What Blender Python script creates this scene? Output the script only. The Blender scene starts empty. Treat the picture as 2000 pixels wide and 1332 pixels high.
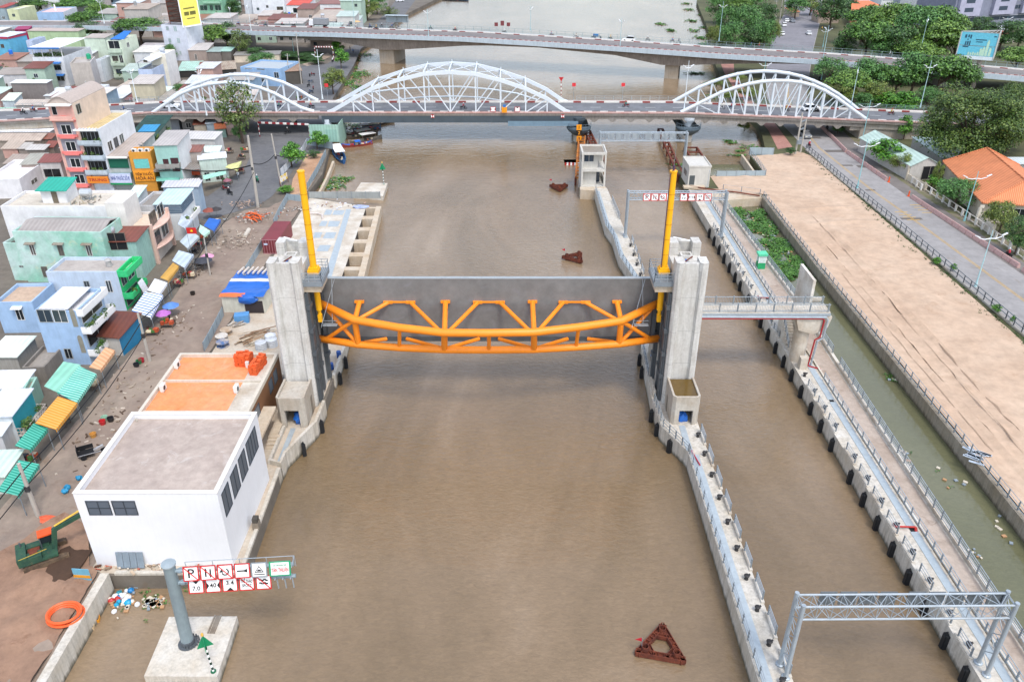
import bpy,bmesh,math,random
from mathutils import Vector,Matrix
R=random.Random(7)
C=bpy.context.scene.collection
D=bpy.data
rad=math.radians
PI=math.pi
F=1556.;PT=rad(29.4);SP,CP=math.sin(PT),math.cos(PT);HC=56.
def at(x,y,z=0.):
 u=(x-1000)/F;v=(y-666)/F;t=(HC-z)/(SP+v*CP)
 return Vector((u*t,(CP-v*SP)*t,z))
def aty(x,y,Y):
 u=(x-1000)/F;v=(y-666)/F;t=Y/(CP-v*SP)
 return Vector((u*t,Y,HC-(SP+v*CP)*t))
def atl(x,y,A,B):
 u=(x-1000)/F;v=(y-666)/F;t=A/((CP-v*SP)-B*u)
 return Vector((u*t,(CP-v*SP)*t,HC-(SP+v*CP)*t))
GZ=2.5;WZ=.9
def pr_(X,Y,Z):
 d=HC-Z;t=Y*CP+d*SP;v=(d*CP-Y*SP)/t
 return(1000+F*X/t,666+F*v)
def g2(x,y,z=GZ):
 p=at(x,y,z);return(p.x,p.y)
class MB:
 def __init__(s):s.v=[];s.f=[];s.m=[]
 def add(s,vs,fs,m=0):
  b=len(s.v);s.v+=[tuple(v)for v in vs]
  for f in fs:s.f.append(tuple(i+b for i in f));s.m.append(m)
  return s
 def box(s,x0,y0,z0,x1,y1,z1,m=0):
  if x0>x1:x0,x1=x1,x0
  if y0>y1:y0,y1=y1,y0
  if z0>z1:z0,z1=z1,z0
  return s.add([(x0,y0,z0),(x1,y0,z0),(x1,y1,z0),(x0,y1,z0),(x0,y0,z1),(x1,y0,z1),(x1,y1,z1),(x0,y1,z1)],[(3,2,1,0),(4,5,6,7),(0,1,5,4),(1,2,6,5),(2,3,7,6),(3,0,4,7)],m)
 def bar(s,p,q,w,h,m=0,up=(0,0,1)):
  p=Vector(p);q=Vector(q);d=(q-p)
  if d.length<1e-6:return s
  d.normalize();u=Vector(up)
  if abs(d.dot(u))>.98:u=Vector((1,0,0))
  a=d.cross(u).normalized()*w/2;b=a.cross(d).normalized()*h/2
  vs=[p-a-b,p+a-b,p+a+b,p-a+b,q-a-b,q+a-b,q+a+b,q-a+b]
  return s.add(vs,[(0,1,2,3),(7,6,5,4),(4,5,1,0),(5,6,2,1),(6,7,3,2),(7,4,0,3)],m)
 def tube(s,p,q,r0,r1=None,n=10,m=0,cap=True):
  r1=r0 if r1 is None else r1
  p=Vector(p);q=Vector(q);d=(q-p).normalized()
  u=Vector((0,0,1))if abs(d.z)<.95 else Vector((1,0,0))
  a=d.cross(u).normalized();b=d.cross(a)
  vs=[]
  for c,r in((p,r0),(q,r1)):
   for i in range(n):
    t=2*PI*i/n;vs.append(c+a*math.cos(t)*r+b*math.sin(t)*r)
  fs=[(i,(i+1)%n,n+(i+1)%n,n+i)for i in range(n)]
  if cap:fs+=[tuple(range(n-1,-1,-1)),tuple(range(n,2*n))]
  return s.add(vs,fs,m)
 def path(s,pts,r,n=8,m=0,closed=False):
  pts=[Vector(p)for p in pts];k=len(pts);vs=[]
  prev=None
  for i,p in enumerate(pts):
   if closed:d=pts[(i+1)%k]-pts[i-1]
   else:d=pts[min(i+1,k-1)]-pts[max(i-1,0)]
   d.normalize();u=Vector((0,0,1))if abs(d.z)<.95 else Vector((1,0,0))
   a=d.cross(u).normalized();b=d.cross(a)
   rr=r[i]if isinstance(r,(list,tuple))else r
   for j in range(n):
    t=2*PI*j/n;vs.append(p+a*math.cos(t)*rr+b*math.sin(t)*rr)
  fs=[]
  for i in range(k if closed else k-1):
   o=i*n;o2=((i+1)%k)*n
   fs+=[(o+j,o+(j+1)%n,o2+(j+1)%n,o2+j)for j in range(n)]
  if not closed:fs+=[tuple(range(n-1,-1,-1)),tuple(range((k-1)*n,k*n))]
  return s.add(vs,fs,m)
 def rib(s,pts,w,h,m=0):
  pts=[Vector(p)for p in pts];k=len(pts);vs=[]
  for i,p in enumerate(pts):
   d=(pts[min(i+1,k-1)]-pts[max(i-1,0)]).normalized()
   a=d.cross(Vector((0,0,1))).normalized();b=a.cross(d).normalized()
   a*=w/2;b*=h/2
   vs+=[p-a-b,p+a-b,p+a+b,p-a+b]
  fs=[(0,1,2,3),tuple(4*(k-1)+i for i in(3,2,1,0))]
  for i in range(k-1):
   o=4*i
   fs+=[(o+4+j,o+4+(j+1)%4,o+(j+1)%4,o+j)for j in range(4)]
  return s.add(vs,fs,m)
 def prism(s,poly,z0,z1,m=0,mt=None,bottom=True):
  n=len(poly)
  ar=sum(poly[i][0]*poly[(i+1)%n][1]-poly[(i+1)%n][0]*poly[i][1]for i in range(n))
  if ar<0:poly=poly[::-1]
  vs=[(p[0],p[1],z0)for p in poly]+[(p[0],p[1],z1)for p in poly]
  s.add(vs,[(i,(i+1)%n,n+(i+1)%n,n+i)for i in range(n)],m)
  s.add(vs[n:],[tuple(range(n))],m if mt is None else mt)
  if bottom:s.add(vs[:n],[tuple(range(n-1,-1,-1))],m)
  return s
 def quad(s,a,b,c,d,m=0):return s.add([a,b,c,d],[(0,1,2,3)],m)
 def slab(s,a,b,c,d,t,m=0,mb=None):
  lo=[Vector(p)-Vector((0,0,t))for p in(a,b,c,d)]
  vs=[Vector(p)for p in(a,b,c,d)]+lo
  s.add(vs,[(0,1,2,3)],m)
  return s.add(vs,[(7,6,5,4),(0,4,5,1),(1,5,6,2),(2,6,7,3),(3,7,4,0)],m if mb is None else mb)
 def lathe(s,prof,c=(0,0,0),n=12,m=0):
  k=len(prof);vs=[]
  for r,z in prof:
   for i in range(n):
    t=2*PI*i/n;vs.append((c[0]+r*math.cos(t),c[1]+r*math.sin(t),c[2]+z))
  fs=[]
  for j in range(k-1):
   fs+=[(j*n+i,j*n+(i+1)%n,(j+1)*n+(i+1)%n,(j+1)*n+i)for i in range(n)]
  fs+=[tuple(range(n-1,-1,-1)),tuple(range((k-1)*n,k*n))]
  return s.add(vs,fs,m)
 def blob(s,c,rx,ry,rz,m=0,n=8,k=5,jit=0.,rnd=None):
  vs=[(c[0],c[1],c[2]-rz)]
  for j in range(1,k):
   ph=-PI/2+PI*j/k
   for i in range(n):
    t=2*PI*i/n;q=1+(rnd.uniform(-jit,jit)if rnd else 0)
    vs.append((c[0]+rx*math.cos(ph)*math.cos(t)*q,c[1]+ry*math.cos(ph)*math.sin(t)*q,c[2]+rz*math.sin(ph)*q))
  vs.append((c[0],c[1],c[2]+rz));e=len(vs)-1
  fs=[(0,1+(i+1)%n,1+i)for i in range(n)]
  for j in range(k-2):
   o=1+j*n
   fs+=[(o+i,o+(i+1)%n,o+n+(i+1)%n,o+n+i)for i in range(n)]
  o=1+(k-2)*n
  fs+=[(o+i,o+(i+1)%n,e)for i in range(n)]
  return s.add(vs,fs,m)
 def build(s,name,mats,parent=None,smooth=False,local=False):
  me=D.meshes.new(name)
  off=Vector((0,0,0))
  if parent is not None and not local:
   q=parent
   while q is not None:off+=q.location;q=q.parent
  vs=s.v if(parent is None or local)else[(v[0]-off.x,v[1]-off.y,v[2]-off.z)for v in s.v]
  me.from_pydata(vs,[],s.f)
  if not isinstance(mats,(list,tuple)):mats=[mats]
  for mm in mats:me.materials.append(mm)
  if len(mats)>1:me.polygons.foreach_set('material_index',s.m)
  if smooth:me.polygons.foreach_set('use_smooth',[True]*len(me.polygons))
  me.update()
  o=D.objects.new(name,me);C.objects.link(o)
  if parent is not None:o.parent=parent
  return o
def tag(o,label=None,cat=None,group=None,kind=None):
 if label:o['label']=label
 if cat:o['category']=cat
 if group:o['group']=group
 if kind:o['kind']=kind
 return o
def thing(name,label,cat,loc=(0,0,0),group=None,rz=0.):
 o=D.objects.new(name,None);C.objects.link(o)
 o.location=loc;o.rotation_euler=(0,0,rz);o.empty_display_size=.3
 return tag(o,label,cat,group)
def solo(name,mb,mats,label,cat,group=None,smooth=False,loc=None):
 if loc is not None:
  mb.v=[(v[0]-loc[0],v[1]-loc[1],v[2]-loc[2])for v in mb.v]
 o=mb.build(name,mats,smooth=smooth)
 if loc is not None:o.location=loc
 return tag(o,label,cat,group)
def struct(name,mb,mats,smooth=False):
 return tag(mb.build(name,mats,smooth=smooth),kind='structure')
def kids(o):return[c for c in D.objects if c.parent==o]
KID={}
def dup(o,loc,rz=None,label=None,scale=None,parent=None):
 c=o.copy();C.objects.link(c)
 if parent is None:
  c.location=loc
  if rz is not None:c.rotation_euler=(o.rotation_euler.x,o.rotation_euler.y,rz)
  if scale is not None:c.scale=(scale,)*3 if isinstance(scale,(int,float))else scale
  if label:c['label']=label
 else:c.parent=parent
 if o.name not in KID:KID[o.name]=kids(o)
 for k in KID[o.name]:dup(k,None,parent=c)
 return c
def offset_poly(pts,d):
 out=[]
 for i,p in enumerate(pts):
  a=Vector(pts[max(i-1,0)][:2]);b=Vector(pts[min(i+1,len(pts)-1)][:2])
  t=(b-a).normalized();out.append((p[0]-t.y*d,p[1]+t.x*d))
 return out
MATS={}
def lin(c):
 if isinstance(c,str):
  c=[int(c[i:i+2],16)/255 for i in(0,2,4)]
  c=[x/12.92 if x<=.04045 else((x+.055)/1.055)**2.4 for x in c]
 return tuple(c)+(1.,)
class NT:
 def __init__(s,name):
  s.m=D.materials.new(name);s.m.use_nodes=True;s.t=s.m.node_tree;s.n=s.t.nodes;s.l=s.t.links
  s.b=s.n['Principled BSDF']
 def node(s,typ,**kw):
  n=s.n.new(typ)
  for k,v in kw.items():
   if k.startswith('i_'):
    kk=k[2:];n.inputs[int(kk)if kk.isdigit()else kk.replace('_',' ')].default_value=v
   else:setattr(n,k,v)
  return n
 def link(s,a,b):s.l.new(a,b)
 def pos(s,scale=(1,1,1),rot=(0,0,0),obj=False):
  if obj:src=s.node('ShaderNodeTexCoord').outputs['Object']
  else:src=s.node('ShaderNodeNewGeometry').outputs['Position']
  m=s.node('ShaderNodeMapping');m.inputs['Scale'].default_value=scale;m.inputs['Rotation'].default_value=rot
  s.link(src,m.inputs['Vector']);return m.outputs[0]
 def noise(s,vec,scale,detail=4,rough=.6,dist=0.):
  n=s.node('ShaderNodeTexNoise');n.inputs['Scale'].default_value=scale;n.inputs['Detail'].default_value=detail
  n.inputs['Roughness'].default_value=rough;n.inputs['Distortion'].default_value=dist
  s.link(vec,n.inputs['Vector']);return n.outputs['Fac']
 def ramp(s,fac,stops,interp='LINEAR'):
  r=s.node('ShaderNodeValToRGB');r.color_ramp.interpolation=interp
  e=r.color_ramp.elements
  while len(e)>1:e.remove(e[-1])
  e[0].position=stops[0][0];e[0].color=stops[0][1]
  for p,c in stops[1:]:
   k=e.new(p);k.color=c
  s.link(fac,r.inputs[0]);return r.outputs[0]
 def mix(s,fac,a,b,mode='MIX'):
  n=s.node('ShaderNodeMix',data_type='RGBA',blend_type=mode)
  if isinstance(fac,(int,float)):n.inputs[0].default_value=fac
  else:s.link(fac,n.inputs[0])
  for i,c in((6,a),(7,b)):
   if isinstance(c,tuple):n.inputs[i].default_value=c
   else:s.link(c,n.inputs[i])
  return n.outputs[2]
 def bump(s,h,strength=.3,dist=.1):
  n=s.node('ShaderNodeBump');n.inputs['Strength'].default_value=strength;n.inputs['Distance'].default_value=dist
  s.link(h,n.inputs['Height']);s.link(n.outputs[0],s.b.inputs['Normal'])
 def col(s,c):
  if isinstance(c,tuple):s.b.inputs['Base Color'].default_value=c
  else:s.link(c,s.b.inputs['Base Color'])
def g(v):return(v,v,v,1.)
def paint(c,rough=.6,var=.22,dirt=.35,metal=0.,scale=.5):
 key=('p',c,rough,var,dirt,metal,scale)
 if key in MATS:return MATS[key]
 t=NT('paint_%d'%len(MATS));c=lin(c)
 n1=t.noise(t.pos(),scale,5,.65)
 n2=t.noise(t.pos((3.5,3.5,.35)),1.1,4,.7)
 f1=t.ramp(n1,[(.3,g(1-var)),(.7,g(1+var*.25))])
 cc=t.mix(1.,c,f1,'MULTIPLY')
 f2=t.ramp(n2,[(.42,g(0)),(.75,g(dirt))])
 cc=t.mix(f2,cc,(c[0]*.45+.03,c[1]*.43+.025,c[2]*.4+.02,1),'MIX')
 t.col(cc);t.b.inputs['Roughness'].default_value=rough;t.b.inputs['Metallic'].default_value=metal
 t.bump(t.noise(t.pos(),6,3),.12,.03)
 MATS[key]=t.m;return t.m
def flat(c,rough=.6,metal=0.):
 key=('f',c,rough,metal)
 if key in MATS:return MATS[key]
 t=NT('colour_%d'%len(MATS));c=lin(c)
 n=t.noise(t.pos(),2.5,3,.6)
 t.col(t.mix(1.,c,t.ramp(n,[(.3,g(.84)),(.7,g(1.04))]),'MULTIPLY'))
 t.b.inputs['Roughness'].default_value=rough;t.b.inputs['Metallic'].default_value=metal
 MATS[key]=t.m;return t.m
def sheet(c,c2,axis='x',pitch=.5,rust=.3,rough=.55,frac=.5):
 key=('s',c,c2,axis,pitch,rust,rough,frac)
 if key in MATS:return MATS[key]
 t=NT('sheeting_%d'%len(MATS))
 w=t.node('ShaderNodeTexWave',wave_type='BANDS',bands_direction={'x':'X','y':'Y','z':'Z'}[axis]);w.inputs['Scale'].default_value=1/pitch*.314
 w.inputs['Distortion'].default_value=0
 t.link(t.pos(),w.inputs['Vector'])
 cc=t.mix(t.ramp(w.outputs['Fac'],[(max(frac-.08,0),g(0)),(min(frac+.08,1),g(1))]),lin(c),lin(c2))
 n=t.noise(t.pos(),.7,6,.7)
 cc=t.mix(t.ramp(n,[(.5,g(0)),(.72,g(rust))]),cc,lin('6e4a38'))
 n3=t.noise(t.pos((.4,.4,.4)),.9,4,.6)
 cc=t.mix(1.,cc,t.ramp(n3,[(.3,g(.82)),(.7,g(1.05))]),'MULTIPLY')
 t.col(cc);t.b.inputs['Roughness'].default_value=rough
 t.bump(w.outputs['Fac'],.35,.06)
 MATS[key]=t.m;return t.m
def two(c1,c2,scale=.3,lo=.4,hi=.6,rough=.9,detail=8,bump=.3,c3=None,dist=.3):
 key=('t',c1,c2,scale,lo,hi,rough,c3)
 if key in MATS:return MATS[key]
 t=NT('ground_%d'%len(MATS))
 n=t.noise(t.pos(),scale,detail,.65,dist)
 cc=t.mix(t.ramp(n,[(lo,g(0)),(hi,g(1))]),lin(c1),lin(c2))
 n2=t.noise(t.pos(),scale*7,6,.7)
 cc=t.mix(1.,cc,t.ramp(n2,[(.3,g(.8)),(.7,g(1.1))]),'MULTIPLY')
 if c3:
  n3=t.noise(t.pos(),scale*2.3,6,.7,1.)
  cc=t.mix(t.ramp(n3,[(.58,g(0)),(.72,g(.8))]),cc,lin(c3))
 t.col(cc);t.b.inputs['Roughness'].default_value=rough
 t.bump(n2,bump,.15)
 MATS[key]=t.m;return t.m
def concrete(c='b9b3a8',stain=.45,joints=0.,warm='a5937c',tide=0.):
 key=('c',c,stain,joints,warm,tide)
 if key in MATS:return MATS[key]
 t=NT('concrete_%d'%len(MATS));c=lin(c)
 n1=t.noise(t.pos(),.35,6,.65);n2=t.noise(t.pos((2.6,2.6,.3)),.9,5,.7);n3=t.noise(t.pos(),4,5,.7)
 cc=t.mix(t.ramp(n1,[(.38,g(0)),(.68,g(.75))]),c,lin(warm))
 cc=t.mix(t.ramp(n2,[(.45,g(0)),(.78,g(stain))]),cc,(c[0]*.42,c[1]*.4,c[2]*.36,1))
 cc=t.mix(1.,cc,t.ramp(n3,[(.3,g(.86)),(.7,g(1.07))]),'MULTIPLY')
 if joints:
  w=t.node('ShaderNodeTexWave',wave_type='BANDS',bands_direction='Z',wave_profile='SAW');w.inputs['Scale'].default_value=.314/joints
  t.link(t.pos(),w.inputs['Vector'])
  cc=t.mix(1.,cc,t.ramp(w.outputs['Fac'],[(0.,g(.78)),(.015,g(.8)),(.025,g(1))]),'MULTIPLY')
 if tide:
  sx=t.node('ShaderNodeSeparateXYZ');t.link(t.pos(),sx.inputs[0]);a=t.node('ShaderNodeMath',operation='MULTIPLY_ADD');t.link(n2,a.inputs[0]);a.inputs[1].default_value=-.9;t.link(sx.outputs['Z'],a.inputs[2])
  cc=t.mix(t.ramp(a.outputs[0],[(.35+.0,g(1)),(.62,g(.75)),(.95,g(.15)),(1.,g(0))])if tide==1 else 0.,cc,lin('4a4431'))
 t.col(cc);t.b.inputs['Roughness'].default_value=.9
 t.bump(n3,.2,.05)
 MATS[key]=t.m;return t.m
def foliage(c1,c2,c3):
 key=('l',c1,c2,c3)
 if key in MATS:return MATS[key]
 t=NT('foliage_%d'%len(MATS))
 ge=t.node('ShaderNodeNewGeometry')
 n=t.noise(t.pos(),.45,3,.6)
 m=t.node('ShaderNodeMath',operation='ADD');t.link(ge.outputs['Random Per Island'],m.inputs[0]);t.link(n,m.inputs[1])
 m2=t.node('ShaderNodeMath',operation='MULTIPLY');t.link(m.outputs[0],m2.inputs[0]);m2.inputs[1].default_value=.5
 t.col(t.ramp(m2.outputs[0],[(.2,lin(c1)),(.5,lin(c2)),(.82,lin(c3))]))
 t.b.inputs['Roughness'].default_value=.55
 t.b.inputs['Subsurface Weight'].default_value=0
 MATS[key]=t.m;return t.m
def metal_steel(c='8f979d',rough=.5,var=.15):return paint(c,rough,var,.2,.3,1.5)
def glass(c='1d2226'):
 key=('g',c)
 if key in MATS:return MATS[key]
 t=NT('window_glass_%d'%len(MATS));t.col(lin(c));t.b.inputs['Roughness'].default_value=.12
 t.b.inputs['Specular IOR Level'].default_value=.6
 MATS[key]=t.m;return t.m
FONT={}
def text_mesh(txt,size,bold=0.):
 cu=D.curves.new('lettering','FONT');cu.body=txt;cu.size=size;cu.align_x='CENTER';cu.align_y='CENTER'
 cu.extrude=.015;cu.offset=bold;cu.resolution_u=2
 o=D.objects.new('lettering',cu);C.objects.link(o)
 bpy.context.view_layer.update()
 dg=bpy.context.evaluated_depsgraph_get()
 me=D.meshes.new_from_object(o.evaluated_get(dg))
 vs=[v.co.copy()for v in me.vertices];fs=[tuple(p.vertices)for p in me.polygons]
 D.objects.remove(o);D.curves.remove(cu);D.meshes.remove(me)
 return vs,fs
def letter(mb,txt,c,right,up,size,m=0,bold=0.,width=None):
 vs,fs=text_mesh(txt,size,bold)
 if not vs:return
 r=Vector(right).normalized();u=Vector(up).normalized();n=r.cross(u);c=Vector(c)
 sx=1.
 if width:
  w=max(v.x for v in vs)-min(v.x for v in vs);sx=width/max(w,1e-3)
 mb.add([c+r*v.x*sx+u*v.y+n*v.z for v in vs],fs,m)
from mathutils import noise as MN
cam=D.cameras.new('camera');co=D.objects.new('camera',cam);C.objects.link(co)
cam.sensor_width=36.;cam.lens=36.*F/2000;cam.clip_end=6000;cam.clip_start=.5
co.location=(0,0,HC);co.rotation_euler=(rad(90)-PT,0,0)
bpy.context.scene.camera=co
SUN_EL,SUN_AZ=60.,152.
w=D.worlds.new('World');bpy.context.scene.world=w;w.use_nodes=True
wt=w.node_tree;bg=wt.nodes['Background']
sky=wt.nodes.new('ShaderNodeTexSky');sky.sky_type='NISHITA';sky.sun_disc=False
sky.sun_elevation=rad(SUN_EL);sky.sun_rotation=rad(SUN_AZ);sky.air_density=1.2;sky.dust_density=2.;sky.ozone_density=1.5
hsv=wt.nodes.new('ShaderNodeHueSaturation');hsv.inputs['Saturation'].default_value=.6;hsv.inputs['Value'].default_value=1.
wt.links.new(sky.outputs[0],hsv.inputs['Color'])
tc=wt.nodes.new('ShaderNodeTexCoord');mp=wt.nodes.new('ShaderNodeMapping');mp.inputs['Scale'].default_value=(1,1,3.2);wt.links.new(tc.outputs['Generated'],mp.inputs['Vector'])
cn=wt.nodes.new('ShaderNodeTexNoise');cn.inputs['Scale'].default_value=2.6;cn.inputs['Detail'].default_value=6;cn.inputs['Roughness'].default_value=.55;wt.links.new(mp.outputs[0],cn.inputs['Vector'])
cr=wt.nodes.new('ShaderNodeValToRGB');cr.color_ramp.elements[0].position=.36;cr.color_ramp.elements[0].color=(.85,.92,1.05,1);cr.color_ramp.elements[1].position=.62;cr.color_ramp.elements[1].color=(2.1,2.05,2.,1);wt.links.new(cn.outputs['Fac'],cr.inputs[0])
cm=wt.nodes.new('ShaderNodeMix');cm.data_type='RGBA';cm.blend_type='MULTIPLY';cm.clamp_result=False;cm.inputs[0].default_value=1;wt.links.new(hsv.outputs[0],cm.inputs[6]);wt.links.new(cr.outputs[0],cm.inputs[7]);wt.links.new(cm.outputs[2],bg.inputs['Color']);bg.inputs['Strength'].default_value=.15
sl=D.lights.new('sun','SUN');sl.energy=1.5;sl.angle=rad(12);sl.color=(1.,.955,.89)
so=D.objects.new('sun',sl);C.objects.link(so)
sd=Vector((math.sin(rad(SUN_AZ))*math.cos(rad(SUN_EL)),math.cos(rad(SUN_AZ))*math.cos(rad(SUN_EL)),math.sin(rad(SUN_EL))))
so.rotation_euler=sd.to_track_quat('Z','Y').to_euler();so.location=(0,0,200)
vs_=bpy.context.scene.view_settings;vs_.view_transform='Standard';vs_.look='None';vs_.exposure=.36;vs_.gamma=1
bpy.context.scene.cycles.max_bounces=6
bpy.context.scene.cycles.diffuse_bounces=3
bpy.context.scene.cycles.glossy_bounces=2
bpy.context.scene.cycles.use_denoising=True
CONC=concrete();CONC_L=concrete('cfc9bd',.3);CONC_W=concrete('c4b7a4',.35,warm='b49c7c');CONC_D=concrete('8d867b',.6,warm='7d6b58')
CONC_T=concrete('d0cfca',.6,4.2,warm='b5b0a8')
STEEL=metal_steel('8b949b');GALV=metal_steel('a9b3ba',.45);DARKST=metal_steel('5b6166',.55);PLATE=metal_steel('b4bfc4',.55)
WHITE=paint('f0f0ee',.7,.06,.12);BLACKR=flat('1b1d20',.7);DARK=flat('15161a',.9)
RED=flat('b3261e');GREENP=flat('1d8a5a');YEL=paint('f4b20e',.45,.1,.1);ORANGE=paint('f8901f',.45,.12,.18,scale=.35)
RUST=two('57291d','783a24',1.4,.4,.62,.85,c3='9a4a28')
GLASS=glass();GLASSB=glass('2b3a4a');FRAMEW=flat('e6e6e2',.5)
BLUEP=flat('2f6fb5');TEAL=flat('1f8f86');TARP=paint('1f66c0',.45,.25,.1)
def water_mat(name,c1,c2,c3,sc,strength,rough):
 t=NT(name)
 n1=t.noise(t.pos((1,.45,1)),.05,5,.6,.6);n2=t.noise(t.pos((.8,1.7,1),(0,0,.2)),1.7,6,.68,1.2)
 cc=t.ramp(n1,[(.3,lin(c1)),(.55,lin(c2)),(.75,lin(c3))])
 cc=t.mix(1.,cc,t.ramp(n2,[(.34,g(.88)),(.66,g(1.1))]),'MULTIPLY')  # light and dark of the ripples painted into the base colour
 t.col(cc);t.b.inputs['Roughness'].default_value=rough;t.b.inputs['IOR'].default_value=1.6
 big=t.noise(t.pos((.75,1.5,1),(0,0,.25)),sc,6,.62,.5)
 big2=t.noise(t.pos((.5,1.3,1),(0,0,-.2)),sc*.3,4,.55,1.)
 m=t.node('ShaderNodeMath',operation='ADD');t.link(big,m.inputs[0]);t.link(big2,m.inputs[1])
 fine=t.noise(t.pos((.8,1.6,1),(0,0,.35)),1.3,5,.58,.7)
 sx=t.node('ShaderNodeSeparateXYZ');t.link(t.pos(),sx.inputs[0])
 mr=t.node('ShaderNodeMapRange');t.link(sx.outputs['Y'],mr.inputs[0]);mr.inputs[1].default_value=60;mr.inputs[2].default_value=170;mr.inputs[3].default_value=(11.0)if(strength>.1)else(.2);mr.inputs[4].default_value=.0
 ml=t.node('ShaderNodeMath',operation='MULTIPLY_ADD');t.link(fine,ml.inputs[0]);t.link(mr.outputs[0],ml.inputs[1]);t.link(m.outputs[0],ml.inputs[2])
 t.bump(ml.outputs[0],strength,.6)
 return t.m
WATER=water_mat('river_water','6b5a42','836f56','99866f',.8,.13,.04)
CANALW=water_mat('canal_water_green','5c5b42','66664b','727158',1.2,.03,.04)
m=MB();m.quad((-2500,-400,WZ),(2500,-400,WZ),(2500,4000,WZ),(-2500,4000,WZ));struct('water',m,WATER)
m=MB();m.quad((41.2,-60,WZ+.03),(50.4,-60,WZ+.03),(50.4,155.5,WZ+.03),(41.2,155.5,WZ+.03));struct('canal_water',m,CANALW)
LBANK=[(-36.2,-120),(-36.2,40.9),(-36.3,52.0),(-24.2,52.1),(-24.6,67.0),(-24.6,69.3),(-22.6,75.1),(-22.5,80.4),(-22.6,92),(-23.0,111.9),(-27.0,112),(-28.4,148.2),(-40.2,153.9),(-41.6,155.5),(-41.3,169),(-43.3,184.6),(-45,200),(-50,225),(-53.6,243.5),(-55.9,291.7),(-60.3,328.6),(-53.6,425),(-43.7,490),(-20,620),(60,1000),(60,4000),(-2500,4000),(-2500,-120)]
RBANK=[(50.0,-120),(50.0,120),(50.5,154),(40.9,157.1),(36.4,158.2),(36.4,174.5),(42.6,174.5),(43.1,167.4),(54.7,167.4),(55.4,182.5),(60,186),(63,200),(65,213),(66,243),(70,280),(77,325),(87,375),(103,480),(130,600),(250,1000),(250,4000),(2500,4000),(2500,-120)]
GROUND_L=two('625b52','756d62',.12,.38,.62,.95,c3='6b5c4c')
GROUND_R=two('4a4a30','585a3a',.1,.4,.6,.95,c3='3a4722')
m=MB();m.prism(LBANK,-3,GZ,bottom=False);struct('ground',m,GROUND_L)
m=MB();m.prism(RBANK,-3,GZ,bottom=False);struct('ground',m,GROUND_R)
def relief(name,poly,cell,mat,amp,sc,z=GZ+.03,extra=None,kind='structure'):
 xs=[p[0]for p in poly];ys=[p[1]for p in poly]
 bm=bmesh.new();bm.faces.new([bm.verts.new((p[0],p[1],0))for p in poly])
 x=math.floor(min(xs)/cell)*cell+cell
 while x<max(xs):
  bmesh.ops.bisect_plane(bm,geom=bm.verts[:]+bm.edges[:]+bm.faces[:],plane_co=(x,0,0),plane_no=(1,0,0));x+=cell
 y=math.floor(min(ys)/cell)*cell+cell
 while y<max(ys):
  bmesh.ops.bisect_plane(bm,geom=bm.verts[:]+bm.edges[:]+bm.faces[:],plane_co=(0,y,0),plane_no=(0,1,0));y+=cell
 bmesh.ops.triangulate(bm,faces=bm.faces[:])
 for v in bm.verts:
  h=MN.fractal(Vector((v.co.x*sc,v.co.y*sc,3.1)),.9,2.,5)
  zz=max(0.,.5+h*.6)*amp
  if extra:zz+=extra(v.co.x,v.co.y)
  v.co.z=z+max(zz,0.)
 bmesh.ops.recalc_face_normals(bm,faces=bm.faces[:])
 me=D.meshes.new(name);bm.to_mesh(me);bm.free()
 if me.polygons[0].normal.z<0:me.flip_normals()
 me.polygons.foreach_set('use_smooth',[True]*len(me.polygons))
 me.materials.append(mat);o=D.objects.new(name,me);C.objects.link(o);tag(o,kind=kind);return o
SAND=two('b69b83','c2aa93',.09,.35,.65,.95,c3='a78b72',bump=.25)
def ruts(x,y):
 h=0.
 for x0,a,ph in((54.1,.35,0.),(56.2,.5,1.3),(57.9,.25,2.)):
  c=x0+a*math.sin(y*.05+ph)+.35*MN.noise(Vector((y*.25,x0,0)))
  d=abs(x-c);k=.5+.5*math.sin(y*.21+ph*3)
  if y<135 and d<.7:h+=(.4*math.exp(-(d/.25)**2)-.25*math.exp(-((d-.5)/.22)**2))*(.35+.65*k)
 for y0 in(139,146.5):
  d=abs(y-y0-1.2*math.sin(x*.22));h+=.25*math.exp(-(d/.5)**2)*(1 if 55<x<68 else 0)
 h+=.22*math.exp(-((x-50.2)/1.2)**2)
 return h
relief('sand',[(50.35,-30),(50.35,119),(50.85,153.6),(52,154.5),(40.9,157.3),(37,158.4),(42.7,158.6),(42.7,167),(54.9,167),(55.7,182.2),(62,183.5),(67.6,186),(69.6,182),(69.6,100),(70.2,-30)],.5,SAND,.16,.22,extra=ruts)
m=MB();RUT_SHADE=two('a58c76','ad9580',1.5,.4,.6,.95)
for x0,a_,ph,y0,y1 in((54.4,.35,0.,62,128),(56.3,.5,1.3,48,134),(57.6,.3,2.1,46,92),(52.9,.25,.6,70,112)):
 y=y0
 while y<y1:
  L_=R.uniform(7,16);pts=[(x0+a_*math.sin((y+k*L_/6)*.05+ph)+R.uniform(-.07,.07),y+k*L_/6)for k in range(7)];ws=[.02]+[R.uniform(.04,.1)for _ in range(5)]+[.02]
  m.add([(p[0]-w_,p[1],GZ+.42)for p,w_ in zip(pts,ws)]+[(p[0]+w_,p[1],GZ+.42)for p,w_ in zip(pts,ws)],[(i,7+i,8+i,i+1)for i in range(6)])
  y+=L_+R.uniform(-.5,1.2)
m.v=[(v[0],v[1],GZ+.05+.16*max(0.,.5+.6*MN.fractal(Vector((v[0]*.22,v[1]*.22,3.1)),.9,2.,5))+ruts(v[0],v[1])+.03)for v in m.v]
struct('rut_shade',m,RUT_SHADE)  # darker ribbons paint in the rut shading that the relief hardly shows
ROADR=two('8b8886','989593',.08,.35,.65,.9,c3='7f776e',bump=.1)
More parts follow.
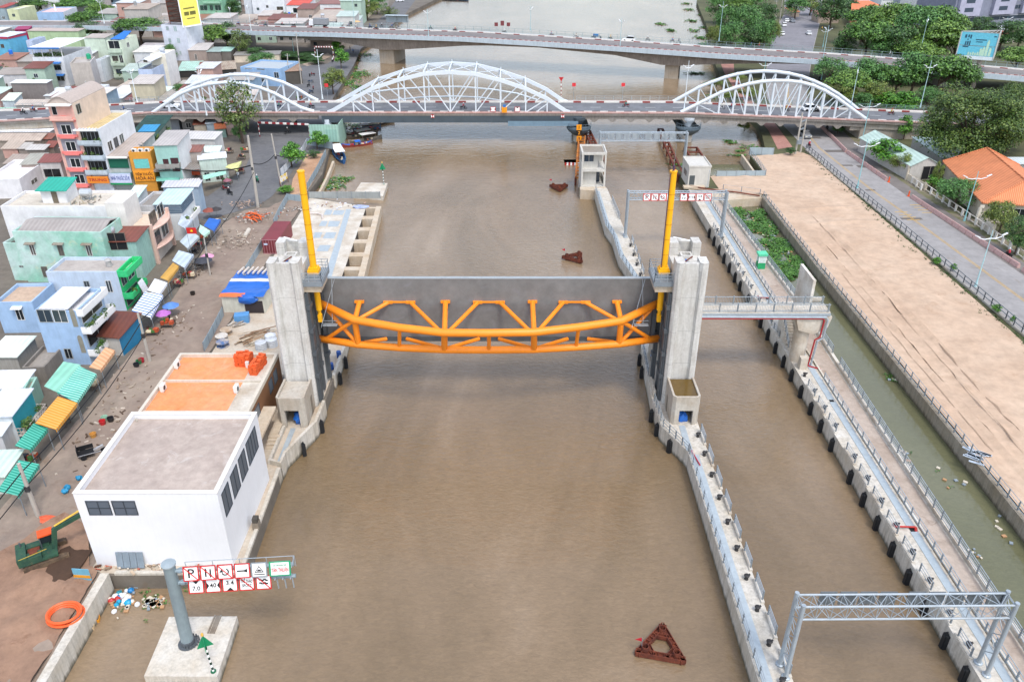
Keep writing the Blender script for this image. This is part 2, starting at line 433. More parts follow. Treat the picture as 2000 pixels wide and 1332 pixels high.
LANE=two('6e6864','7d7772',.1,.35,.65,.9,c3='615a54',bump=.1)
def sheetpoly(name,poly,z,mat):
 m=MB();m.prism(poly,z-.04,z,bottom=False);return struct(name,m,mat)
roadL=[(70.9,-30),(70.6,110),(70.3,150),(70,185),(71.5,215),(76,243),(86,280),(100,325),(114,368),(137,430),(152,480),(190,600)]
roadR=[(82.8,-30),(82.3,110),(79.9,150),(78.6,185),(80.6,215),(88,243),(101,280),(117,325),(133,368),(156,430),(173,480),(215,600)]
sheetpoly('road',roadL+roadR[::-1],GZ+.05,ROADR)
laneR=[(86.5,-30),(85.3,110),(83.2,150),(82.2,172),(85.0,205),(88,222),(93,238)]
sheetpoly('road',[(p[0]+.004,p[1])for p in roadR[:6]]+laneR[::-1],GZ+.054,LANE)
yl=[(78.6,-30),(76.9,107),(75.4,138),(74.0,159),(73.6,189),(76.4,216),(82.5,243),(93.5,280)]
m=MB()
for d in(-.16,.16):
 a=offset_poly(yl,d-.06);b=offset_poly(yl,d+.06)
 for i in range(len(yl)-1):m.quad((*b[i],GZ+.06),(*a[i],GZ+.06),(*a[i+1],GZ+.06),(*b[i+1],GZ+.06))
for i,(px,py)in enumerate([(1760,415),(1768,420),(1776,425),(1784,430),(1805,411),(1797,406),(1789,401),(1813,416)]):
 p=at(px,py,GZ);m.box(p.x-1.2,p.y-.12,GZ+.05,p.x+1.2,p.y+.12,GZ+.06)
struct('road_marking',m,two('b8923c','c9a55a',1.,.4,.6,.9))
sheetpoly('road',[(p[0]+.3,p[1])for p in roadL[6:]]+[(p[0]-.3,p[1])for p in roadR[6:]][::-1],GZ+.07,two('77757a','858387',.1,.35,.65,.9,c3='6a686a',bump=.1))
m=MB()
for px,py,a,b in[(1592,270,1.4,.8),(1630,296,2.2,1.),(1690,326,1.8,.9),(1655,324,1.2,.5),(1780,428,2,.5),(1700,372,1.,.4)]:
 p=at(px,py,GZ);m.box(p.x-a,p.y-b,GZ+.05,p.x+a,p.y+b,GZ+.058)
struct('road_marking',m,flat('66605b',.95))
VERGE=two('7f7565','5d6238',.35,.4,.6,.95,c3='94846e')
sheetpoly('verge',laneR+[(89,222),(88.4,205),(86,172),(86.5,150),(88.5,110),(90,-30)],GZ+.03,VERGE)
sheetpoly('footway',[(63.4,188),(66,205),(67,225),(68,243),(72,280),(79,325),(84.5,320),(75,278),(71,243),(70,225),(69.5,210),(67.5,190)],GZ+.045,two('9c6f63','a97d70',.3,.4,.6,.95))
MUD=two('87766a','998a7b',.1,.36,.64,.95,c3='7a6450',dist=.8,bump=.5)
def mudx(x,y):
 h=0.
 for x0,a in((-44.8,.6),(-47.2,.5)):
  c=x0+a*math.sin(y*.06);d=abs(x-c)
  h+=-.1*math.exp(-(d/.35)**2)+.08*math.exp(-((d-.6)/.25)**2)
 return h
dirt=[(-53.5,-20),(-53,40),(-50.8,60),(-50.3,78),(-50.6,91),(-51.2,110),(-52.6,125),(-53.5,138),(-51.5,146),(-47.3,147.3),(-44.4,154.5),(-42.4,157),(-42,168),(-44,180),(-43.6,168),(-41.9,155.8),(-40.9,152),(-41,140),(-40.6,116),(-40.3,100),(-40.2,84),(-39.9,66),(-38.2,64),(-38.1,52.5),(-36.9,52.2),(-36.9,-20)]
dirt=[p for p in dirt if p not in((-44,180),(-43.6,168))]
relief('dirt_road',dirt,.55,MUD,.22,.3,extra=mudx)
RDIRT=two('876a57','997a64',.14,.36,.64,.95,c3='6b4a36',dist=1.,bump=.6)
relief('dirt',[(-52,20),(-50.5,44),(-47,55),(-44,60),(-40.5,58),(-38.4,53),(-37.1,52),(-37.1,20)],.5,RDIRT,.75,.35,z=GZ+.06)
ASPH=two('5f5f61','6d6d6e',.15,.35,.65,.9,c3='56524e',bump=.15)
jr=[g2(x,y)for x,y in[(350,410),(405,385),(450,352),(478,330),(492,300),(478,262),(500,236),(520,218),(545,160),(565,132),(640,125),(690,90),(740,40),(775,0),(812,0),(790,30),(705,96),(690,130),(655,185),(640,210),(636,245),(632,292),(597,305),(575,330),(551,362),(530,385),(505,402),(440,420),(400,432)]]
sheetpoly('road',jr,GZ+.05,ASPH)
sheetpoly('pavement',[(-96,150),(-62,146.5),(-53,147.5),(-52,152),(-60,154),(-96,157)],GZ+.055,ASPH)
GRASSG=two('2f4420','3d5528',.5,.4,.6,.95,c3='263a1a',bump=.8)
sheetpoly('lawn',[g2(x,y)for x,y in[(505,108),(560,103),(610,100),(632,104),(628,116),(590,126),(545,122),(510,120)]],GZ+.06,GRASSG)
sheetpoly('pavement',[g2(x,y)for x,y in[(590,126),(640,104),(648,110),(620,124),(600,130)]],GZ+.056,two('9b8878','a59484',.4))
YARD=concrete('c2b8a8',.3,warm='b59f86')
sheetpoly('pavement',[(-40.2,66),(-38.2,65),(-38.2,52.9),(-37,52.3),(-24.4,52.3),(-24.8,67),(-24.8,69.4),(-22.9,75.2),(-22.8,92),(-23.7,113.5),(-40,113.5),(-40,84)],GZ+.036,YARD)
def tufts(pts,n,size,mat,name='grass',z=GZ,h=.4,rnd=R):
 m=MB()
 for _ in range(n):
  x,y=rnd.choice(pts);x+=rnd.gauss(0,1)*size;y+=rnd.gauss(0,1)*size
  for _ in range(7):
   a=rnd.uniform(0,2*PI);l=rnd.uniform(.15,.4)*h/.4;w=rnd.uniform(.04,.1);b=Vector((x+rnd.uniform(-.2,.2),y+rnd.uniform(-.2,.2),z))
   d=Vector((math.cos(a),math.sin(a),0));s=Vector((-d.y,d.x,0))*w;t=b+d*l*.6+Vector((0,0,l))
   m.add([b-s,b+s,t],[(0,1,2)])
 o=m.build(name,mat);return tag(o,kind='stuff')
LEAF_G=foliage('24381a','35501f','4d6b2a');LEAF_Y=foliage('3a4a1c','576526','76803a');LEAF_D=foliage('14240f','20361a','30491f');LEAF_B=foliage('2c4a1e','42682a','639038')
LEAF_O=foliage('2a3a16','41521c','667026')
line=[(70.0-.9*R.random()**2*2,y)for y in[i*.35 for i in range(180,530)]]
tufts(line,420,.25,LEAF_G,'weeds')
vg=[(88+.02*(150-y),y)for y in range(95,175)]
tufts(vg,260,.6,LEAF_O,'weeds')
def inst(name,me,loc,parent,rz=0.):
 o=D.objects.new(name,me);C.objects.link(o);o.parent=parent;o.location=loc;o.rotation_euler=(0,0,rz);return o
def along(pts,step,ends=True):
 out=[]
 for i in range(len(pts)-1):
  a=Vector(pts[i]);b=Vector(pts[i+1]);n=max(1,round((b-a).length/step))
  for k in range(n):out.append((a.lerp(b,k/n),(b-a)))
 if ends:out.append((Vector(pts[-1]),Vector(pts[-1])-Vector(pts[-2])))
 return out
def railing(label,pts,h=1.1,step=2.,rails=3,r=.03,mat=None,pmat=None,pw=.09,name='railing',cat='railing',group=None,low=.25,top=None):
 mat=mat or GALV;pmat=pmat or STEEL
 pts=[Vector(p)for p in pts];base=pts[0]
 t=thing(name,label,cat,base,group)
 m=MB()
 for k in range(rails):
  z=h if rails==1 else low+(h-low)*k/(rails-1)
  for i in range(len(pts)-1):
   m.bar(pts[i]+Vector((0,0,z)),pts[i+1]+Vector((0,0,z)),(top or r*2)if k==rails-1 else r*2,r*2)
 m.build('rail',mat,t)
 m=MB();m.box(-pw/2,-pw*.8,0,pw/2,pw*.8,h+.03)
 me=None
 for p,d in along(pts,step):
  a=math.atan2(d.y,d.x)+PI/2
  if me is None:o=m.build('post',pmat,t,local=True);me=o.data;o.location=p-base;o.rotation_euler=(0,0,a)
  else:inst('post',me,p-base,t,a)
 return t
def sheetfence(label,pts,h=1.9,step=2.2,mat=None,fmat=None,name='site_fence',cat='fence',group=None):
 mat=mat or paint('9fb0b8',.5,.15,.3,.1);fmat=fmat or STEEL
 pts=[Vector(p)for p in pts];t=thing(name,label,cat,pts[0],group)
 L=along(pts,step)
 pm=None
 for i,(p,d)in enumerate(L[:-1]):
  q=L[i+1][0];k=(q-p);a=math.atan2(k.y,k.x);l=k.length;mm=MB()
  mm.box(.03,-.02,.06,l-.03,.02,h);o=mm.build('panel',mat,t,local=True);o.location=p-pts[0];o.rotation_euler=(0,R.uniform(-.01,.01),a)
  if i%3==1 and mat is not WHITE:pass
 m=MB();m.box(-.05,-.06,0,.05,.06,h+.05)
 for i,(p,d)in enumerate(L):
  a=math.atan2(d.y,d.x)
  if pm is None:o=m.build('post',fmat,t,local=True);pm=o.data
  else:o=inst('post',pm,(0,0,0),t)
  o.location=p-pts[0];o.rotation_euler=(0,0,a)
 return t
def wallstrip(m,pts,w,z0,z1,mat=0,side=0.):
 a=offset_poly(pts,side+w/2);b=offset_poly(pts,side-w/2)
 m.prism(a+b[::-1],z0,z1,mat);return m
def tower(label,x0,x1,inner,hutx,hut_open,pool,rear):
 yf,yb=78.8,85.1
 t=thing('concrete_tower',label,'tower',((x0+x1)/2,yf,GZ))
 m=MB()
 m.prism([(x0,yb),(x0,yf+.28),(x0+.28,yf),(x0+.7,yf),(x0+.9,yf+.42),(x1-.9,yf+.42),(x1-.7,yf),(x1-.28,yf),(x1,yf+.28),(x1,yb)],-2.5,20.1)
 for a,b in((x0,x0+.95),(x1-.95,x1)):
  m.prism([(a,yf+.28),(a+.28,yf),(b-.28,yf),(b,yf+.28),(b,yf+1.9),(a,yf+1.9)],20.1,21.15)
  m.box(a,yb-1.7,20.1,b,yb,21.65)
 m.box(x0+.95,yf+.42,20.1,x1-.95,yf+.9,20.95)
 m.box(x0+.95,yb-.45,20.1,x1-.95,yb,21.35)
 for q in((x0+1.1,82.2,x1-1.1,82.4),(x0+1.1,83.2,x1-1.1,83.4),(x0+1.1,82.4,x0+1.3,83.2),(x1-1.3,82.4,x1-1.1,83.2)):
  m.box(q[0],q[1],20.1,q[2],q[3],20.6)
 m.build('tower_shaft',CONC_T,t)
 for q_,w_,mt_ in((((x0+1.2,81,20.3),(x1-1.3,81.5,20.8)),.12,RUST),(((x0+1.5,80.6,20.25),(x0+1.6,81.9,20.3)),.2,BLUEP),(((x1-1.2,83.9,21.7),(x0+.6,84.9,21.72)),.16,WHITE)):
  mm=MB();mm.bar(q_[0],q_[1],w_,.1);mm.build('scrap_timber',mt_,t)
 a,b=hutx;y0=74.6
 m=MB()
 o0,o1=hut_open
 m.prism([(a,yf+.3),(a,y0+.35),(a+.35,y0),(o0,y0),(o0,y0+.4),(a+.4,y0+.5),(a+.4,yf+.3)],GZ,5.9)
 m.prism([(b,yf-.01),(b,y0+.35),(b-.35,y0),(o1,y0),(o1,y0+.4),(b-.4,y0+.5),(b-.4,yf-.01)],GZ,5.9)
 m.box(o0,y0+.005,4.9,o1,y0+.4,5.9)
 m.prism([(a,yf-.01),(a,y0+.35),(a+.35,y0),(b-.35,y0),(b,y0+.35),(b,yf-.01)],5.9,6.203)
 m.box(a+.4,yf-.3,GZ,b-.4,yf-.02,5.9)
 for poly in([(a,yf-.01),(a,y0+.35),(a+.22,y0+.45),(a+.22,yf-.01)],[(b,yf-.01),(b,y0+.35),(b-.22,y0+.45),(b-.22,yf-.01)],[(a,y0+.35),(a+.35,y0),(b-.35,y0),(b,y0+.35),(b-.22,y0+.45),(b-.44,y0+.22),(a+.44,y0+.22),(a+.22,y0+.45)]):
  m.prism(poly,6.2,6.55 if not pool else 6.75)
 m.build('machine_room',CONC,t)
 if pool:
  q=MB();q.prism([(a+.22,yf-.02),(a+.22,y0+.45),(a+.44,y0+.22),(b-.44,y0+.22),(b-.22,y0+.45),(b-.22,yf-.02)],6.21,6.5);q.build('rainwater',water_mat('rain_water','5c4618','665022','6e5a2e',1.,.02,.05),t)
 s=inner;xi=x1 if s>0 else x0
 m=MB();m.box(xi,79.9,17.2,xi+s*1.9,83.2,18.0);m.build('corbel',CONC_W,t)
 m=MB();m.box(xi-s*.05,79.6,18.0,xi+s*2.15,83.6,18.55)
 m.box(xi+s*.35,80.6,18.55,xi+s*1.6,82.4,18.95);m.build('platform',STEEL,t)
 m=MB();P=[(xi+s*.02,79.65),(xi+s*2.1,79.65),(xi+s*2.1,83.55),(xi+s*.02,83.55)]
 for z in(18.9,19.25,19.6):
  for i in range(3):m.bar((*P[i],z),(*P[i+1],z),.05,.05)
 for i in range(3):
  for k in range(4):
   p=Vector(P[i]).lerp(Vector(P[i+1]),k/3);m.bar((p.x,p.y,18.5),(p.x,p.y,19.65),.05,.05)
 m.build('platform_railing',GALV,t)
 for(ya,yc,z1,w_)in((79.6,80.5,17.2,.75),(82.0,82.5,17.2,.5),(84.6,85.1,17.2,.9)):
  m=MB();m.box(xi,ya,3.0,xi+s*w_*.55,yc,z1);m.box(xi+s*.05,ya-.15,3.0,xi+s*.25,yc+.15,z1)
  for zz in(6.2,9.2,12.2,15.2):m.box(xi,ya-.22,zz,xi+s*w_*.7,yc+.22,zz+.5)
  m.build('guide_rail',DARKST,t)
 if rear:
  m=MB();m.box(x0+.1,yb,GZ,x1-.1,90.6,10.0);m.build('rear_block',CONC,t)
 q=MB();xx=a+.02 if s>0 else a;
 q.box((b if s>0 else a)-(.0 if s>0 else.03),77.2,2.6,(b if s>0 else a)+(.03 if s>0 else 0),77.9,5.0);q.build('door',CONC_D,t)
 return t
tower('pale concrete gate tower with a grey-roofed machine room, standing on the left pier',-26.6,-23.1,1,(-26.6,-23.4),(-25.75,-24.15),False,False)
tower('pale concrete gate tower whose machine room roof holds brown rainwater',17.8,21.3,-1,(18.1,21.2),(18.95,20.5),True,True)
for x,lab in((-24.7,'blue tarpaulin bundle inside the open left tower machine room'),(19.3,'blue tarpaulin bundle inside the open right tower machine room')):
 m=MB();m.blob((0,0,.75),.7,.55,.85,n=9,k=6,jit=.18,rnd=R);solo('tarpaulin_bundle',m,TARP,lab,'tarpaulin','blue bundles in the machine rooms')
 D.objects[-1]if False else None
 o=[k for k in D.objects if k.name.startswith('tarpaulin_bundle')][-1];o.location=(x+.25,75.6,GZ)
for lab,x in(('tall yellow hydraulic ram standing on the left tower platform',-22.15),('tall yellow hydraulic ram with a dark pipe line standing on the right tower platform',16.95)):
 t=thing('hydraulic_ram',lab,'hydraulic ram',(x,81.5,18.95),'hydraulic rams lifting the gate')
 m=MB();m.tube((x,81.5,19.),(x,81.5,30.4),.37,n=16)
 m.build('barrel',YEL,t,smooth=False)
 for z in(21.1,22.9,24.6,26.3,28.):
  m=MB();m.tube((x,81.5,z),(x,81.5,z+.07),.385,n=16);m.build('band',flat('c98a0c',.5),t)
 m=MB();m.tube((x,81.5,30.4),(x,81.5,30.55),.41,n=16);m.build('cap',YEL,t)
 m=MB();m.box(x-.62,80.9,18.95,x+.62,82.1,19.35);m.box(x-.5,81.0,19.35,x+.5,82.0,19.6);m.build('collar',YEL,t)
 m=MB();m.tube((x,81.5,17.2),(x,81.5,14.2),.34,n=14);m.tube((x,81.5,14.2),(x,81.5,13.5),.2,n=10);m.box(x-.22,81.25,12.7,x+.22,81.75,13.6);m.build('piston_rod',YEL,t)
 if x>0:
  m=MB();m.path([(x-.36,81.25,19.6),(x-.36,81.25,30.2),(x-.1,81.2,30.75)],.05,6);m.tube((x,81.5,30.55),(x,81.5,31.1),.1);m.build('hose',flat('4a3a5a'),t)
  m=MB();m.tube((x,81.5,31.1),(x,81.5,33.4),.02,n=5);m.build('lightning_rod',STEEL,t)
t=thing('flood_gate','grey steel lift gate stiffened by bowed orange tube trusses','flood gate',(-2.7,84.4,8.6))
PL=two('717271','7b7c7b',.12,.4,.62,.5,c3='808186',bump=.05)
m=MB();m.box(-22.45,84.15,9.2,16.95,84.65,16.85);m.build('gate_plate',PL,t)
m=MB();m.box(-22.45,84.12,16.85,16.95,84.7,16.92);m.build('edge_flange',metal_steel('aab0b2'),t)
m=MB();m.box(-22.4,84.05,8.6,16.9,84.7,9.2);m.build('bottom_flange',DARKST,t)
for x in(-22.5,16.6):m=MB();m.box(x,83.3,8.7,x+.4,84.9,16.2);m.build('end_frame',DARKST,t)
YT=[(624,592,83.2),(693,625,81.2),(780,640,79.2),(868,650,77.9),(955,650.5,77.7),(1043,649,77.9),(1130,639,79.2),(1213,627,81.2),(1286,592,83.2)]
YB=[(622,661,83.2),(700,673,81.9),(780,679,80.6),(868,683,79.8),(955,683.5,79.7),(1043,682.5,79.8),(1125,678,80.6),(1209,672,81.9),(1286,661,83.2)]
TT=[aty(*p)for p in YT];TB=[aty(*p)for p in YB]
zt=sum(p.z for p in TT)/9
m=MB();m.path(TT,.46,14);m.build('upper_chord',ORANGE,t,smooth=True)
m=MB();m.path(TB,.44,14);m.build('lower_chord',ORANGE,t,smooth=True)
def strut(p,q,r,nm='brace'):
 m=MB();m.tube(p,q,r,n=10);m.build(nm,ORANGE,t,smooth=False)
for i in(1,3,5,7):strut(TT[i],TB[i],.36,'post')
for i in(2,4,6):strut(TT[i]-Vector((0,0,.3)),TB[i],.22,'post')
strut(TT[0]+Vector((.5,-.1,-.3)),TB[1],.24);strut(TT[1],TB[0]+Vector((1.2,-.2,.2)),.24);strut(TT[8]+Vector((-.5,-.1,-.3)),TB[7],.24);strut(TT[7],TB[8]+Vector((-1.2,-.2,.2)),.24)
BR=[]
for px in(702,870,1040,1205):BR.append((aty(px,590,84.0),{702:1,870:3,1040:5,1205:7}[px],1))
for px,pair in((780,(1,3)),(955,(3,5)),(1122,(5,7))):
 for sgn,k in((-1,pair[0]),(1,pair[1])):BR.append((aty(px+sgn*22,591,84.0),k,0))
for p,k,single in BR:
 strut(p,TT[k]+(Vector((0,.2,0))if single else Vector((.5 if TT[k].x<p.x else-.5,.3,0))),.3 if single else.24,'strut')
 m=MB();m.box(p.x-.55,83.8,p.z-.08,p.x+.55,84.14,p.z+.18);m.build('bracket',ORANGE,t)
for px,pair in((780,(1,3)),(955,(3,5)),(1122,(5,7))):
 a=aty(px-24,590,83.95);b=aty(px+24,590,83.95);m=MB();m.bar(a,b,.2,.18);m.build('bracket',ORANGE,t)
for px,pair in((775,(1,3)),(955,(3,5)),(1128,(5,7))):
 for sgn,k in((-1,pair[0]),(1,pair[1])):
  p=aty(px+sgn*20,662,83.9);strut(p,TB[k]+Vector((.6 if TB[k].x<p.x else-.6,.3,.1)),.24,'strut')
m=MB()
pts=[aty(px,py,83.8)for px,py in[(640,560),(642,628)]]
for px in(645,1252):
 a=aty(px+3,545,83.9);b=aty(px-18,640,81);c=aty(px+4,632,82);
 m.tube(a,c,.035,n=5);m.tube(a+Vector((.3,0,0)),b,.03,n=5)
 e=aty(px-14,634,82.2);f=aty(px+14,634,82.2);m.bar(e,f,.7,.08);m.bar(e+Vector((0,0,.5)),f+Vector((0,0,.5)),.05,.05)
m.build('maintenance_cradle',GALV,t)
def fender_mesh():
 m=MB();m.box(-.32,-.28,.8,.0,.28,2.45);m.box(-.42,-.18,.9,-.32,.18,2.35);m.tube((-.18,0,2.45),(-.18,0,2.75),.12,.07,n=8);m.box(-.26,-.1,2.45,-.1,.1,2.6);return m
FM=fender_mesh()
fender_data=None
def fender(parent,x,y,a=0.):
 global fender_data
 loc=Vector((x,y,0))-parent.location
 if fender_data is None:
  o=FM.build('fender',BLACKR,parent,local=True);fender_data=o.data;o.location=loc;o.rotation_euler=(0,0,a)
 else:inst('fender',fender_data,loc,parent,a)
bol=MB();bol.lathe([(.2,0),(.17,.12),(.13,.32),(.24,.36),(.26,.46),(.15,.52)],n=8);bol.bar((-.12,0,.4),(.34,0,.44),.14,.1);bol_data=None
def bollard(parent,x,y,z,a=0.):
 global bol_data
 loc=Vector((x,y,z))-parent.location
 if bol_data is None:
  o=bol.build('bollard',flat('2c2a2a'),parent,local=True);bol_data=o.data;o.location=loc;o.rotation_euler=(0,0,a)
 else:inst('bollard',bol_data,loc,parent,a)
WQ=concrete('cbc6bc',.8,warm='b5a994',tide=1)
t=thing('quay_wall','concrete quay wall carrying the left gate tower, hung with black fenders','quay wall',(-24.6,67,0))
m=MB();pl=[(-25.9,67.9),(-24.55,67.4),(-24.5,69.3),(-22.4,75.1),(-22.3,79.4)];wallstrip(m,pl,.35,-2,3.15,side=.17)
m.build('wall',WQ,t)
m=MB();wallstrip(m,[(-22.35,85.3),(-22.35,92.2),(-22.6,97),(-23.3,112)],.35,-2,3.0,side=.17);m.build('wall',WQ,t)
m=MB();wallstrip(m,[(-26.0,67.9),(-26.0,74.4)],.3,GZ,3.05);m.build('wall',WQ,t)
for x,y,a in((-23.45,71.6,-2.8),(-22.35,76.0,-3.1),(-22.2,86.5,PI),(-22.2,90.5,PI)):fender(t,x,y,a)
m=MB();m.box(-25.3,68.3,GZ+.04,-24.75,74.5,GZ+.09);solo('trench_cover',m,PLATE,'narrow pale steel trench cover leading to the left machine room door','trench cover')
t=thing('embankment_wall','bare concrete flood wall along the churned dirt bank at bottom left','wall',(-36.1,46,0))
m=MB();wallstrip(m,[(-36.0,-20),(-36.0,40.9),(-36.1,51.7)],.75,-2,3.15,side=.2);m.build('wall',WQ,t)
m=MB();m.box(-36.1,38.2,3.1,-35.8,39.5,3.17);m.build('wall_socket',DARK,t)
t=thing('quay_wall','concrete quay wall in front of the white building, floating rubbish below','quay wall',(-30,50.5,0))
m=MB();wallstrip(m,[(-35.7,52.15),(-24.35,52.2),(-24.7,67.2)],.4,-2,2.75,side=.1);m.build('wall',WQ,t)
m=MB();
for k in range(4):m.box(-27.2,70.6+k*.5,GZ,-25.95,71.1+k*.5,GZ+.12+.16*k)
m.box(-27.2,72.6,GZ,-26.2,76.5,3.15)
solo('steps',m,CONC_W,'short concrete stair beside the left pier, under the brown wall','stairs')
t=thing('quay_deck','pale concrete working deck with a row of open rectangular bays along the river','quay',(-30,130,0))
OUT=[(-23.3,112),(-25.45,148.2)];INN=[(-27.0,112),(-28.4,148.2)]
def lx(L,y):return L[0][0]+(L[1][0]-L[0][0])*(y-L[0][1])/(L[1][1]-L[0][1])
m=MB();m.prism([(-40.0,113.4),(-27.0,112),(-28.4,148.2),(-40.6,153.3)],2.2,GZ+.05);m.build('deck_slab',CONC_L,t)
m=MB();m.prism([(lx(OUT,112)-1.0,112),(lx(OUT,112),112),(lx(OUT,147.8),147.8),(lx(OUT,147.8)-1.0,147.8)],-2,2.75);m.build('edge_beam',CONC_W,t)
m=MB();m.prism([(lx(INN,112)-.3,112),(lx(INN,112),112),(lx(INN,147.8),147.8),(lx(INN,147.8)-.3,147.8)],-2,GZ+.02);m.build('inner_wall',CONC_D,t)
bays=[(408,423),(429,445),(452,469),(476,494),(502,522),(529,548)]
ys=[(at(700,b,GZ).y,at(700,a,GZ).y)for a,b in bays][::-1]
edges=[112]+[v for p in ys for v in p]+[147.8]
for i in range(0,len(edges),2):
 a,b=edges[i],edges[i+1]
 if b-a>.2:
  m=MB();m.prism([(lx(INN,a)+.003,a),(lx(OUT,a)-1.003,a),(lx(OUT,b)-1.003,b),(lx(INN,b)+.003,b)],-1.5,2.6);m.build('cross_beam',CONC_W,t)
q=[g2(x,y,GZ+.06)for x,y in[(676,409),(686,409),(648,540),(634,540)]]
m=MB();m.prism(q,GZ+.051,GZ+.08);m.build('trench_cover',PLATE,t)
for a in[[(637,410),(650,410),(646,420),(632,420)],[(653,411),(674,411),(669,420),(649,420)],[(628,432),(640,432),(636,442),(622,442)],[(643,432),(665,432),(660,443),(640,443)],[(615,454),(630,454),(625,465),(611,465)],[(637,454),(657,454),(652,466),(630,466)],[(624,479),(647,479),(640,491),(618,491)]]:
 m=MB();m.prism([g2(x,y,GZ+.06)for x,y in a],GZ+.051,GZ+.075);m.build('trench_cover',PLATE,t)
LB2=[(-22.6,92),(-27.0,112.0),(-28.2,147)]
def pier_poly(L,Rr):return L+Rr[::-1]
t=thing('lock_pier','long concrete lock pier carrying the right gate tower, running down the middle of the river','pier',(19,60,0))
Lw=[(19.0,-10),(19.0,40),(19.1,63.5),(19.1,69.6),(17.0,74.3),(16.8,80),(17.3,92.5),(18.6,100),(19.3,113.5),(17.9,123),(17.8,132),(17.0,137),(16.9,158)]
Rw=[(21.8,-10),(21.7,40),(21.3,64),(21.3,92),(21.0,113),(20.9,125),(20.2,137),(19.5,158)]
m=MB();m.prism(Lw+Rw[::-1],-2.5,3.0);m.build('pier_body',WQ,t)
pc=[(19.15,-10),(19.15,40),(19.22,69)]
m=MB()
a=offset_poly(pc,-.08);b=offset_poly(pc,-.95)
for i in range(len(pc)-1):m.prism([a[i],b[i],b[i+1],a[i+1]],3.001,3.05)
m.box(19.0,69.8,3.001,19.7,74.4,3.04)
m.build('trench_cover',PLATE,t)
m=MB();
for pts in([(17.9,123),(17.8,132),(17.05,137),(16.95,156)],[(19.35,113.4),(17.95,123)],[(18.65,100),(19.35,113.4)]):
 a=offset_poly(pts,-.08);b=offset_poly(pts,-.85)
 for i in range(len(pts)-1):m.prism([a[i],b[i],b[i+1],a[i+1]],3.001,3.05)
m.build('trench_cover',PLATE,t)
m=MB();m.tube((19.5,69.7,3.1),(19.9,67.0,3.2),.07);m.tube((19.6,69.6,3.1),(19.45,69.2,3.25),.1);m.build('hose_pipe',flat('b02a3a'),t)
for yy in[40.5+3.55*k for k in range(9)]+[72.3]:bollard(t,20.75,yy,3.0,.4)
for yy in[115+4.*k for k in range(4)]:bollard(t,20.3,yy,3.0,.4)
for x,y,a in((17.85,72.3,.42),(16.95,75.4,.05),(16.75,78.2,0),(17.0,88,0),(17.15,91.2,0)):fender(t,x,y,a)
m=MB();m.box(17.0,80.2,3.0,17.25,83.5,3.9);m.build('kerb_wall',WQ,t)
railing('long steel railing along the river side of the lock pier, near stretch',[(19.2,36,3.0),(19.2,60,3.0),(19.25,69.2,3.0)],1.05,1.75,3,.03)
railing('steel railing on the pier in front of the right machine room',[(19.2,69.6,3),(17.2,74.2,3),(17.0,79.5,3)],1.05,1.4,3)
railing('steel railing along the lock pier upstream of the gate',[(18.7,100,3.),(19.45,113.4,3.),(18.0,123,3.),(17.95,132,3.),(17.2,137,3.),(17.05,156.5,3.)],1.1,1.8,3)
railing('steel railing beside the right gate tower foot below the orange tube',[(17.15,85.4,3),(17.45,92,3)],1.1,1.3,3)
k=0
for y0 in[41.2+3.72*i for i in range(9)]:
 k+=1
 x0=21.55-.25*(y0-40)/26
 tt=railing('short galvanised railing frame on a kerb at the lock edge of the middle pier',[(x0,y0,3.2),(x0-.01,y0+2.1,3.2)],1.0,2.0,4,.025,group='railing frames on the pier edge')
 m=MB();m.box(x0-.16,y0-.3,3.0,x0+.12,y0+2.4,3.2);m.build('kerb',CONC_L,tt)
for y0 in[115+4.*i for i in range(4)]:
 x0=20.85
 tt=railing('short galvanised railing frame on the far part of the middle pier, beyond the gate',[(x0,y0,3.2),(x0-.03,y0+2.2,3.2)],1.0,2.0,4,.025,group='railing frames on the far pier edge')
 m=MB();m.box(x0-.16,y0-.3,3.0,x0+.12,y0+2.5,3.2);m.build('kerb',CONC_L,tt)
railing('railing on the far end of the lock pier by the two-storey hut',[(20.0,140,3.0),(19.7,150,3.0)],1.1,1.6,3)
t=thing('lock_wall','long concrete lock wall with a row of black fenders and a sunken walkway','lock wall',(36.2,80,0))
m=MB();m.prism([(36.2,-20),(38.9,-20),(38.9,152.5),(36.2,152.5)],-2.5,3.0);m.prism([(38.902,-20),(41.0,-20),(42.0,80),(42.6,106),(41.4,152),(38.902,152.4)],-2.5,2.55);m.build('wall_body',WQ,t)
m=MB();wallstrip(m,[(41.0,-20),(41.95,80),(42.5,106),(41.3,152)],.4,-2.4,2.95,side=-.1);wallstrip(m,[(38.95,-20),(38.95,152)],.22,2.5,3.2,side=-.14);m.build('kerb',CONC_L,t)
m=MB();m.prism([(39.2,-20),(40.7,-20),(41.65,80),(42.15,106),(41.,151),(39.2,151)],2.551,2.56);m.build('walkway',two('a69688','b4a699',.22,.4,.6,.95,c3='7f6a5c'),t)
yf_=[at(1600,y,1.2).y for y in(461,477,494,511,529,548,565,592,619,636,660,686,713,740,772,805,839,876,939,983,1029,1080,1134,1193,1259,1325)]
for y in yf_:fender(t,36.2,y)
gaps=[(88.3,89.5),(57.1,57.9),(79.2,79.7),(106.5,107.3)]
ycur=20.
m=MB()
for g0,g1 in sorted(gaps)+[(150,151)]:m.box(37.85,ycur,3.001,38.6,g0,3.05);ycur=g1
m.build('trench_cover',PLATE,t)
m=MB()
for g0,g1 in gaps:m.box(37.95,g0,3.001,38.5,g1,3.006)
m.build('open_trench',DARK,t)
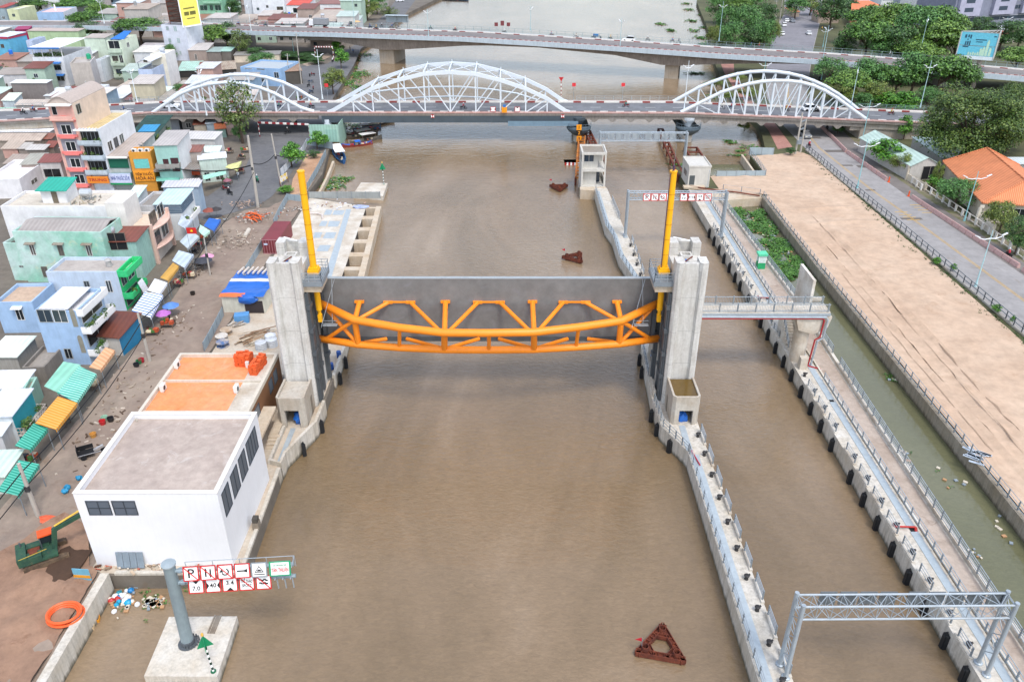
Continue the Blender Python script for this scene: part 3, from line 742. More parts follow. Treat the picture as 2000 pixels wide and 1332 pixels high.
for(a,b,c,d)in((36.6,57.6,38.5,57.5),(36.9,106.9,38.4,106.8)):
 m=MB();m.tube((a,b,3.25),(c,d,3.25),.09);m.tube((a,b,3.25),(a-.05,b+.35,3.3),.1);m.tube((c,d,3.25),(c,d-.3,2.9),.14);m.build('hose_pipe',RED,t)
for y in yf_[1:]:bollard(t,36.75,y+1.6,3.0,.2)
rk=0
for i in range(7,len(yf_)-1):
 if 84<yf_[i]<95:continue
 y0=yf_[i+1]+.6;y1=min(yf_[i]-.7,y0+2.4)
 if y1-y0<1.:continue
 tt=railing('short low railing frame between fenders on the near part of the lock wall',[(36.42,y0,3.15),(36.42,y1,3.15)],.9,3.,3,.022,group='railing frames on the near lock wall')
 m=MB();m.box(36.25,y0-.2,3.0,36.55,y1+.3,3.15);m.build('kerb',CONC_L,tt)
for i in range(0,7):
 y0=yf_[i+1]+.6;y1=min(yf_[i]-.7,y0+3)
 tt=railing('short low railing frame between fenders on the lock wall upstream of the footbridge',[(36.42,y0,3.15),(36.42,y1,3.15)],.9,1.6,3,.022,group='railing frames on the far lock wall')
 m=MB();m.box(36.25,y0-.2,3.0,36.55,y1+.3,3.15);m.build('kerb',CONC_L,tt)
railing('inner railing of the lock wall walkway, near stretch below the footbridge',[(38.8,36,3.2),(38.8,84,3.2)],.95,1.55,3,.025)
railing('inner railing of the lock wall walkway, far stretch past the green sentry box',[(38.8,92,3.2),(38.8,150,3.2)],.95,1.7,3,.025)
railing('outer railing of the lock wall beside the green canal, near stretch',[(41.23,36,2.95),(42.05,80,2.95),(42.25,88,2.95)],1.05,1.75,4,.03)
railing('outer railing of the lock wall beside the weed-choked end of the canal',[(42.35,91,2.95),(42.6,106,2.95),(41.4,151,2.95)],1.05,1.9,4,.03)
t=thing('retaining_wall','stained concrete retaining wall between the green canal and the sand','wall',(50,80,0))
m=MB();wallstrip(m,[(49.95,-30),(49.95,120),(50.4,154.2)],.5,-2.4,2.75);m.build('wall',concrete('9c9385',.85,warm='84755e',tide=1),t)
railing('railing of grey posts and thin rails along the sand, mirrored in the canal',[(50.0,40,2.75),(50.0,120,2.75),(50.45,153.5,2.75)],1.1,1.85,3,.022)
m=MB();m.prism([(36.4,150.5),(50.6,153.2),(50.6,155.3),(40.9,157.0),(36.4,158.3)],-2,2.6);solo('cofferdam',m,CONC_W,'sand-topped concrete dam closing the head of the green canal','dam')
m=MB();m.path([at(1348,364,2.9),at(1400,372,2.9),at(1440,376,2.9),at(1484,383,2.9)],.14,7);solo('drain_pipe',m,RUST,'long rusty pipe lying across the sand dam','pipe')
railing('low wire railing beside the rusty pipe on the sand dam',[at(1412,371,2.6),at(1484,380,2.6)],1.1,3.,2,.02)
t=thing('basin_wall','L-shaped concrete wall round the small green basin by the white hut','wall',(55,175,0))
m=MB();wallstrip(m,[(43.2,167.3),(55.2,167.3)],.35,-2,2.7);m.build('wall',CONC_W,t)
m=MB();wallstrip(m,[(52.9,168),(53.6,183)],.45,-2,2.7);m.build('wall',CONC_W,t)
m=MB();m.quad((42.7,166.9,WZ+.03),(53,166.9,WZ+.03),(53,181,WZ+.03),(42.7,181,WZ+.03));struct('canal_water',m,CANALW)
sheetfence('low grey sheet fence between the small basin and the sand',[at(1399,345,2.6),at(1494,344,2.6)],1.2,2.2)
railing('grey railing along the right side of the small basin',[at(1495,343,2.6),at(1477,318,2.6),at(1464,303,2.6)],1.3,1.4,3,.03)
sheetfence('pale sheet fence at the far end of the sand by the power pole',[at(1463,303,GZ),at(1510,304,GZ)],1.8,3.)
railing('dark steel fence with white mesh between the sand and the road',[(69.75,187,GZ),(69.9,165,GZ),(70.45,136,GZ),(70.55,113,GZ),(70.75,97,GZ),(70.85,70,GZ)],1.5,2.05,3,.04,mat=flat('5f6a70'),pmat=flat('3d464c'),name='road_fence',cat='fence')
m=MB();wallstrip(m,[(69.75,187),(69.9,165),(70.45,136),(70.55,113),(70.75,97),(70.85,70)],.3,GZ-.3,GZ+.28,side=.0);solo('fence_kerb',m,CONC,'low concrete kerb under the road fence','kerb')
SIGNW=flat('f2f2f0',.5);SIGNR=flat('c8201c',.5);SIGNK=flat('17181a',.5);SIGNG=flat('1d9a6a',.5);SIGNGY=flat('8d959a',.5)
SM=[SIGNW,SIGNR,SIGNK,SIGNG,SIGNGY,metal_steel('7d858a')]
def sign(parent,c,right,up,w,h,kind,label=None,wm=0,bm=1):
 r=Vector(right).normalized();u=Vector(up).normalized();n=r.cross(u);c=Vector(c);m=MB()
 def P(a,b,d=0.):return c+r*a*w/2+u*b*h/2+n*d
 def strip(a0,b0,a1,b1,th,d,mt):
  p=Vector((a0*w/2,b0*h/2));q=Vector((a1*w/2,b1*h/2));e=(q-p).normalized();s=Vector((-e.y,e.x))*th/2
  m.add([c+r*k.x+u*k.y+n*d for k in(p-s,q-s,q+s,p+s)],[(0,1,2,3)],mt)
 def poly(pts,d,mt):m.add([P(a,b,d)for a,b in pts],[tuple(range(len(pts)))],mt)
 b=m.v;
 vs=[P(-1,-1),P(1,-1),P(1,1),P(-1,1),P(-1,-1,-.04),P(1,-1,-.04),P(1,1,-.04),P(-1,1,-.04)]
 m.add(vs,[(0,1,2,3)],bm);m.add(vs,[(7,6,5,4),(0,4,5,1),(1,5,6,2),(2,6,7,3),(3,7,4,0)],5)
 poly([(-.84,-.84),(.84,-.84),(.84,.84),(-.84,.84)],.006,wm)
 d=.012;sl=False
 if kind=='P':letter(m,'P',P(0,0,d),r,u,h*.85,2,.01);sl=True
 elif kind=='meet':
  for s,a in((1,-.3),(-1,.3)):
   strip(a,-.5,a,.5,w*.1,d,2);poly([(a-.2,s*.3),(a,s*.7),(a+.2,s*.3)][::(-1 if s>0 else 1)],d,2)
  sl=True
 elif kind=='turn':
  pr_=None
  for k in range(10):
   t=PI*1.1+k*PI*1.3/9;q=(.42*math.cos(t),.42*math.sin(t))
   if pr_:strip(*pr_,*q,w*.09,d,2)
   pr_=q
  poly([(-.75,-.05),(-.2,-.05),(-.45,.35)],d,2);sl=True
 elif kind=='horn':
  strip(-.6,0,.3,0,h*.09,d,2);poly([(.2,-.08),(.65,-.25),(.65,.25),(.2,.08)],d,2);poly([(-.65,-.12),(-.4,-.05),(-.4,.05),(-.65,.12)],d,2)
 elif kind=='works':
  poly([(-.6,-.35),(.6,-.35),(0,.55)],d,2);poly([(-.42,-.24),(.42,-.24),(0,.38)],d+.004,0);strip(-.25,-.1,.25,-.1,h*.08,d+.008,2);strip(-.1,.05,.2,-.1,h*.07,d+.008,2);strip(-.7,-.6,.7,-.6,h*.06,d,2)
 elif kind=='wave':
  for y0 in(.35,-.1):
   pr_=None
   for k in range(9):
    q=(-.55+1.1*k/8,y0+.13*math.sin(k*PI/2));
    if pr_:strip(*pr_,*q,h*.1,d,2)
    pr_=q
  sl=True
 elif kind=='sport':
  letter(m,'THỂ THAO',P(0,.28,d),r,u,h*.3,2,.004,width=w*.76);letter(m,'SPORT',P(0,-.3,d),r,u,h*.3,2,.004,width=w*.62);sl=True
 elif kind.startswith('d'):
  poly([(-.45,.84),(0,.3),(.45,.84)],d,2);letter(m,kind[1:],P(0,-.3,d),r,u,h*.42,2,.006)
 elif kind.startswith('u'):
  poly([(-.45,-.84),(.45,-.84),(0,-.4)],d,2);letter(m,kind[1:],P(0,.22,d),r,u,h*.42,2,.006)
 elif kind.startswith('s'):
  poly([(-.84,-.5),(-.5,0),(-.84,.5)],d,2);poly([(.84,-.5),(.84,.5),(.5,0)],d,2);letter(m,kind[1:],P(0,0,d),r,u,h*.42,2,.006)
 elif kind=='name':
  letter(m,'TÂN THUẬN',P(0,-.2,d),r,u,h*.36,1,.006,width=w*.78);letter(m,'CẦU CỐNG NGĂN TRIỀU',P(0,.45,d),r,u,h*.14,3,.0,width=w*.62)
 if sl:strip(-.84,.84,.84,-.84,w*.07,d+.02,1)
 o=m.build('sign_panel',SM,parent)
 if label:o['label']=label
 return o
def truss(parent,A,B,hgt,dep,depdir,bays,r=.07,rw=.03):
 A=Vector(A);B=Vector(B);dd=Vector(depdir).normalized()*dep;dz=Vector((0,0,-hgt))
 ch=MB();wb=MB()
 for o in(Vector((0,0,0)),dd,dz,dd+dz):ch.tube(A+o,B+o,r,n=8)
 for k in range(bays+1):
  p=A.lerp(B,k/bays)
  for(o1,o2)in((Vector((0,0,0)),dz),(dd,dd+dz),(Vector((0,0,0)),dd),(dz,dz+dd)):wb.tube(p+o1,p+o2,rw,n=5)
  if k<bays:
   q=A.lerp(B,(k+1)/bays);f=k%2
   for(o1,o2)in((Vector((0,0,0)),dz),(dd,dd+dz),(Vector((0,0,0)),dd),(dz,dz+dd)):
    wb.tube(p+(o1 if f else o2),q+(o2 if f else o1),rw,n=5)
 ch.build('truss_chord',GALV,parent);wb.build('truss_lattice',GALV,parent)
def leg_pair(parent,p,q,ztop,r=.17):
 for c in(p,q):
  m=MB();m.tube((c[0],c[1],p[2]),(c[0],c[1],ztop),r,n=12);m.lathe([(r*2,0),(r*2,.12),(r*1.3,.18),(r,.5)],(c[0],c[1],p[2]),12);m.build('leg',GALV,parent)
 m=MB();n=7
 for k in range(n):
  za=p[2]+.4+(ztop-p[2]-.8)*k/n;zb=p[2]+.4+(ztop-p[2]-.8)*(k+1)/n
  a,b=(p,q)if k%2 else(q,p)
  m.tube((a[0],a[1],za),(b[0],b[1],zb),.04,n=5);m.tube((p[0],p[1],zb),(q[0],q[1],zb),.04,n=5)
 m.build('leg_lattice',GALV,parent)
t=thing('sign_gantry','galvanised lattice gantry over the near end of the lock, sign backs turned to the camera','gantry',(29,41.6,3))
L1,L2=(21.1,42.2,3.0),(21.2,41.0,3.0);R1,R2=(36.8,42.35,3.0),(36.85,41.2,3.0)
leg_pair(t,L1,L2,10.9);leg_pair(t,R1,R2,10.9)
truss(t,(21.2,41.05,10.65),(36.8,41.2,10.65),1.3,1.15,(0,1,0),14,.085,.032)
for x in[23.+1.5*k for k in range(4)]+[29.6+1.5*k for k in range(5)]:
 m=MB();m.box(x,42.5,9.3,x+1.25,42.58,10.6);m.build('sign_back',paint('6d7478',.5,.2,.3),t)
t=thing('sign_gantry','galvanised gantry over the lock carrying a row of red-bordered river signs','gantry',(28,131.6,3))
leg_pair(t,(20.0,132.3,3.0),(20.0,131.2,3.0),11.3,.2);leg_pair(t,(36.9,132.2,3.0),(36.9,131.1,3.0),11.3,.2)
truss(t,(20,131.3,11.1),(36.9,131.3,11.1),1.25,1.0,(0,1,0),16,.09,.035)
for px,kind in zip((1263.5,1279,1294.5,1308.5,1335.5,1351,1367,1382.5),('P','meet','turn','horn','d7.0','s15','u3.4','sport')):
 p=aty(px,385.5,131.05);sign(t,p,(1,0,0),(0,.12,1),1.24,1.32,kind)
t=thing('sign_gantry','bare galvanised gantry between the two small concrete huts, seen from behind its signs','gantry',(28,173,3))
leg_pair(t,(19.2,173.6,3.0),(19.2,172.5,3.0),10.6,.22);leg_pair(t,(38.1,173.6,2.6),(38.1,172.5,2.6),10.6,.22)
truss(t,(19.2,172.5,10.4),(38.1,172.5,10.4),1.7,1.1,(0,1,0),16,.1,.04)
for k in range(8):
 m=MB();m.box(21+1.75*k+(1.2 if k>3 else 0),173.7,8.8,22.4+1.75*k+(1.2 if k>3 else 0),173.8,10.3);m.build('sign_back',paint('b9c0c4',.5,.15,.2),t)
m=MB();blk=[g2(x,y,2.05)for x,y in[(330,1204),(463,1203),(424,1321),(281,1320)]]
m.prism(blk,-1.5,2.05);solo('concrete_block',m,concrete('cdc8be',.6,warm='bcae98',tide=1),'square pale concrete block in the water at bottom left, under the sign pole','pier block',loc=(*blk[3],0))
m=MB();m.box(-25.3,46.,2.052,-25.0,47.9,2.06);m.bar((-25.4,46.,2.1),(-25.4,47.9,2.1),.12,.1);m.bar((-24.9,46.,2.1),(-24.9,47.9,2.1),.12,.1)
solo('drain_channel',m,[CONC_D],'short drain slot let into the concrete block behind the sign pole','drain')
t=thing('sign_pole','thick grey steel pole holding two rows of red-bordered river signs','sign',(-26.7,45.0,2.05))
m=MB();m.tube((-26.7,45.0,2.05),(-26.45,45.0,10.9),.5,.46,n=20);m.build('pole',metal_steel('8d9da3',.5),t)
m=MB();m.lathe([(.78,0),(.78,.12),(.58,.14),(.56,.5),(.5,.52)],(-26.7,45.0,2.05),20)
for k in range(16):
 a=2*PI*k/16;m.box(-26.45+.66*math.cos(a)-.05,45.0+.66*math.sin(a)-.05,2.15,-26.45+.66*math.cos(a)+.05,45.0+.66*math.sin(a)+.05,2.45)
m.build('base_flange',DARKST,t)
m=MB();m.lathe([(.56,0),(.56,.12),(.2,.2)],(-26.45,45.0,10.9),20);m.build('pole_cap',metal_steel('a8b4b8',.5),t)
SA=Vector((-26.4,45.25,10.05));SBv=Vector((9.2,.75,0)).normalized()
for z in(10.2,8.95):
 m=MB();a=Vector((-26.45,45.0,z));m.tube(a,a+SBv*9.4,.17,n=12);m.lathe([(.3,-.0),(.3,.1)],a+SBv*.75,10);m.build('arm',metal_steel('93a3aa',.5),t)
upv=Vector((0,.30,1));off=Vector((SBv.y,-SBv.x,0))*.42
top=['P','meet','turn','horn','works','name'];bot=['d7.0','s40','u3.4','sport','wave']
for k,kd in enumerate(top):
 c=Vector((-26.45,45.0,10.42))+SBv*(1.66+1.29*k+(.3 if k==5 else 0))+off+Vector((0,0,-.2))
 sign(t,c,SBv,upv,1.2 if k<5 else 1.65,1.26,kd,bm=1 if k<4 else(4 if k==4 else 3),wm=0)
for k,kd in enumerate(bot):
 c=Vector((-26.45,45.0,8.86))+SBv*(1.8+1.29*k)+off;sign(t,c,SBv,upv,1.2,1.22,kd)
m=MB();a=Vector((-26.45,45.0,10.95))+SBv*1.2+off*-.3
m.tube(a,a+SBv*8.3,.03,n=6)
for k in range(5):m.tube(a+SBv*(8.2*k/4),a+SBv*(8.2*k/4)-Vector((0,0,1.)),.03,n=5)
e=a+SBv*8.3;m.tube(e,e+off*3,.03,n=5);m.tube(e-Vector((0,0,1.1)),e,.03,n=5)
m.build('walkway_rail',GALV,t)
m=MB()
for k in range(3):
 p=Vector((-26.45,45.0,9.2))+SBv*(7.9+.6*k);m.bar(p,p-Vector((0,0,1.5)),.08,.08);m.bar(p,p+off*1.4,.08,.08)
m.build('ladder_bracket',GALV,t)
def beacon(label,p,hgt,lean=(0,0),sz=1.):
 t=thing('channel_beacon',label,'beacon',p);n=10;p=Vector(p);q=p+Vector((lean[0],lean[1],hgt))
 m=MB()
 for k in range(n):m.tube(p.lerp(q,k/n),p.lerp(q,(k+1)/n),.09,n=8,m=k%2)
 m.build('striped_post',[flat('f4f4f0'),flat('12382a')],t)
 m=MB()
 w=.62*sz
 for a in(0,PI/2):
  dx,dy=math.cos(a+.4)*w,math.sin(a+.4)*w
  b=q+Vector((0,0,.0));v=[b+Vector((-dx,-dy,0)),b+Vector((dx,dy,0)),b+Vector((0,0,1.25*sz))];o=Vector((-dy,dx,0)).normalized()*.02
  m.add([x-o for x in v]+[x+o for x in v],[(0,1,2),(5,4,3),(0,3,4,1),(1,4,5,2),(2,5,3,0)],0)
 m.build('topmark',[flat('0f8a5c',.5)],t)
 m=MB();m.lathe([(.1,0),(.12,.15),(.05,.3)],q+Vector((0,0,1.22*sz)),8);m.build('lamp',flat('e0b050',.4),t)
 m=MB();m.lathe([(.22,0),(.22,.1)],p,10);m.build('foot',flat('12603f'),t)
b0=at(417,1311,2.05);beacon('green triangle beacon on a striped post, on the sign pole block',(b0.x,b0.y,2.05),2.9,(-.1,0.),1.)
m=MB();m.prism([g2(x,y,1.9)for x,y in[(705,357),(757,358),(748,383),(690,379)]],-1.5,1.9);m.box(-29.6,159,1.902,-29.2,160.5,1.96)
solo('concrete_block',m,CONC_L,'flat concrete block in the river beyond the working deck','pier block')
b0=at(752.5,358.5,1.9);beacon('green triangle beacon on a black and white post at the far concrete block',(b0.x-.2,b0.y-.6,1.9),3.2,(-.05,0.),1.15)
def mooring(label,c,rz,s=1.,sunk=0.,flag=True):
 c=Vector(c);t=thing('mooring_frame',label,'mooring frame',c,'rusty mooring frames in the river',0.)
 P3=[Vector((s*2.05*math.cos(rz+k*2*PI/3),s*2.05*math.sin(rz+k*2*PI/3),0))for k in range(3)]
 m=MB()
 def chan(a,b,w=.42,h=.5):
  d=(b-a).normalized();n_=Vector((-d.y,d.x,0))
  m.bar(a,b,w,.06);
  for s_ in(-1,1):m.bar(a+n_*s_*w/2+Vector((0,0,.02)),b+n_*s_*w/2+Vector((0,0,.02)),.05,h)
 for k in range(3):
  a=P3[k];b=P3[(k+1)%3];chan(c+a+(a-b).normalized()*.25,c+b+(b-a).normalized()*.25)
  for f in(.34,.46,.6):
   q=c+a.lerp(b,f);d=(b-a).normalized();n_=Vector((-d.y,d.x,0));m.bar(q-n_*.22+Vector((0,0,.1)),q+n_*.22+Vector((0,0,.1)),.05,.3)
 for k in range(3):
  a=P3[k];b=P3[(k+1)%3];e=P3[(k+2)%3]
  chan(c+a.lerp(b,.34),c+a.lerp(e,.34),.3,.42)
 m.build('beam_frame',RUST,t)
 for k in range(3):
  q=c+P3[k]*.72;m=MB();m.lathe([(.29,-.3),(.29,.62)],q,12);vs=m.v;m=MB()
  m.lathe([(.3,-.4),(.3,.62),(.25,.62),(.25,.05),(.001,.05)],q,14);m.build('pile_sleeve',RUST,t,smooth=False)
 if flag:
  q=c+P3[int(flag)%3]*.72;m=MB();m.tube(q+Vector((-.3,0,.6)),q+Vector((-.35,0,1.6)),.025,n=5);m.build('flag_pole',STEEL,t)
  m=MB();v=[q+Vector((-.35,0,1.6)),q+Vector((-.35,0,1.15)),q+Vector((-.95,-.1,1.5))];o_=Vector((0,.02,0));m.add(v+[x+o_ for x in v],[(0,1,2),(5,4,3),(0,3,4,1),(1,4,5,2),(2,5,3,0)]);m.build('flag',flat('b8152a'),t)
p=at(1291,1262,1.2);mooring('large rusty triangular mooring frame in the near water at bottom right',(p.x,p.y,1.2),1.35,1.,0,4)
p=at(1123,503,1.3);mooring('rusty triangular mooring frame with a red flag, nearer of the two beyond the gate',(p.x,p.y,1.3),1.0,.95,0,1)
p=at(1092,366,1.3);mooring('rusty triangular mooring frame beside the two-storey hut, farthest upstream',(p.x,p.y,1.3),.55,.95,0,1)
m=MB()
for o in[x for x in D.objects if x.name.startswith('mooring_frame')]:pass
t=thing('control_hut','two-storey unfinished concrete control hut at the far end of the lock pier','hut',(16.7,159,3))
HW=paint('c9c6be',.8,.15,.4)
x0,x1,y0,y1=14.2,19.2,159,165
m=MB()
for xx in(x0,x1-.35):
 for yy in(y0,y1-.35):m.box(xx,yy,-1.5,xx+.35,yy+.35,9.6)
m.box(x0+.002,y0+.002,2.5,x1-.002,y1-.002,3.0);m.box(x0+.002,y0+.002,6.1,x1-.002,y1-.002,6.6)
m.build('frame',HW,t)
m=MB();m.box(x0-.05,y0-.05,9.6,x1+.05,y1+.05,9.8)
for q in((x0-.05,y0-.05,x1+.05,y0+.2),(x0-.05,y1-.2,x1+.05,y1+.05),(x0-.05,y0+.2,x0+.2,y1-.2),(x1-.2,y0+.2,x1+.05,y1-.2)):m.box(q[0],q[1],9.8,q[2],q[3],10.1)
m.build('roof',[HW],t)
m=MB();m.box(x0+.4,y0+.4,9.802,x1-.4,y1-.4,9.81);m.build('roof_deck',CONC_D,t)
m=MB();m.box(x0+.35,y0+1.2,3.0,x0+3.2,y0+1.4,6.1);m.box(x0+.35,y0+1.2,6.6,x0+3.4,y0+1.4,9.6);m.box(x0+.02,y0+.35,3.0,x0+.2,y1-.35,5.9);m.box(x0+.02,y0+.35,6.6,x0+.2,y1-.35,7.6);m.box(x0+.02,y0+3.4,7.6,x0+.2,y1-.35,9.6);m.box(x0+.35,y1-.2,3,x1-.35,y1-.02,9.5);m.build('wall',HW,t)
for(a,b,c,d,yy)in((x0+.6,7.9,x0+1.5,9.2,1.19),(x0+1.6,7.9,x0+2.5,9.2,1.19),(x0+3.25,3.0,x0+4.1,5.4,3.)):
 q=MB();q.box(a,y0+yy-.03,b,c,y0+yy,d);q.build('window',GLASSB,t)
m=MB();m.box(x1-.15,y0+1.5,3,x1-.05,y1-.4,4.2);m.build('wall',HW,t)
m=MB();m.prism([(14.0,157.2),(19.4,156.4),(19.4,159),(14.0,159)],-1.5,2.9);m.build('landing',CONC_W,t)
t=thing('control_hut','single-storey pale concrete hut with a doorway, at the head of the sand dam','hut',(38.6,160,2.6))
x0,x1,y0,y1,zt=36.45,40.9,160,166.8,6.7
m=MB();m.box(x0,y0,-1.5,x1,y1,zt);m.build('wall',HW,t)
m=MB();m.box(x0-.1,y0-.1,zt,x1+.1,y1+.1,zt+.12)
for q in((x0-.1,y0-.1,x1+.1,y0+.1),(x0-.1,y1-.1,x1+.1,y1+.1),(x0-.1,y0+.1,x0+.1,y1-.1),(x1-.1,y0+.1,x1+.1,y1-.1)):m.box(q[0],q[1],zt+.12,q[2],q[3],zt+.35)
m.build('roof',HW,t)
m=MB();m.box(x0+.25,y0-.03,2.7,x0+1.35,y0+.0,5.0);m.build('door',flat('4a5052'),t)
m=MB();m.box(x0-.03,y0+2.,4.1,x0,y0+4.8,5.3);m.build('window',GLASSB,t)
m=MB();m.box(x0-1.,y0-1.4,2.6,x0+3.4,y0-.05,3.0);m.build('landing',CONC_W,t)
m=MB();m.tube((40.,158.,2.6),(40.2,158.1,6.8),.05,n=6);solo('post',m,GALV,'thin pale post standing on the sand dam in front of the single-storey hut','post')
t=thing('footbridge','concrete footbridge from the right gate tower to a column on the lock wall','footbridge',(37,89,3))
m=MB();m.box(20.8,88.0,9.9,39.6,90.4,10.5);m.build('deck',CONC_L,t)
m=MB();m.box(20.8,87.85,10.05,39.65,88.0,10.35);m.build('edge_beam',GALV,t)
m=MB();m.lathe([(.95,0),(.95,5.2),(1.1,5.6)],(37.0,89.2,3.0),20);m.build('column',CONC_L,t,smooth=False)
m=MB();m.add([(x,y,z)for y in(87.9,90.5)for x,z in((36.0,8.0),(38.,7.4),(39.6,8.4),(39.9,9.9),(35.4,9.9))],[(0,1,2,3,4),(9,8,7,6,5),(0,5,6,1),(1,6,7,2),(2,7,8,3),(3,8,9,4),(4,9,5,0)]);m.build('column_head',CONC_L,t)
for y_,in((88.1,),(90.3,)):
 m=MB()
 for z in(10.6,11.5):m.bar((21,y_,z),(39.5,y_,z),.07,.07)
 for k in range(95):
  x=21.1+k*.195;m.bar((x,y_,10.6),(x,y_,11.5),.03,.03)
 m.build('balustrade',GALV,t)
 for k in range(9):
  m=MB();m.box(21.2+2.25*k,y_-.06,10.5,21.35+2.25*k,y_+.06,11.65);m.build('post',STEEL,t)
m=MB();m.path([(21,87.75,9.75),(38.7,87.75,9.75),(38.9,87.7,9.5),(38.75,87.6,7.2),(38.2,87.6,6.8),(38.0,87.6,3.2)],.11,8);m.build('drain_pipe',flat('a3262c'),t)
m=MB();m.path([(21,87.8,9.95),(39.1,87.7,9.95),(39.3,87.6,9.6),(39.1,87.5,7.1),(38.5,87.5,6.7),(38.3,87.5,3.2)],.13,8);m.build('cable_duct',GALV,t)
m=MB();m.path([(38.0,87.6,3.2),(37.9,87.4,3.1),(39.3,86.6,3.1)],.1,7);m.build('drain_pipe',flat('a3262c'),t)
m=MB()
n=14
for k in range(n):m.box(36.55,91.5+.36*k,3.0,37.9,91.86+.36*k,3.2+.27*k)
m.build('stair',CONC_L,t)
m=MB();m.add([(x,y,z)for x in(37.95,38.2)for y,z in((91.,3.),(97.,3.),(97.,7.6),(91.2,4.2))],[(3,2,1,0),(4,5,6,7),(0,1,5,4),(1,2,6,5),(2,3,7,6),(3,0,4,7)]);m.build('stair_wall',CONC_L,t)
m=MB();m.box(36.5,96.6,6.6,40.4,98.2,6.9)
for k in range(11):m.box(38.6,96.6-.36*k-.36,6.6+.32*k,40.2,96.6-.36*k,6.95+.32*k)
m.build('stair',CONC_L,t)
m=MB();m.box(37.7,90.45,8.0,38.05,95.6,13.7);m.build('parapet_slab',concrete('dcd8d0',.15),t)
m=MB();m.box(36.6,86.6,3.001,37.5,87.5,4.6);m.build('pedestal',CONC_L,t)
railing('pale stair railing beside the footbridge steps',[(36.6,91.6,3.4),(36.6,96.4,6.8)],.95,1.2,3,.025)
p=at(1466,523,2.55)
t=thing('sentry_box','green and white fibreglass sentry box with a pale green roof on the lock walkway','booth',(40.5,p.y,2.55))
m=MB();m.box(39.9,p.y-.6,2.56,41.1,p.y+.6,3.6);m.build('base',flat('23a066',.4),t)
m=MB()
for xx in(39.9,41.0):
 for yy in(p.y-.6,p.y+.5):m.box(xx,yy,3.6,xx+.1,yy+.1,4.85)
m.box(39.95,p.y+.4,3.6,41.05,p.y+.5,4.85);m.build('frame',flat('e9efe9'),t)
m=MB();m.box(39.75,p.y-.75,4.85,41.25,p.y+.75,5.2);m.build('roof',flat('58c79a',.5),t)
m=MB();m.box(39.98,p.y-.58,3.62,41.0,p.y-.55,4.8);m.build('window',flat('c7d6d2',.2),t)
WB=paint('e3e4e6',.75,.05,.07)
t=thing('station_building','large plain white station building with a bare flat roof','building',(-31.5,53.2,GZ))
x0,x1,y0,y1,zt=-37.75,-25.35,53.2,65.45,11.0
m=MB();m.box(x0,y0,GZ,x1,y1,zt-.6)
for q in((x0,y0,x1,y0+.35),(x0,y1-.35,x1,y1),(x0,y0+.35,x0+.35,y1-.35),(x1-.35,y0+.35,x1,y1-.35)):m.box(q[0],q[1],zt-.6,q[2],q[3],zt)
m.build('wall',WB,t)
ROOFC=two('b5a79c','a5968c',.16,.35,.65,.9,c3='c4bcb6',dist=1.6,bump=.1)
m=MB();m.box(x0+.35,y0+.35,zt-.6,x1-.35,y1-.35,zt-.55);m.build('roof',ROOFC,t)
m=MB();m.box(x0-.04,y0-.04,zt,x1+.04,y0+.4,zt+.06);m.box(x0-.04,y1-.4,zt,x1+.04,y1+.04,zt+.06);m.box(x0-.04,y0+.4,zt,x0+.4,y1-.4,zt+.06);m.box(x1-.4,y0+.4,zt,x1+.04,y1-.4,zt+.06);m.build('parapet_cap',paint('dcd8cf',.8,.12,.3),t)
WIN=paint('59646f',.35,.12,0)
def flatwin(parent,a,b,z0,z1,outward,nx=2,nz=2,mat=None,frame=None,fr=.05):
 a=Vector((*a,0));b=Vector((*b,0));o=Vector((*outward,0)).normalized();d=(b-a).normalized();L=(b-a).length
 def bx(m,s0,s1,za,zb,d0,d1):
  P=[a+d*s0+o*d0,a+d*s1+o*d0,a+d*s1+o*d1,a+d*s0+o*d1];m.prism([(p.x,p.y)for p in P],za,zb)
 m=MB();bx(m,0,L,z0,z1,-.05,.02);w_=m.build('window',mat or GLASS,parent)
 m=MB()
 for k in range(nx+1):s=(L-fr)*k/nx;bx(m,s,s+fr,z0,z1,.02,.06)
 for k in range(nz+1):z=z0+(z1-z0-fr)*k/nz;bx(m,fr,L-fr,z,z+fr,.02,.055)
 m.build('window_frame',frame or FRAMEW,w_);return w_
DF=flat('3a424a',.5)
flatwin(t,(-36.9,y0),(-34.85,y0),8.6,10.2,(0,-1),2,2,WIN,DF,.07);flatwin(t,(-34.65,y0),(-32.6,y0),8.6,10.2,(0,-1),2,2,WIN,DF,.07)
for ya,yc,n in((53.9,55.7,2),(56.3,58.2,2),(58.7,60.6,2),(61.1,64.2,4)):flatwin(t,(x1,ya),(x1,yc),7.7,10.3,(1,0),n,1,WIN,DF,.07)
m=MB();m.tube((x0+.7,y1-.8,zt-.5),(x0+.7,y1-.8,zt-.2),.12);m.build('roof_outlet',CONC,t)
t=thing('station_building','low building with an orange-painted flat roof and brown side wall','building',(-33.8,74,GZ))
x0,x1,y0,y1,zt=-39.7,-27.95,65.5,82.3,8.0
BR_=paint('7a5334',.75,.12,.2)
m=MB();m.box(x0,y0,GZ,x1,y1,zt-.5);m.build('wall',BR_,t)
m=MB()
for q in((x0,y1-.35,x1,y1),(x0,y0,x0+.35,y1-.35),(x1-.35,y0,x1,y1-.35)):m.box(q[0],q[1],zt-.5,q[2],q[3],zt)
for yy in(70.2,76.4):m.box(x0+.35,yy,zt-.5,x1-.35,yy+.22,zt-.2)
m.build('parapet',paint('cfc7b8',.8,.15,.35),t)
OR=two('e2986c','e88a50',.2,.38,.66,.75,c3='e7a584',dist=1.4,bump=.05)
m=MB();m.box(x0+.35,y0+.1,zt-.5,x1-2.6,y1-.35,zt-.46);m.build('roof',OR,t)
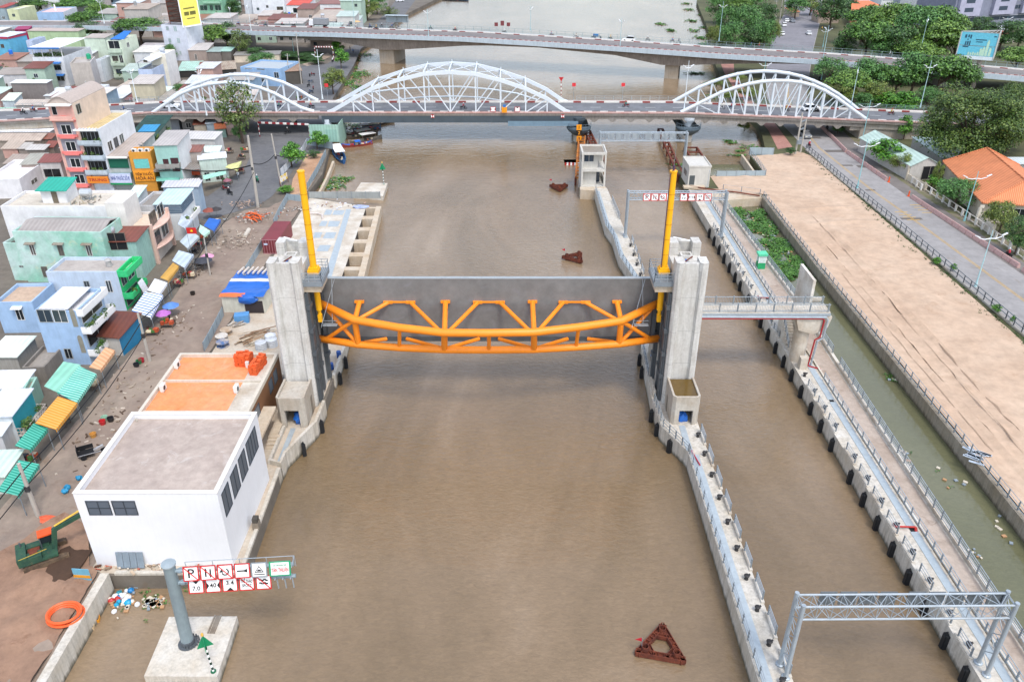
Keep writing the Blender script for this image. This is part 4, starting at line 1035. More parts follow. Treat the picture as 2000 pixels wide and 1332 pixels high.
m=MB();m.box(x1-2.6,y0+.1,zt-.5,x1-.35,y1-.35,zt-.47);m.build('roof_edge',CONC_L,t)
for a,b in((79.2,80.6),(77.2,78.6),(71.,73.2)):flatwin(t,(x1,a),(x1,b),5.4,7.0,(1,0),1,1,WIN,DF,.06)
m=MB();m.box(x1,68.4,5.3,x1+1.4,74.5,5.6);m.build('door_canopy',CONC_W,t)
def aircon(label,x,y,z,a=0.,group='air conditioners on the orange roof'):
 tt=thing('air_conditioner',label,'air conditioner',(x,y,z),group,a)
 m=MB();m.box(-.45,-.2,.12,.45,.2,.85);m.box(-.4,-.15,0,-.32,.15,.12);m.box(.32,-.15,0,.4,.15,.12);m.build('case',flat('e3e3df',.5),tt,local=True)
 m=MB();m.lathe([(.26,0),(.26,.02),(.06,.03)],(0,0,0),12);m.v=[(v[0]-.1,-.2-v[2],v[1]+.48)for v in m.v];m.f=[f[::-1]for f in m.f];m.build('fan_grille',flat('3c3f42'),tt,local=True);return tt
for px,py,lab in((347,718,'air conditioner by the left parapet of the orange roof, farther one'),(320,763,'air conditioner by the left parapet of the orange roof, nearer one'),(486,716,'air conditioner beside the stacks of roof tiles'),(463,765,'air conditioner alone on the right of the middle orange roof bay')):
 p=at(px,py,zt-.46);aircon(lab,p.x,p.y,zt-.46,1.57)
TILE=paint('dd5f2a',.8,.2,.1,scale=3.)
def tiles(label,p,L,W,rows,rz):
 t2=thing('tile_stack',label,'roof tiles',p,'stacks of orange roof tiles',rz)
 m=MB()
 z=0
 for r_ in range(rows):
  for k in range(int(L/.3)):
   for j in range(int(W/.45)):
    if r_==rows-1 and R.random()<.3:continue
    a=k*.3-L/2+R.uniform(-.04,.04);b=j*.45-W/2+R.uniform(-.05,.05);m.box(a,b,z,a+.27,b+.42,z+.2)
  z+=.22
 m.build('tiles',TILE,t2,local=True)
p=at(475,715,zt-.46);tiles('stack of orange roof tiles on the orange roof, left and nearer the edge',(p.x,p.y+.6,zt-.46),1.7,1.9,7,1.5)
p=at(500,722,zt-.46);tiles('long stack of orange roof tiles beside the brown wall parapet',(p.x+.1,p.y+.2,zt-.46),3.,1.2,6,1.42)
AR=paint('d3dbe1',.5,.05,.06);ARB=paint('cfd9df',.5,.08,.08);GIRD=paint('4a565e',.6,.2,.3);PINK=two('b98f86','c8aaa2',.6,.4,.6,.9,c3='8d5a4e');KERBW=flat('dedad2');KERBR=flat('8e3b34')
BRC=concrete('8f8a84',.7,warm='7f766c')
NEAR=[(-230,196.0,4.5),(-180,195.5,5.6),(-125,196.0,7.0),(-89.5,200.6,8.0),(-48.5,200.4,8.0),(14,200.4,8.0),(43,200.0,8.0),(86.5,196.3,7.1),(103,195.6,6.6),(150,194,5.2),(230,192,3.2)]
W1=13.6
def dk(x,off=0.,dz=0.):
 for i in range(len(NEAR)-1):
  a,b=NEAR[i],NEAR[i+1]
  if a[0]<=x<=b[0]:
   k=(x-a[0])/(b[0]-a[0]);return Vector((x,a[1]+(b[1]-a[1])*k+off,a[2]+(b[2]-a[2])*k+dz))
XS=sorted(set([p[0]for p in NEAR]))
def band(m,xs,o0,o1,z0,z1,mt=0):
 for i in range(len(xs)-1):
  a,b=xs[i],xs[i+1]
  P=[dk(a,o0,z0),dk(b,o0,z0),dk(b,o1,z0),dk(a,o1,z0),dk(a,o0,z1),dk(b,o0,z1),dk(b,o1,z1),dk(a,o1,z1)]
  fs=[(3,2,1,0),(4,5,6,7),(0,1,5,4),(2,3,7,6)]
  if i==0:fs.append((3,0,4,7))
  if i==len(xs)-2:fs.append((1,2,6,5))
  m.add(P,fs,mt)
t=thing('arch_bridge','white steel arch bridge of three tied spans crossing the river','bridge',(-15,207,0))
m=MB();band(m,XS,0,W1,-.6,0);m.build('deck_slab',BRC,t)
m=MB();band(m,XS,1.3,11.2,.002,.06);m.build('roadway',two('66686b','73757a',.2,.4,.6,.9,bump=.05),t)
m=MB();band(m,XS,11.6,W1-.15,.002,.24);m.build('footway',two('a99c94','b8ada6',.3),t)
m=MB();band(m,XS,-.12,.55,.002,.3);m.build('edge_kerb',PINK,t)
xs=[-200+2.*k for k in range(200)]
kb=MB();kr=MB()
for k in range(len(xs)-1):
 (kr if k%3==0 else kb)and band(kr if k%3==0 else kb,[xs[k],xs[k+1]],11.2,11.6,.06,.42)
kb.build('kerb',KERBW,t);kr.build('kerb',KERBR,t)
kb=MB();kr=MB()
for k in range(len(xs)-1):band(kr if k%2==0 else kb,[xs[k],xs[k+1]-.05],1.0,1.3,.06,.3)
kb.build('kerb',KERBW,t);kr.build('kerb',flat('6a5e5c'),t)
m=MB()
for x in range(-190,190,7):
 a,b=dk(x,6.2,.066),dk(x+2.6,6.2,.066);m.bar(a,b,.16,.01)
m.build('lane_marking',flat('d8d8d4'),t)
m=MB();band(m,[-47.5,14,17.5],.1,.6,-2.2,-.6);band(m,[-47.5,14,17.5],12.8,13.3,-2.2,-.6);band(m,[-47.5,14,17.5],.0,.75,-2.3,-2.18);m.build('steel_girder',GIRD,t)
m=MB()
for k in range(14):p=dk(-45+4.5*k,.02,-2.2);m.box(p.x-.08,p.y,p.z,p.x+.08,p.y+.1,p.z+1.6)
for k in range(15):p=dk(-46+4.3*k,.6,-1.9);m.box(p.x-.15,p.y,p.z,p.x+.15,p.y+12.4,p.z+1.2)
m.build('cross_girder',GIRD,t)
m=MB();p=dk(4,-.9,-2.9)
m.box(-1,p.y,p.z,16.5,p.y+1.,p.z+.15);m.box(-1,p.y,p.z+.15,16.5,p.y+.06,p.z+1.2);m.build('inspection_platform',metal_steel('7d98aa'),t)
for r_ in([-90,-48.5],[17.5,43,86.5]):
 m=MB();band(m,r_,.3,1.1,-1.5,-.6);band(m,r_,12.2,13.,-1.5,-.6)
 x=r_[0]+3
 while x<r_[-1]-2:p=dk(x,.2,-2.1);m.add([(p.x-1.1,p.y,p.z+.6),(p.x+1.1,p.y,p.z+.6),(p.x+.25,p.y,p.z-.1),(p.x-.25,p.y,p.z-.1),(p.x-1.1,p.y+13,p.z+.6),(p.x+1.1,p.y+13,p.z+.6),(p.x+.25,p.y+13,p.z-.1),(p.x-.25,p.y+13,p.z-.1)],[(3,2,1,0),(4,5,6,7),(0,1,5,4),(1,2,6,5),(2,3,7,6),(3,0,4,7)]);x+=4.6
 m.build('concrete_girder',BRC,t)
for xs_,z_ in(([-230,-180,-125,-90.5],-2.2),([87,103,150,230],-2.)):m=MB();band(m,xs_,.6,13,z_,-.6);m.build('approach_girder',concrete('b5b0a6',.4),t)
npx=[(648,217),(689,193),(726,174),(777,157),(827,145),(877,141.5),(928,145),(977,157),(1027,173.5),(1069,194),(1105,215)]
RN=[aty(a,b,201.0)for a,b in npx]
RN[0].z=RN[-1].z=8.4
for k in range(5):z_=(RN[k].z+RN[10-k].z)/2;RN[k].z=RN[10-k].z=z_
RF=[Vector((p.x,212.3,p.z))for p in RN]
for rr,y_ in((RN,201.0),(RF,212.3)):
 m=MB();m.rib([rr[0]-Vector((1,0,.3))]+rr+[rr[-1]+Vector((1,0,-.3))],.62,.85);m.build('arch_rib',AR,t)
 for k in range(1,10):
  b=dk(rr[k].x,y_-200.4 if y_<205 else 11.9,.1);b.y=y_;m=MB();m.bar(rr[k],b,.28,.3);m.build('hanger',AR,t)
 for k in range(1,5):
  for(i,j)in((k,k+1),(10-k,9-k)):
   b=Vector((rr[j].x,y_,8.1));m=MB();m.bar(rr[i],b,.2,.24);m.build('diagonal',AR,t)
 for k in(0,9):
  i=1 if k==0 else 9;b=Vector((rr[2 if k==0 else 8].x+(-1 if k==0 else 1)*2.5,y_,8.1))
  m=MB();m.bar(rr[i],b,.2,.22)if False else m.bar(rr[i]+Vector((0,0,-1.2)),Vector((rr[0 if k==0 else 10].x+(7.4 if k==0 else-7.4),y_,8.15)),.18,.2);m.build('diagonal',AR,t)
 for k in range(2,9):
  m=MB();m.tube(rr[k]+Vector((0,0,.3)),rr[k]+Vector((0,0,.95)),.09,n=6);m.build('pin',AR,t)
for k in range(2,9):m=MB();m.bar(RN[k]+Vector((0,0,.35)),RF[k]+Vector((0,0,.35)),.3,.35);m.build('cross_beam',AR,t)
for k in range(2,8):
 for a,b in((RN[k],RF[k+1]),(RF[k],RN[k+1])):m=MB();m.tube(a+Vector((0,0,.25)),b+Vector((0,0,.25)),.1,n=6);m.build('wind_brace',AR,t)
def side(npx,fpx,A,B,nm,x0,x1):
 for px,off in((npx,.6),(fpx,11.9)):
  pts=[atl(a,b,A+off,B)for a,b in px]
  m=MB();m.path(pts,.42,10);m.build('arch_rib',AR,t,smooth=False)
  for k in range(len(pts)):
   m=MB();d=(pts[min(k+1,len(pts)-1)]-pts[max(k-1,0)]).normalized();m.tube(pts[k]-d*.18,pts[k]+d*.14,.46,n=10);m.build('rib_collar',AR,t)
  n=0
  for k in range(1,len(pts)-1):
   p=pts[k];b=dk(p.x,off,.0);b.y=p.y
   if p.z-b.z>.8:m=MB();m.bar(p,b,.3,.42);m.build('hanger',AR,t)
   j=k+1 if p.x<(x0+x1)/2 else k-1
   q=pts[j];b=dk(q.x,off,.1);b.y=q.y
   if 0<j<len(pts)-1 and p.z-b.z>1.2:m=MB();m.bar(p,b,.16,.18);m.build('diagonal',ARB,t)
side([(298,221),(328,200),(352,184),(378,173),(407,165),(440,161.5),(476,164),(508,172),(535,182.5),(562,197),(588,211),(612,218)],[(308,214),(330,195),(356,177),(385,163),(415,153),(450,146.5),(484,146),(520,151.5),(552,161),(580,174),(603,188),(620,196.5)],200.4,0.,'l',-90,-48)
side([(1331,219),(1362,204),(1408,181),(1437,171.5),(1462,164.5),(1487,160),(1514,158),(1540,158.5),(1565,161.5),(1590,168),(1612,178),(1636,192.5),(1662,212),(1690,232)],[(1316,198),(1340,185),(1366,170.5),(1391,160.5),(1416,151.5),(1441,145),(1466,141),(1492,139.5),(1516,140.5),(1541,144),(1566,150),(1589,158.5),(1612,169),(1637,184),(1660,201),(1684,221)],203.7,-.087,'r',43,87)
def bridge_rail(t,fn,xs,off,h,mat,step,nm='railing'):
 m=MB();
 for i in range(len(xs)-1):
  a,b=fn(xs[i],off),fn(xs[i+1],off)
  for z in(.35,.7,h):m.bar(a+Vector((0,0,z)),b+Vector((0,0,z)),.06,.06)
 r_=m.build(nm,mat,t);m=MB();x=xs[0]
 m=MB();x=xs[0];pm=None
 while x<=xs[-1]:
  p=fn(x,off);m.box(p.x-.05,p.y-.05,p.z,p.x+.05,p.y+.05,p.z+h+.05);x+=step
 m.build('railing_post',mat,r_)
fine=lambda a,b:[a]+[x for x in XS if a<x<b]+[b]
bridge_rail(t,lambda x,o:dk(x,o,.24),fine(17,44),W1-.3,1.1,metal_steel('9aa6ac'),2.4)
bridge_rail(t,lambda x,o:dk(x,o,.24),fine(44,140),W1-.3,1.1,metal_steel('7e9c9c'),2.4)
bridge_rail(t,lambda x,o:dk(x,o,.24),fine(-160,-90),W1-.3,1.1,metal_steel('9aa6ac'),2.4)
for lab,pts in(('thin pale pipe arching over the river just behind the arch bridge, upper one',[(668,193),(720,181),(780,174),(850,170),(900,170),(960,175),(1010,183),(1050,196)]),('thin pale pipe arching over the river just behind the arch bridge, lower one',[(690,207),(760,197),(830,190),(890,188.5),(940,191),(990,199),(1030,208)])):
 m=MB();m.path([aty(a,b,216.5)for a,b in pts],.22,8);solo('pipe',m,ARB,lab,'pipe')
def bridge_pier(label,x,y,kind):
 t2=thing('bridge_pier',label,'bridge pier',(x,y,0))
 if kind=='shell':
  m=MB();m.lathe([(1.6,2.5),(1.9,3.2),(2.,4.),(1.,4.1),(.9,6.4)],(x,y,0),16);m.build('column',AR,t2)
  m=MB();m.box(x-.7,y,2.5,x+.7,y+11,7.2);m.build('pier_wall',BRC,t2)
 else:
  m=MB();m.lathe([(1.3,-2),(1.3,3.2)],(x,y+1,0),16);m.box(x-.9,y+1,-2,x+.9,y+12,3.2);m.build('pier_wall',CONC_L,t2)
  m=MB();m.lathe([(1.2,2.6),(2.6,3.6),(3.1,4.3),(3.1,4.6)],(x,y+.6,0),24);m.box(x-2.6,y+.6,4.3,x+2.6,y+12,4.6);m.build('walk_platform',paint('51606a',.6,.15,.2),t2)
  m=MB()
  for z in(5.1,5.7):m.path([(x+3.05*math.cos(PI+PI*k/12),y+.6+3.05*math.sin(PI+PI*k/12),z)for k in range(13)],.05,5)
  for k in range(13):m.tube((x+3.05*math.cos(PI+PI*k/12),y+.6+3.05*math.sin(PI+PI*k/12),4.6),(x+3.05*math.cos(PI+PI*k/12),y+.6+3.05*math.sin(PI+PI*k/12),5.75),.04,n=5)
  m.build('platform_railing',paint('6a7a86'),t2)
  m=MB()
  m.lathe([(.7,4.6),(.9,5.2),(1.7,6.3),(1.8,6.9)],(x,y+1.2,0),16);m.box(x-.7,y+1.4,4.6,x+.7,y+12,6.6);m.build('pier_head',AR if kind=='white' else GIRD,t2)
 return t2
bridge_pier('white shell-shaped bridge pier rising behind the mint shed',-46.3,201.2,'shell')
bridge_pier('bridge pier with a dark round platform behind the number board',16.8,200.2,'dark')
bridge_pier('white flared bridge pier on a round railed platform under the right arch',44.3,200.2,'white')
m=MB();m.box(86,197,2.5,101,208,5.9);m.box(83.5,197.2,4.6,86,207.8,6.2);solo('bridge_abutment',m,concrete('a8a39b',.5),'grey concrete abutment under the right end of the arch bridge','abutment')
m=MB();
for k in range(2):m.box(88.2+5*k,196.9,2.6,90.4+5*k,196.99,4.8)
solo('garage_door',m,DARK,'dark openings in the abutment at the right end of the arch bridge','doorway')if False else None
t2=thing('number_board','orange and black clearance board reading 1 2 3 4 on the dark bridge pier','sign',aty(1131,288,197))
for k in range(4):
 a=aty(1131,249.5+11*k,197.);m=MB();m.box(a.x-.62,197,a.z-.68,a.x+.62,197.12,a.z+.68,0 if k%2==0 else 1);letter(m,str(k+1),(a.x,196.99,a.z),(1,0,0),(0,0,1),1.1,1 if k%2==0 else 0,.02);m.build('number_panel',[flat('f09a10',.5),flat('131313',.5)],t2)
m=MB();a=aty(1131,288,197);m.box(a.x-.1,197.12,1.,a.x+.1,197.3,a.z+5);m.build('post',DARKST,t2)
def rustframe(label,p,q,w,z,n,legs=True,col=None,mats=None):
 p=Vector((*p,z));q=Vector((*q,z));d=(q-p).normalized();s=Vector((-d.y,d.x,0))*w/2
 t2=thing('fender_frame',label,'steel frame',(p.x,p.y,0));m=MB()
 for o in(-1,1):m.bar(p+s*o,q+s*o,.35,.4)
 for k in range(n+1):c=p.lerp(q,k/n);m.bar(c-s,c+s,.28,.3)
 m.build('beam',mats or RUST,t2)
 if legs:
  for k in range(0,n+1,2):
   c=p.lerp(q,k/n);
   for o in(-1,1):m=MB();m.tube((c.x+s.x*o,c.y+s.y*o,-2),(c.x+s.x*o,c.y+s.y*o,z),.22,n=8);m.build('pile',RUST,t2)
RUSTO=two('8a4a1c','b8701e',1.,.4,.6,.8,c3='5a2d1a')
rustframe('orange rusty frame of beams between the dark bridge pier and the two-storey hut',(17.6,200),(14.4,166),1.5,2.6,14,True,None,RUSTO)
rustframe('second rusty beam ladder running beside the number board pier',(19.5,206),(20.6,178),1.4,2.2,12)
rustframe('long rusty fender frame from the white bridge pier down to the single-storey hut',(38.5,207),(36.6,168),1.2,2.4,12)
rustframe('rusty fender frame on the hut side of the white bridge pier, holding green weeds',(43.5,192),(43.2,176),3.,1.8,4)
t2=thing('work_barge','small red and white painted float moored at the dark bridge pier','float',(14.6,182,0))
m=MB();m.box(12.2,180.5,-.3,15.6,185,.9,0);m.build('hull',RUST,t2)
m=MB()
for k in range(8):m.box(12.2+.43*k,180.45,.9,12.6+.43*k,180.6,1.5,k%2)
m.build('guard_rail',[RED,WHITE],t2)
for px,py,kd,lab in((963,214,'s','white river sign with black side marks, left of the orange bridge box'),(1010.5,214,'d','white river sign with a black top mark, right of the orange bridge box')):
 p=aty(px,py,200.1);t2=thing('river_sign',lab,'sign',(p.x,200.2,p.z-.6));sign(t2,p,(1,0,0),(0,0,1),1.3,1.2,kd)
p=aty(985,212,200.1);m=MB();m.box(p.x-.65,199.7,p.z-1.,p.x+.65,200.3,p.z+.3);m.box(p.x-.3,199.8,p.z+.3,p.x+.35,200.2,p.z+.9,1);solo('work_cabinet',m,[flat('e8960c'),BLUEP],'orange box with a blue top on the edge of the arch bridge','cabinet')
for px,lab in((845,'bow-tie river marker on the dark girder, leftmost'),(1099,'bow-tie river marker on the dark girder near the number board'),):
 p=aty(px,227.5,200.3);m=MB();m.box(p.x-.42,200.2,p.z-.42,p.x+.42,200.38,p.z+.42,0)
 m.add([(p.x-.38,200.19,p.z-.38),(p.x,200.19,p.z),(p.x-.38,200.19,p.z+.38)],[(0,1,2)],1);m.add([(p.x+.38,200.19,p.z-.38),(p.x+.38,200.19,p.z+.38),(p.x,200.19,p.z)],[(0,1,2)],1)
 solo('river_marker',m,[flat('b02a2a'),SIGNW],lab,'sign')
def smallsign(label,base,top,w,h,mat,txt=None,pole=.05,tm=None):
 t2=thing('sign_post',label,'sign',base);m=MB();m.tube(base,top,pole,n=6);m.build('post',STEEL,t2)
 m=MB();c=Vector(top);m.box(c.x-w/2,c.y-.08,c.z-h/2,c.x+w/2,c.y-.04,c.z+h/2)
 if txt:letter(m,txt,(c.x,c.y-.1,c.z),(1,0,0),(0,0,1),h*.7,1)
 m.build('sign_plate',[mat,SIGNW],t2)
for px,py,by,lab in((1120,166,193,'small red sign on a post behind the arch bridge, left of two'),(1215.5,166,193,'small red sign on a post behind the arch bridge, right of two'),(640,167,190,'small red sign on a post by the street tree left of the main arch')):
 y_=214.;b=aty(px,by,y_);tt_=aty(px,py,y_);smallsign(lab,(b.x,y_,8.2),(b.x,y_,tt_.z),.95,.9,flat('d8343a'))
t2=thing('channel_beacon','red downward triangle beacon on a striped post beyond the arch bridge','beacon',at(1096,190,0))
b=at(1096,191,.5);m=MB();tp=aty(1096,160,b.y)
for k in range(8):m.tube(Vector((b.x,b.y,.5)).lerp(tp,k/8),Vector((b.x,b.y,.5)).lerp(tp,(k+1)/8),.12,n=6,m=k%2)
m.build('striped_post',[SIGNW,flat('8e2b2b')],t2)
m=MB();c=tp;m.add([(c.x-.75,c.y,c.z+1.3),(c.x+.75,c.y,c.z+1.3),(c.x,c.y,c.z),(c.x-.75,c.y+.1,c.z+1.3),(c.x+.75,c.y+.1,c.z+1.3),(c.x,c.y+.1,c.z)],[(0,2,1),(3,4,5),(0,1,4,3),(1,2,5,4),(2,0,3,5)]);m.build('topmark',flat('c01c22'),t2)
m=MB();m.box(b.x-.3,b.y-1,-1,b.x+2.6,b.y+1,.5);m.build('foot',RUST,t2)
A2,B2=290.,-.27
FT=[(-150,50),(0,50),(160,50.5),(330,54),(495,61),(650,64.5),(775,69),(900,73),(1050,82),(1200,91.5),(1300,98.5),(1400,105.5),(1600,117),(1725,126),(1850,137),(2000,150),(2150,164)]
BT=[(160,56),(330,60),(495,70),(650,82),(742,99.5),(775,99.5),(900,91.5),(950,91),(1050,95),(1200,110),(1290,129),(1322,131),(1380,128),(1480,126),(1600,128),(1725,134),(1850,145)]
NF=[atl(a,b,A2,B2)for a,b in FT];NB=[atl(a,b,A2,B2)for a,b in BT]
for p in NB:p.y+=.0
dn=Vector((.27,1,0)).normalized();W2=15.
def d2(x,off=0.,dz=0.):
 P=NF
 for i in range(len(P)-1):
  if P[i].x<=x<=P[i+1].x or i==len(P)-2:
   k=(x-P[i].x)/(P[i+1].x-P[i].x);q=P[i].lerp(P[i+1],k);return q+dn*off+Vector((0,0,dz))
def band2(m,P,o0,o1,z0,z1,mt=0):
 vs=[]
 for p in P:vs+=[p+dn*o0+Vector((0,0,z0)),p+dn*o1+Vector((0,0,z0)),p+dn*o1+Vector((0,0,z1)),p+dn*o0+Vector((0,0,z1))]
 fs=[]
 for i in range(len(P)-1):
  o=4*i;fs+=[(o+4,o,o+3,o+7),(o+7,o+3,o+2,o+6),(o+6,o+2,o+1,o+5),(o+5,o+1,o,o+4)]
 fs+=[(0,1,2,3),tuple(4*(len(P)-1)+k for k in(3,2,1,0))]
 m.add(vs,fs,mt)
t=thing('girder_bridge','long grey concrete road bridge behind the arch bridge, busy with motorbikes','bridge',(0,290,0))
m=MB();band2(m,NF,0,W2,-.75,-.35);m.build('deck_slab',BRC,t)
m=MB();band2(m,NF,1.4,W2-1.2,-.349,-.3);m.build('roadway',two('77716f','837d7b',.15,.4,.6,.9,bump=.05),t)
m=MB();band2(m,NF,-.15,.15,-1.5,.0);band2(m,NF,W2-.2,W2+.1,-1.2,0);m.build('parapet',paint('b9c6ce',.7,.12,.5),t)
m=MB();band2(m,NF,W2-1.2,W2-.2,-.35,-.12);m.build('footway',flat('c9bdb4'),t)
m=MB();band2(m,NF,.6,1.4,-.35,-.12);m.build('footway',flat('b3a8a4'),t)
kb=MB();kr=MB();x=-190
while x<175:
 a,b=d2(x,W2-1.35,-.3),d2(x+2.2,W2-1.35,-.3);(kr if int(x*10)%3==0 else kb).bar(a+Vector((0,0,.1)),b+Vector((0,0,.1)),.25,.25)
 x+=2.2
kb.build('kerb',KERBW,t);kr.build('kerb',KERBR,t)
kr=MB();x=-150
while x<170:
 a,b=d2(x,1.5,-.1),d2(x+1.,1.5,-.1);kr.bar(a,b,.2,.3,int(x/1.)%2);x+=1.
kr.build('kerb',[KERBR,flat('b9a8a2')],t)
m=MB()
vs=[]
for p in NB:
 top=d2(p.x,0,-.7).z
 vs+=[(p+dn*1.5+Vector((0,0,0))),(p+dn*13.5),Vector(((p+dn*13.9).x,(p+dn*13.9).y,top)),Vector(((p+dn*1.0).x,(p+dn*1.0).y,top))]
fs=[]
for i in range(len(NB)-1):
 o=4*i;fs+=[(o+4,o,o+3,o+7),(o+6,o+2,o+1,o+5),(o+5,o+1,o,o+4)]
m.add(vs,fs);m.build('box_girder',concrete('8b8178',.8,warm='6d6258'),t)
def prail(off,h,mat,z0,x0,x1,step,nm='railing',mesh=False):
 m=MB();xs=[x0+4*k for k in range(int((x1-x0)/4)+1)]
 for i in range(len(xs)-1):
  a,b=d2(xs[i],off,z0),d2(xs[i+1],off,z0)
  for z in((.5,h)if not mesh else(.3,.55,.8,h)):m.bar(a+Vector((0,0,z)),b+Vector((0,0,z)),.07,.07)
 r_=m.build(nm,mat,t);m=MB();x=x0
 while x<=x1:p=d2(x,off,z0);m.box(p.x-.06,p.y-.06,p.z,p.x+.06,p.y+.06,p.z+h+.05);x+=step
 m.build('railing_post',mat,r_)
prail(0,.9,metal_steel('8f9296'),0.,-180,180,3.4);prail(W2-.05,1.5,metal_steel('8da0a2'),0,-180,180,3.,mesh=True)
def pier2(label,px,py,w,gr):
 p=at(px,py,0);t2=thing('bridge_pier',label,'bridge pier',(p.x,p.y,0));m=MB()
 m.prism([(p.x-w/2,p.y),(p.x+w/2,p.y-.27*w),(p.x+w/2+2.8,p.y+10),(p.x-w/2+2.8,p.y+10.6)],-2,8.3);m.build('pier_wall',concrete('aaa092',.5),t2)
 if gr:
  m=MB();letter(m,gr,(p.x-.3,p.y-.16,3.2),(1,-.27,0),(0,0,1),2.2,0,.04);m.build('graffiti',flat('5d5a58'),t2)
 else:
  m=MB();m.lathe([(1.7,0),(1.7,.02),(1.4,.03)],(0,0,0),18);m.v=[(p.x+v[0],p.y-.1-v[2]-.27*v[0],3.6+v[1])for v in m.v];m.build('graffiti',flat('8d8a86'),t2)
pier2('left river pier of the girder bridge, with lettering sprayed on it',757,129,5.4,'DAT')
pier2('right river pier of the girder bridge, with a round painted mark',1309,159,4.4,None)
for px,y_ in((1690,152),(480,98),(1840,170)):
 p=at(px,y_,GZ);m=MB();m.box(p.x-1.5,p.y,GZ-.1,p.x+1.5,p.y+10,7.6);solo('bridge_pier',m,BRC,{1690:'land pier of the girder bridge standing among the right bank trees',480:'land pier of the girder bridge in the dark parking space on the left bank',1840:'land pier of the girder bridge below the blue billboard'}[px],'bridge pier')
def grey(c,k=.12):
 v=[int(c[i:i+2],16)for i in(0,2,4)];a=sum(v)/3;return '%02x%02x%02x'%tuple(int((x+(a-x)*k)*.95)for x in v)
def wl(c,d=.4):return paint(grey(c),.85,.2,d)
def rf(c,rust=.15,c2=None,pitch=.7):
 k=lin(c);
 if c2 is None:c2='%02x%02x%02x'%tuple(max(0,int(int(c[i:i+2],16)*.94))for i in(0,2,4))
 return sheet(c,c2,'x',pitch,rust)
PLANTS=foliage('24401a','3f6424','74803a')
def leafclump(m,c,rx,ry,rz,n,s,rnd=R):
 for _ in range(n):
  d=Vector((rnd.gauss(0,1),rnd.gauss(0,1),rnd.gauss(0,1))).normalized();k=rnd.uniform(.5,1)
  p=Vector((c[0]+d.x*rx*k,c[1]+d.y*ry*k,c[2]+d.z*rz*k))
  nn=(d+Vector((rnd.uniform(-.7,.7),rnd.uniform(-.7,.7),rnd.uniform(-.2,.9)))).normalized()
  a=nn.cross(Vector((rnd.uniform(-1,1),rnd.uniform(-1,1),rnd.uniform(-1,1)))).normalized();b=nn.cross(a)
  q=s*rnd.uniform(.6,1.3);m.add([p-a*q*.5,p+b*q*.38,p+a*q*.5,p-b*q*.38],[(0,1,2,3)])
class House:pass
WVAR=[glass('20262b'),glass('2f3d48'),glass('4a4640'),glass('39474a'),glass('1a1c1e')];FVAR=[FRAMEW,flat('a9aca8',.5),flat('7d7468',.6),FRAMEW]
GLASSM=glass('20262b');SHUT=flat('54606a',.5)
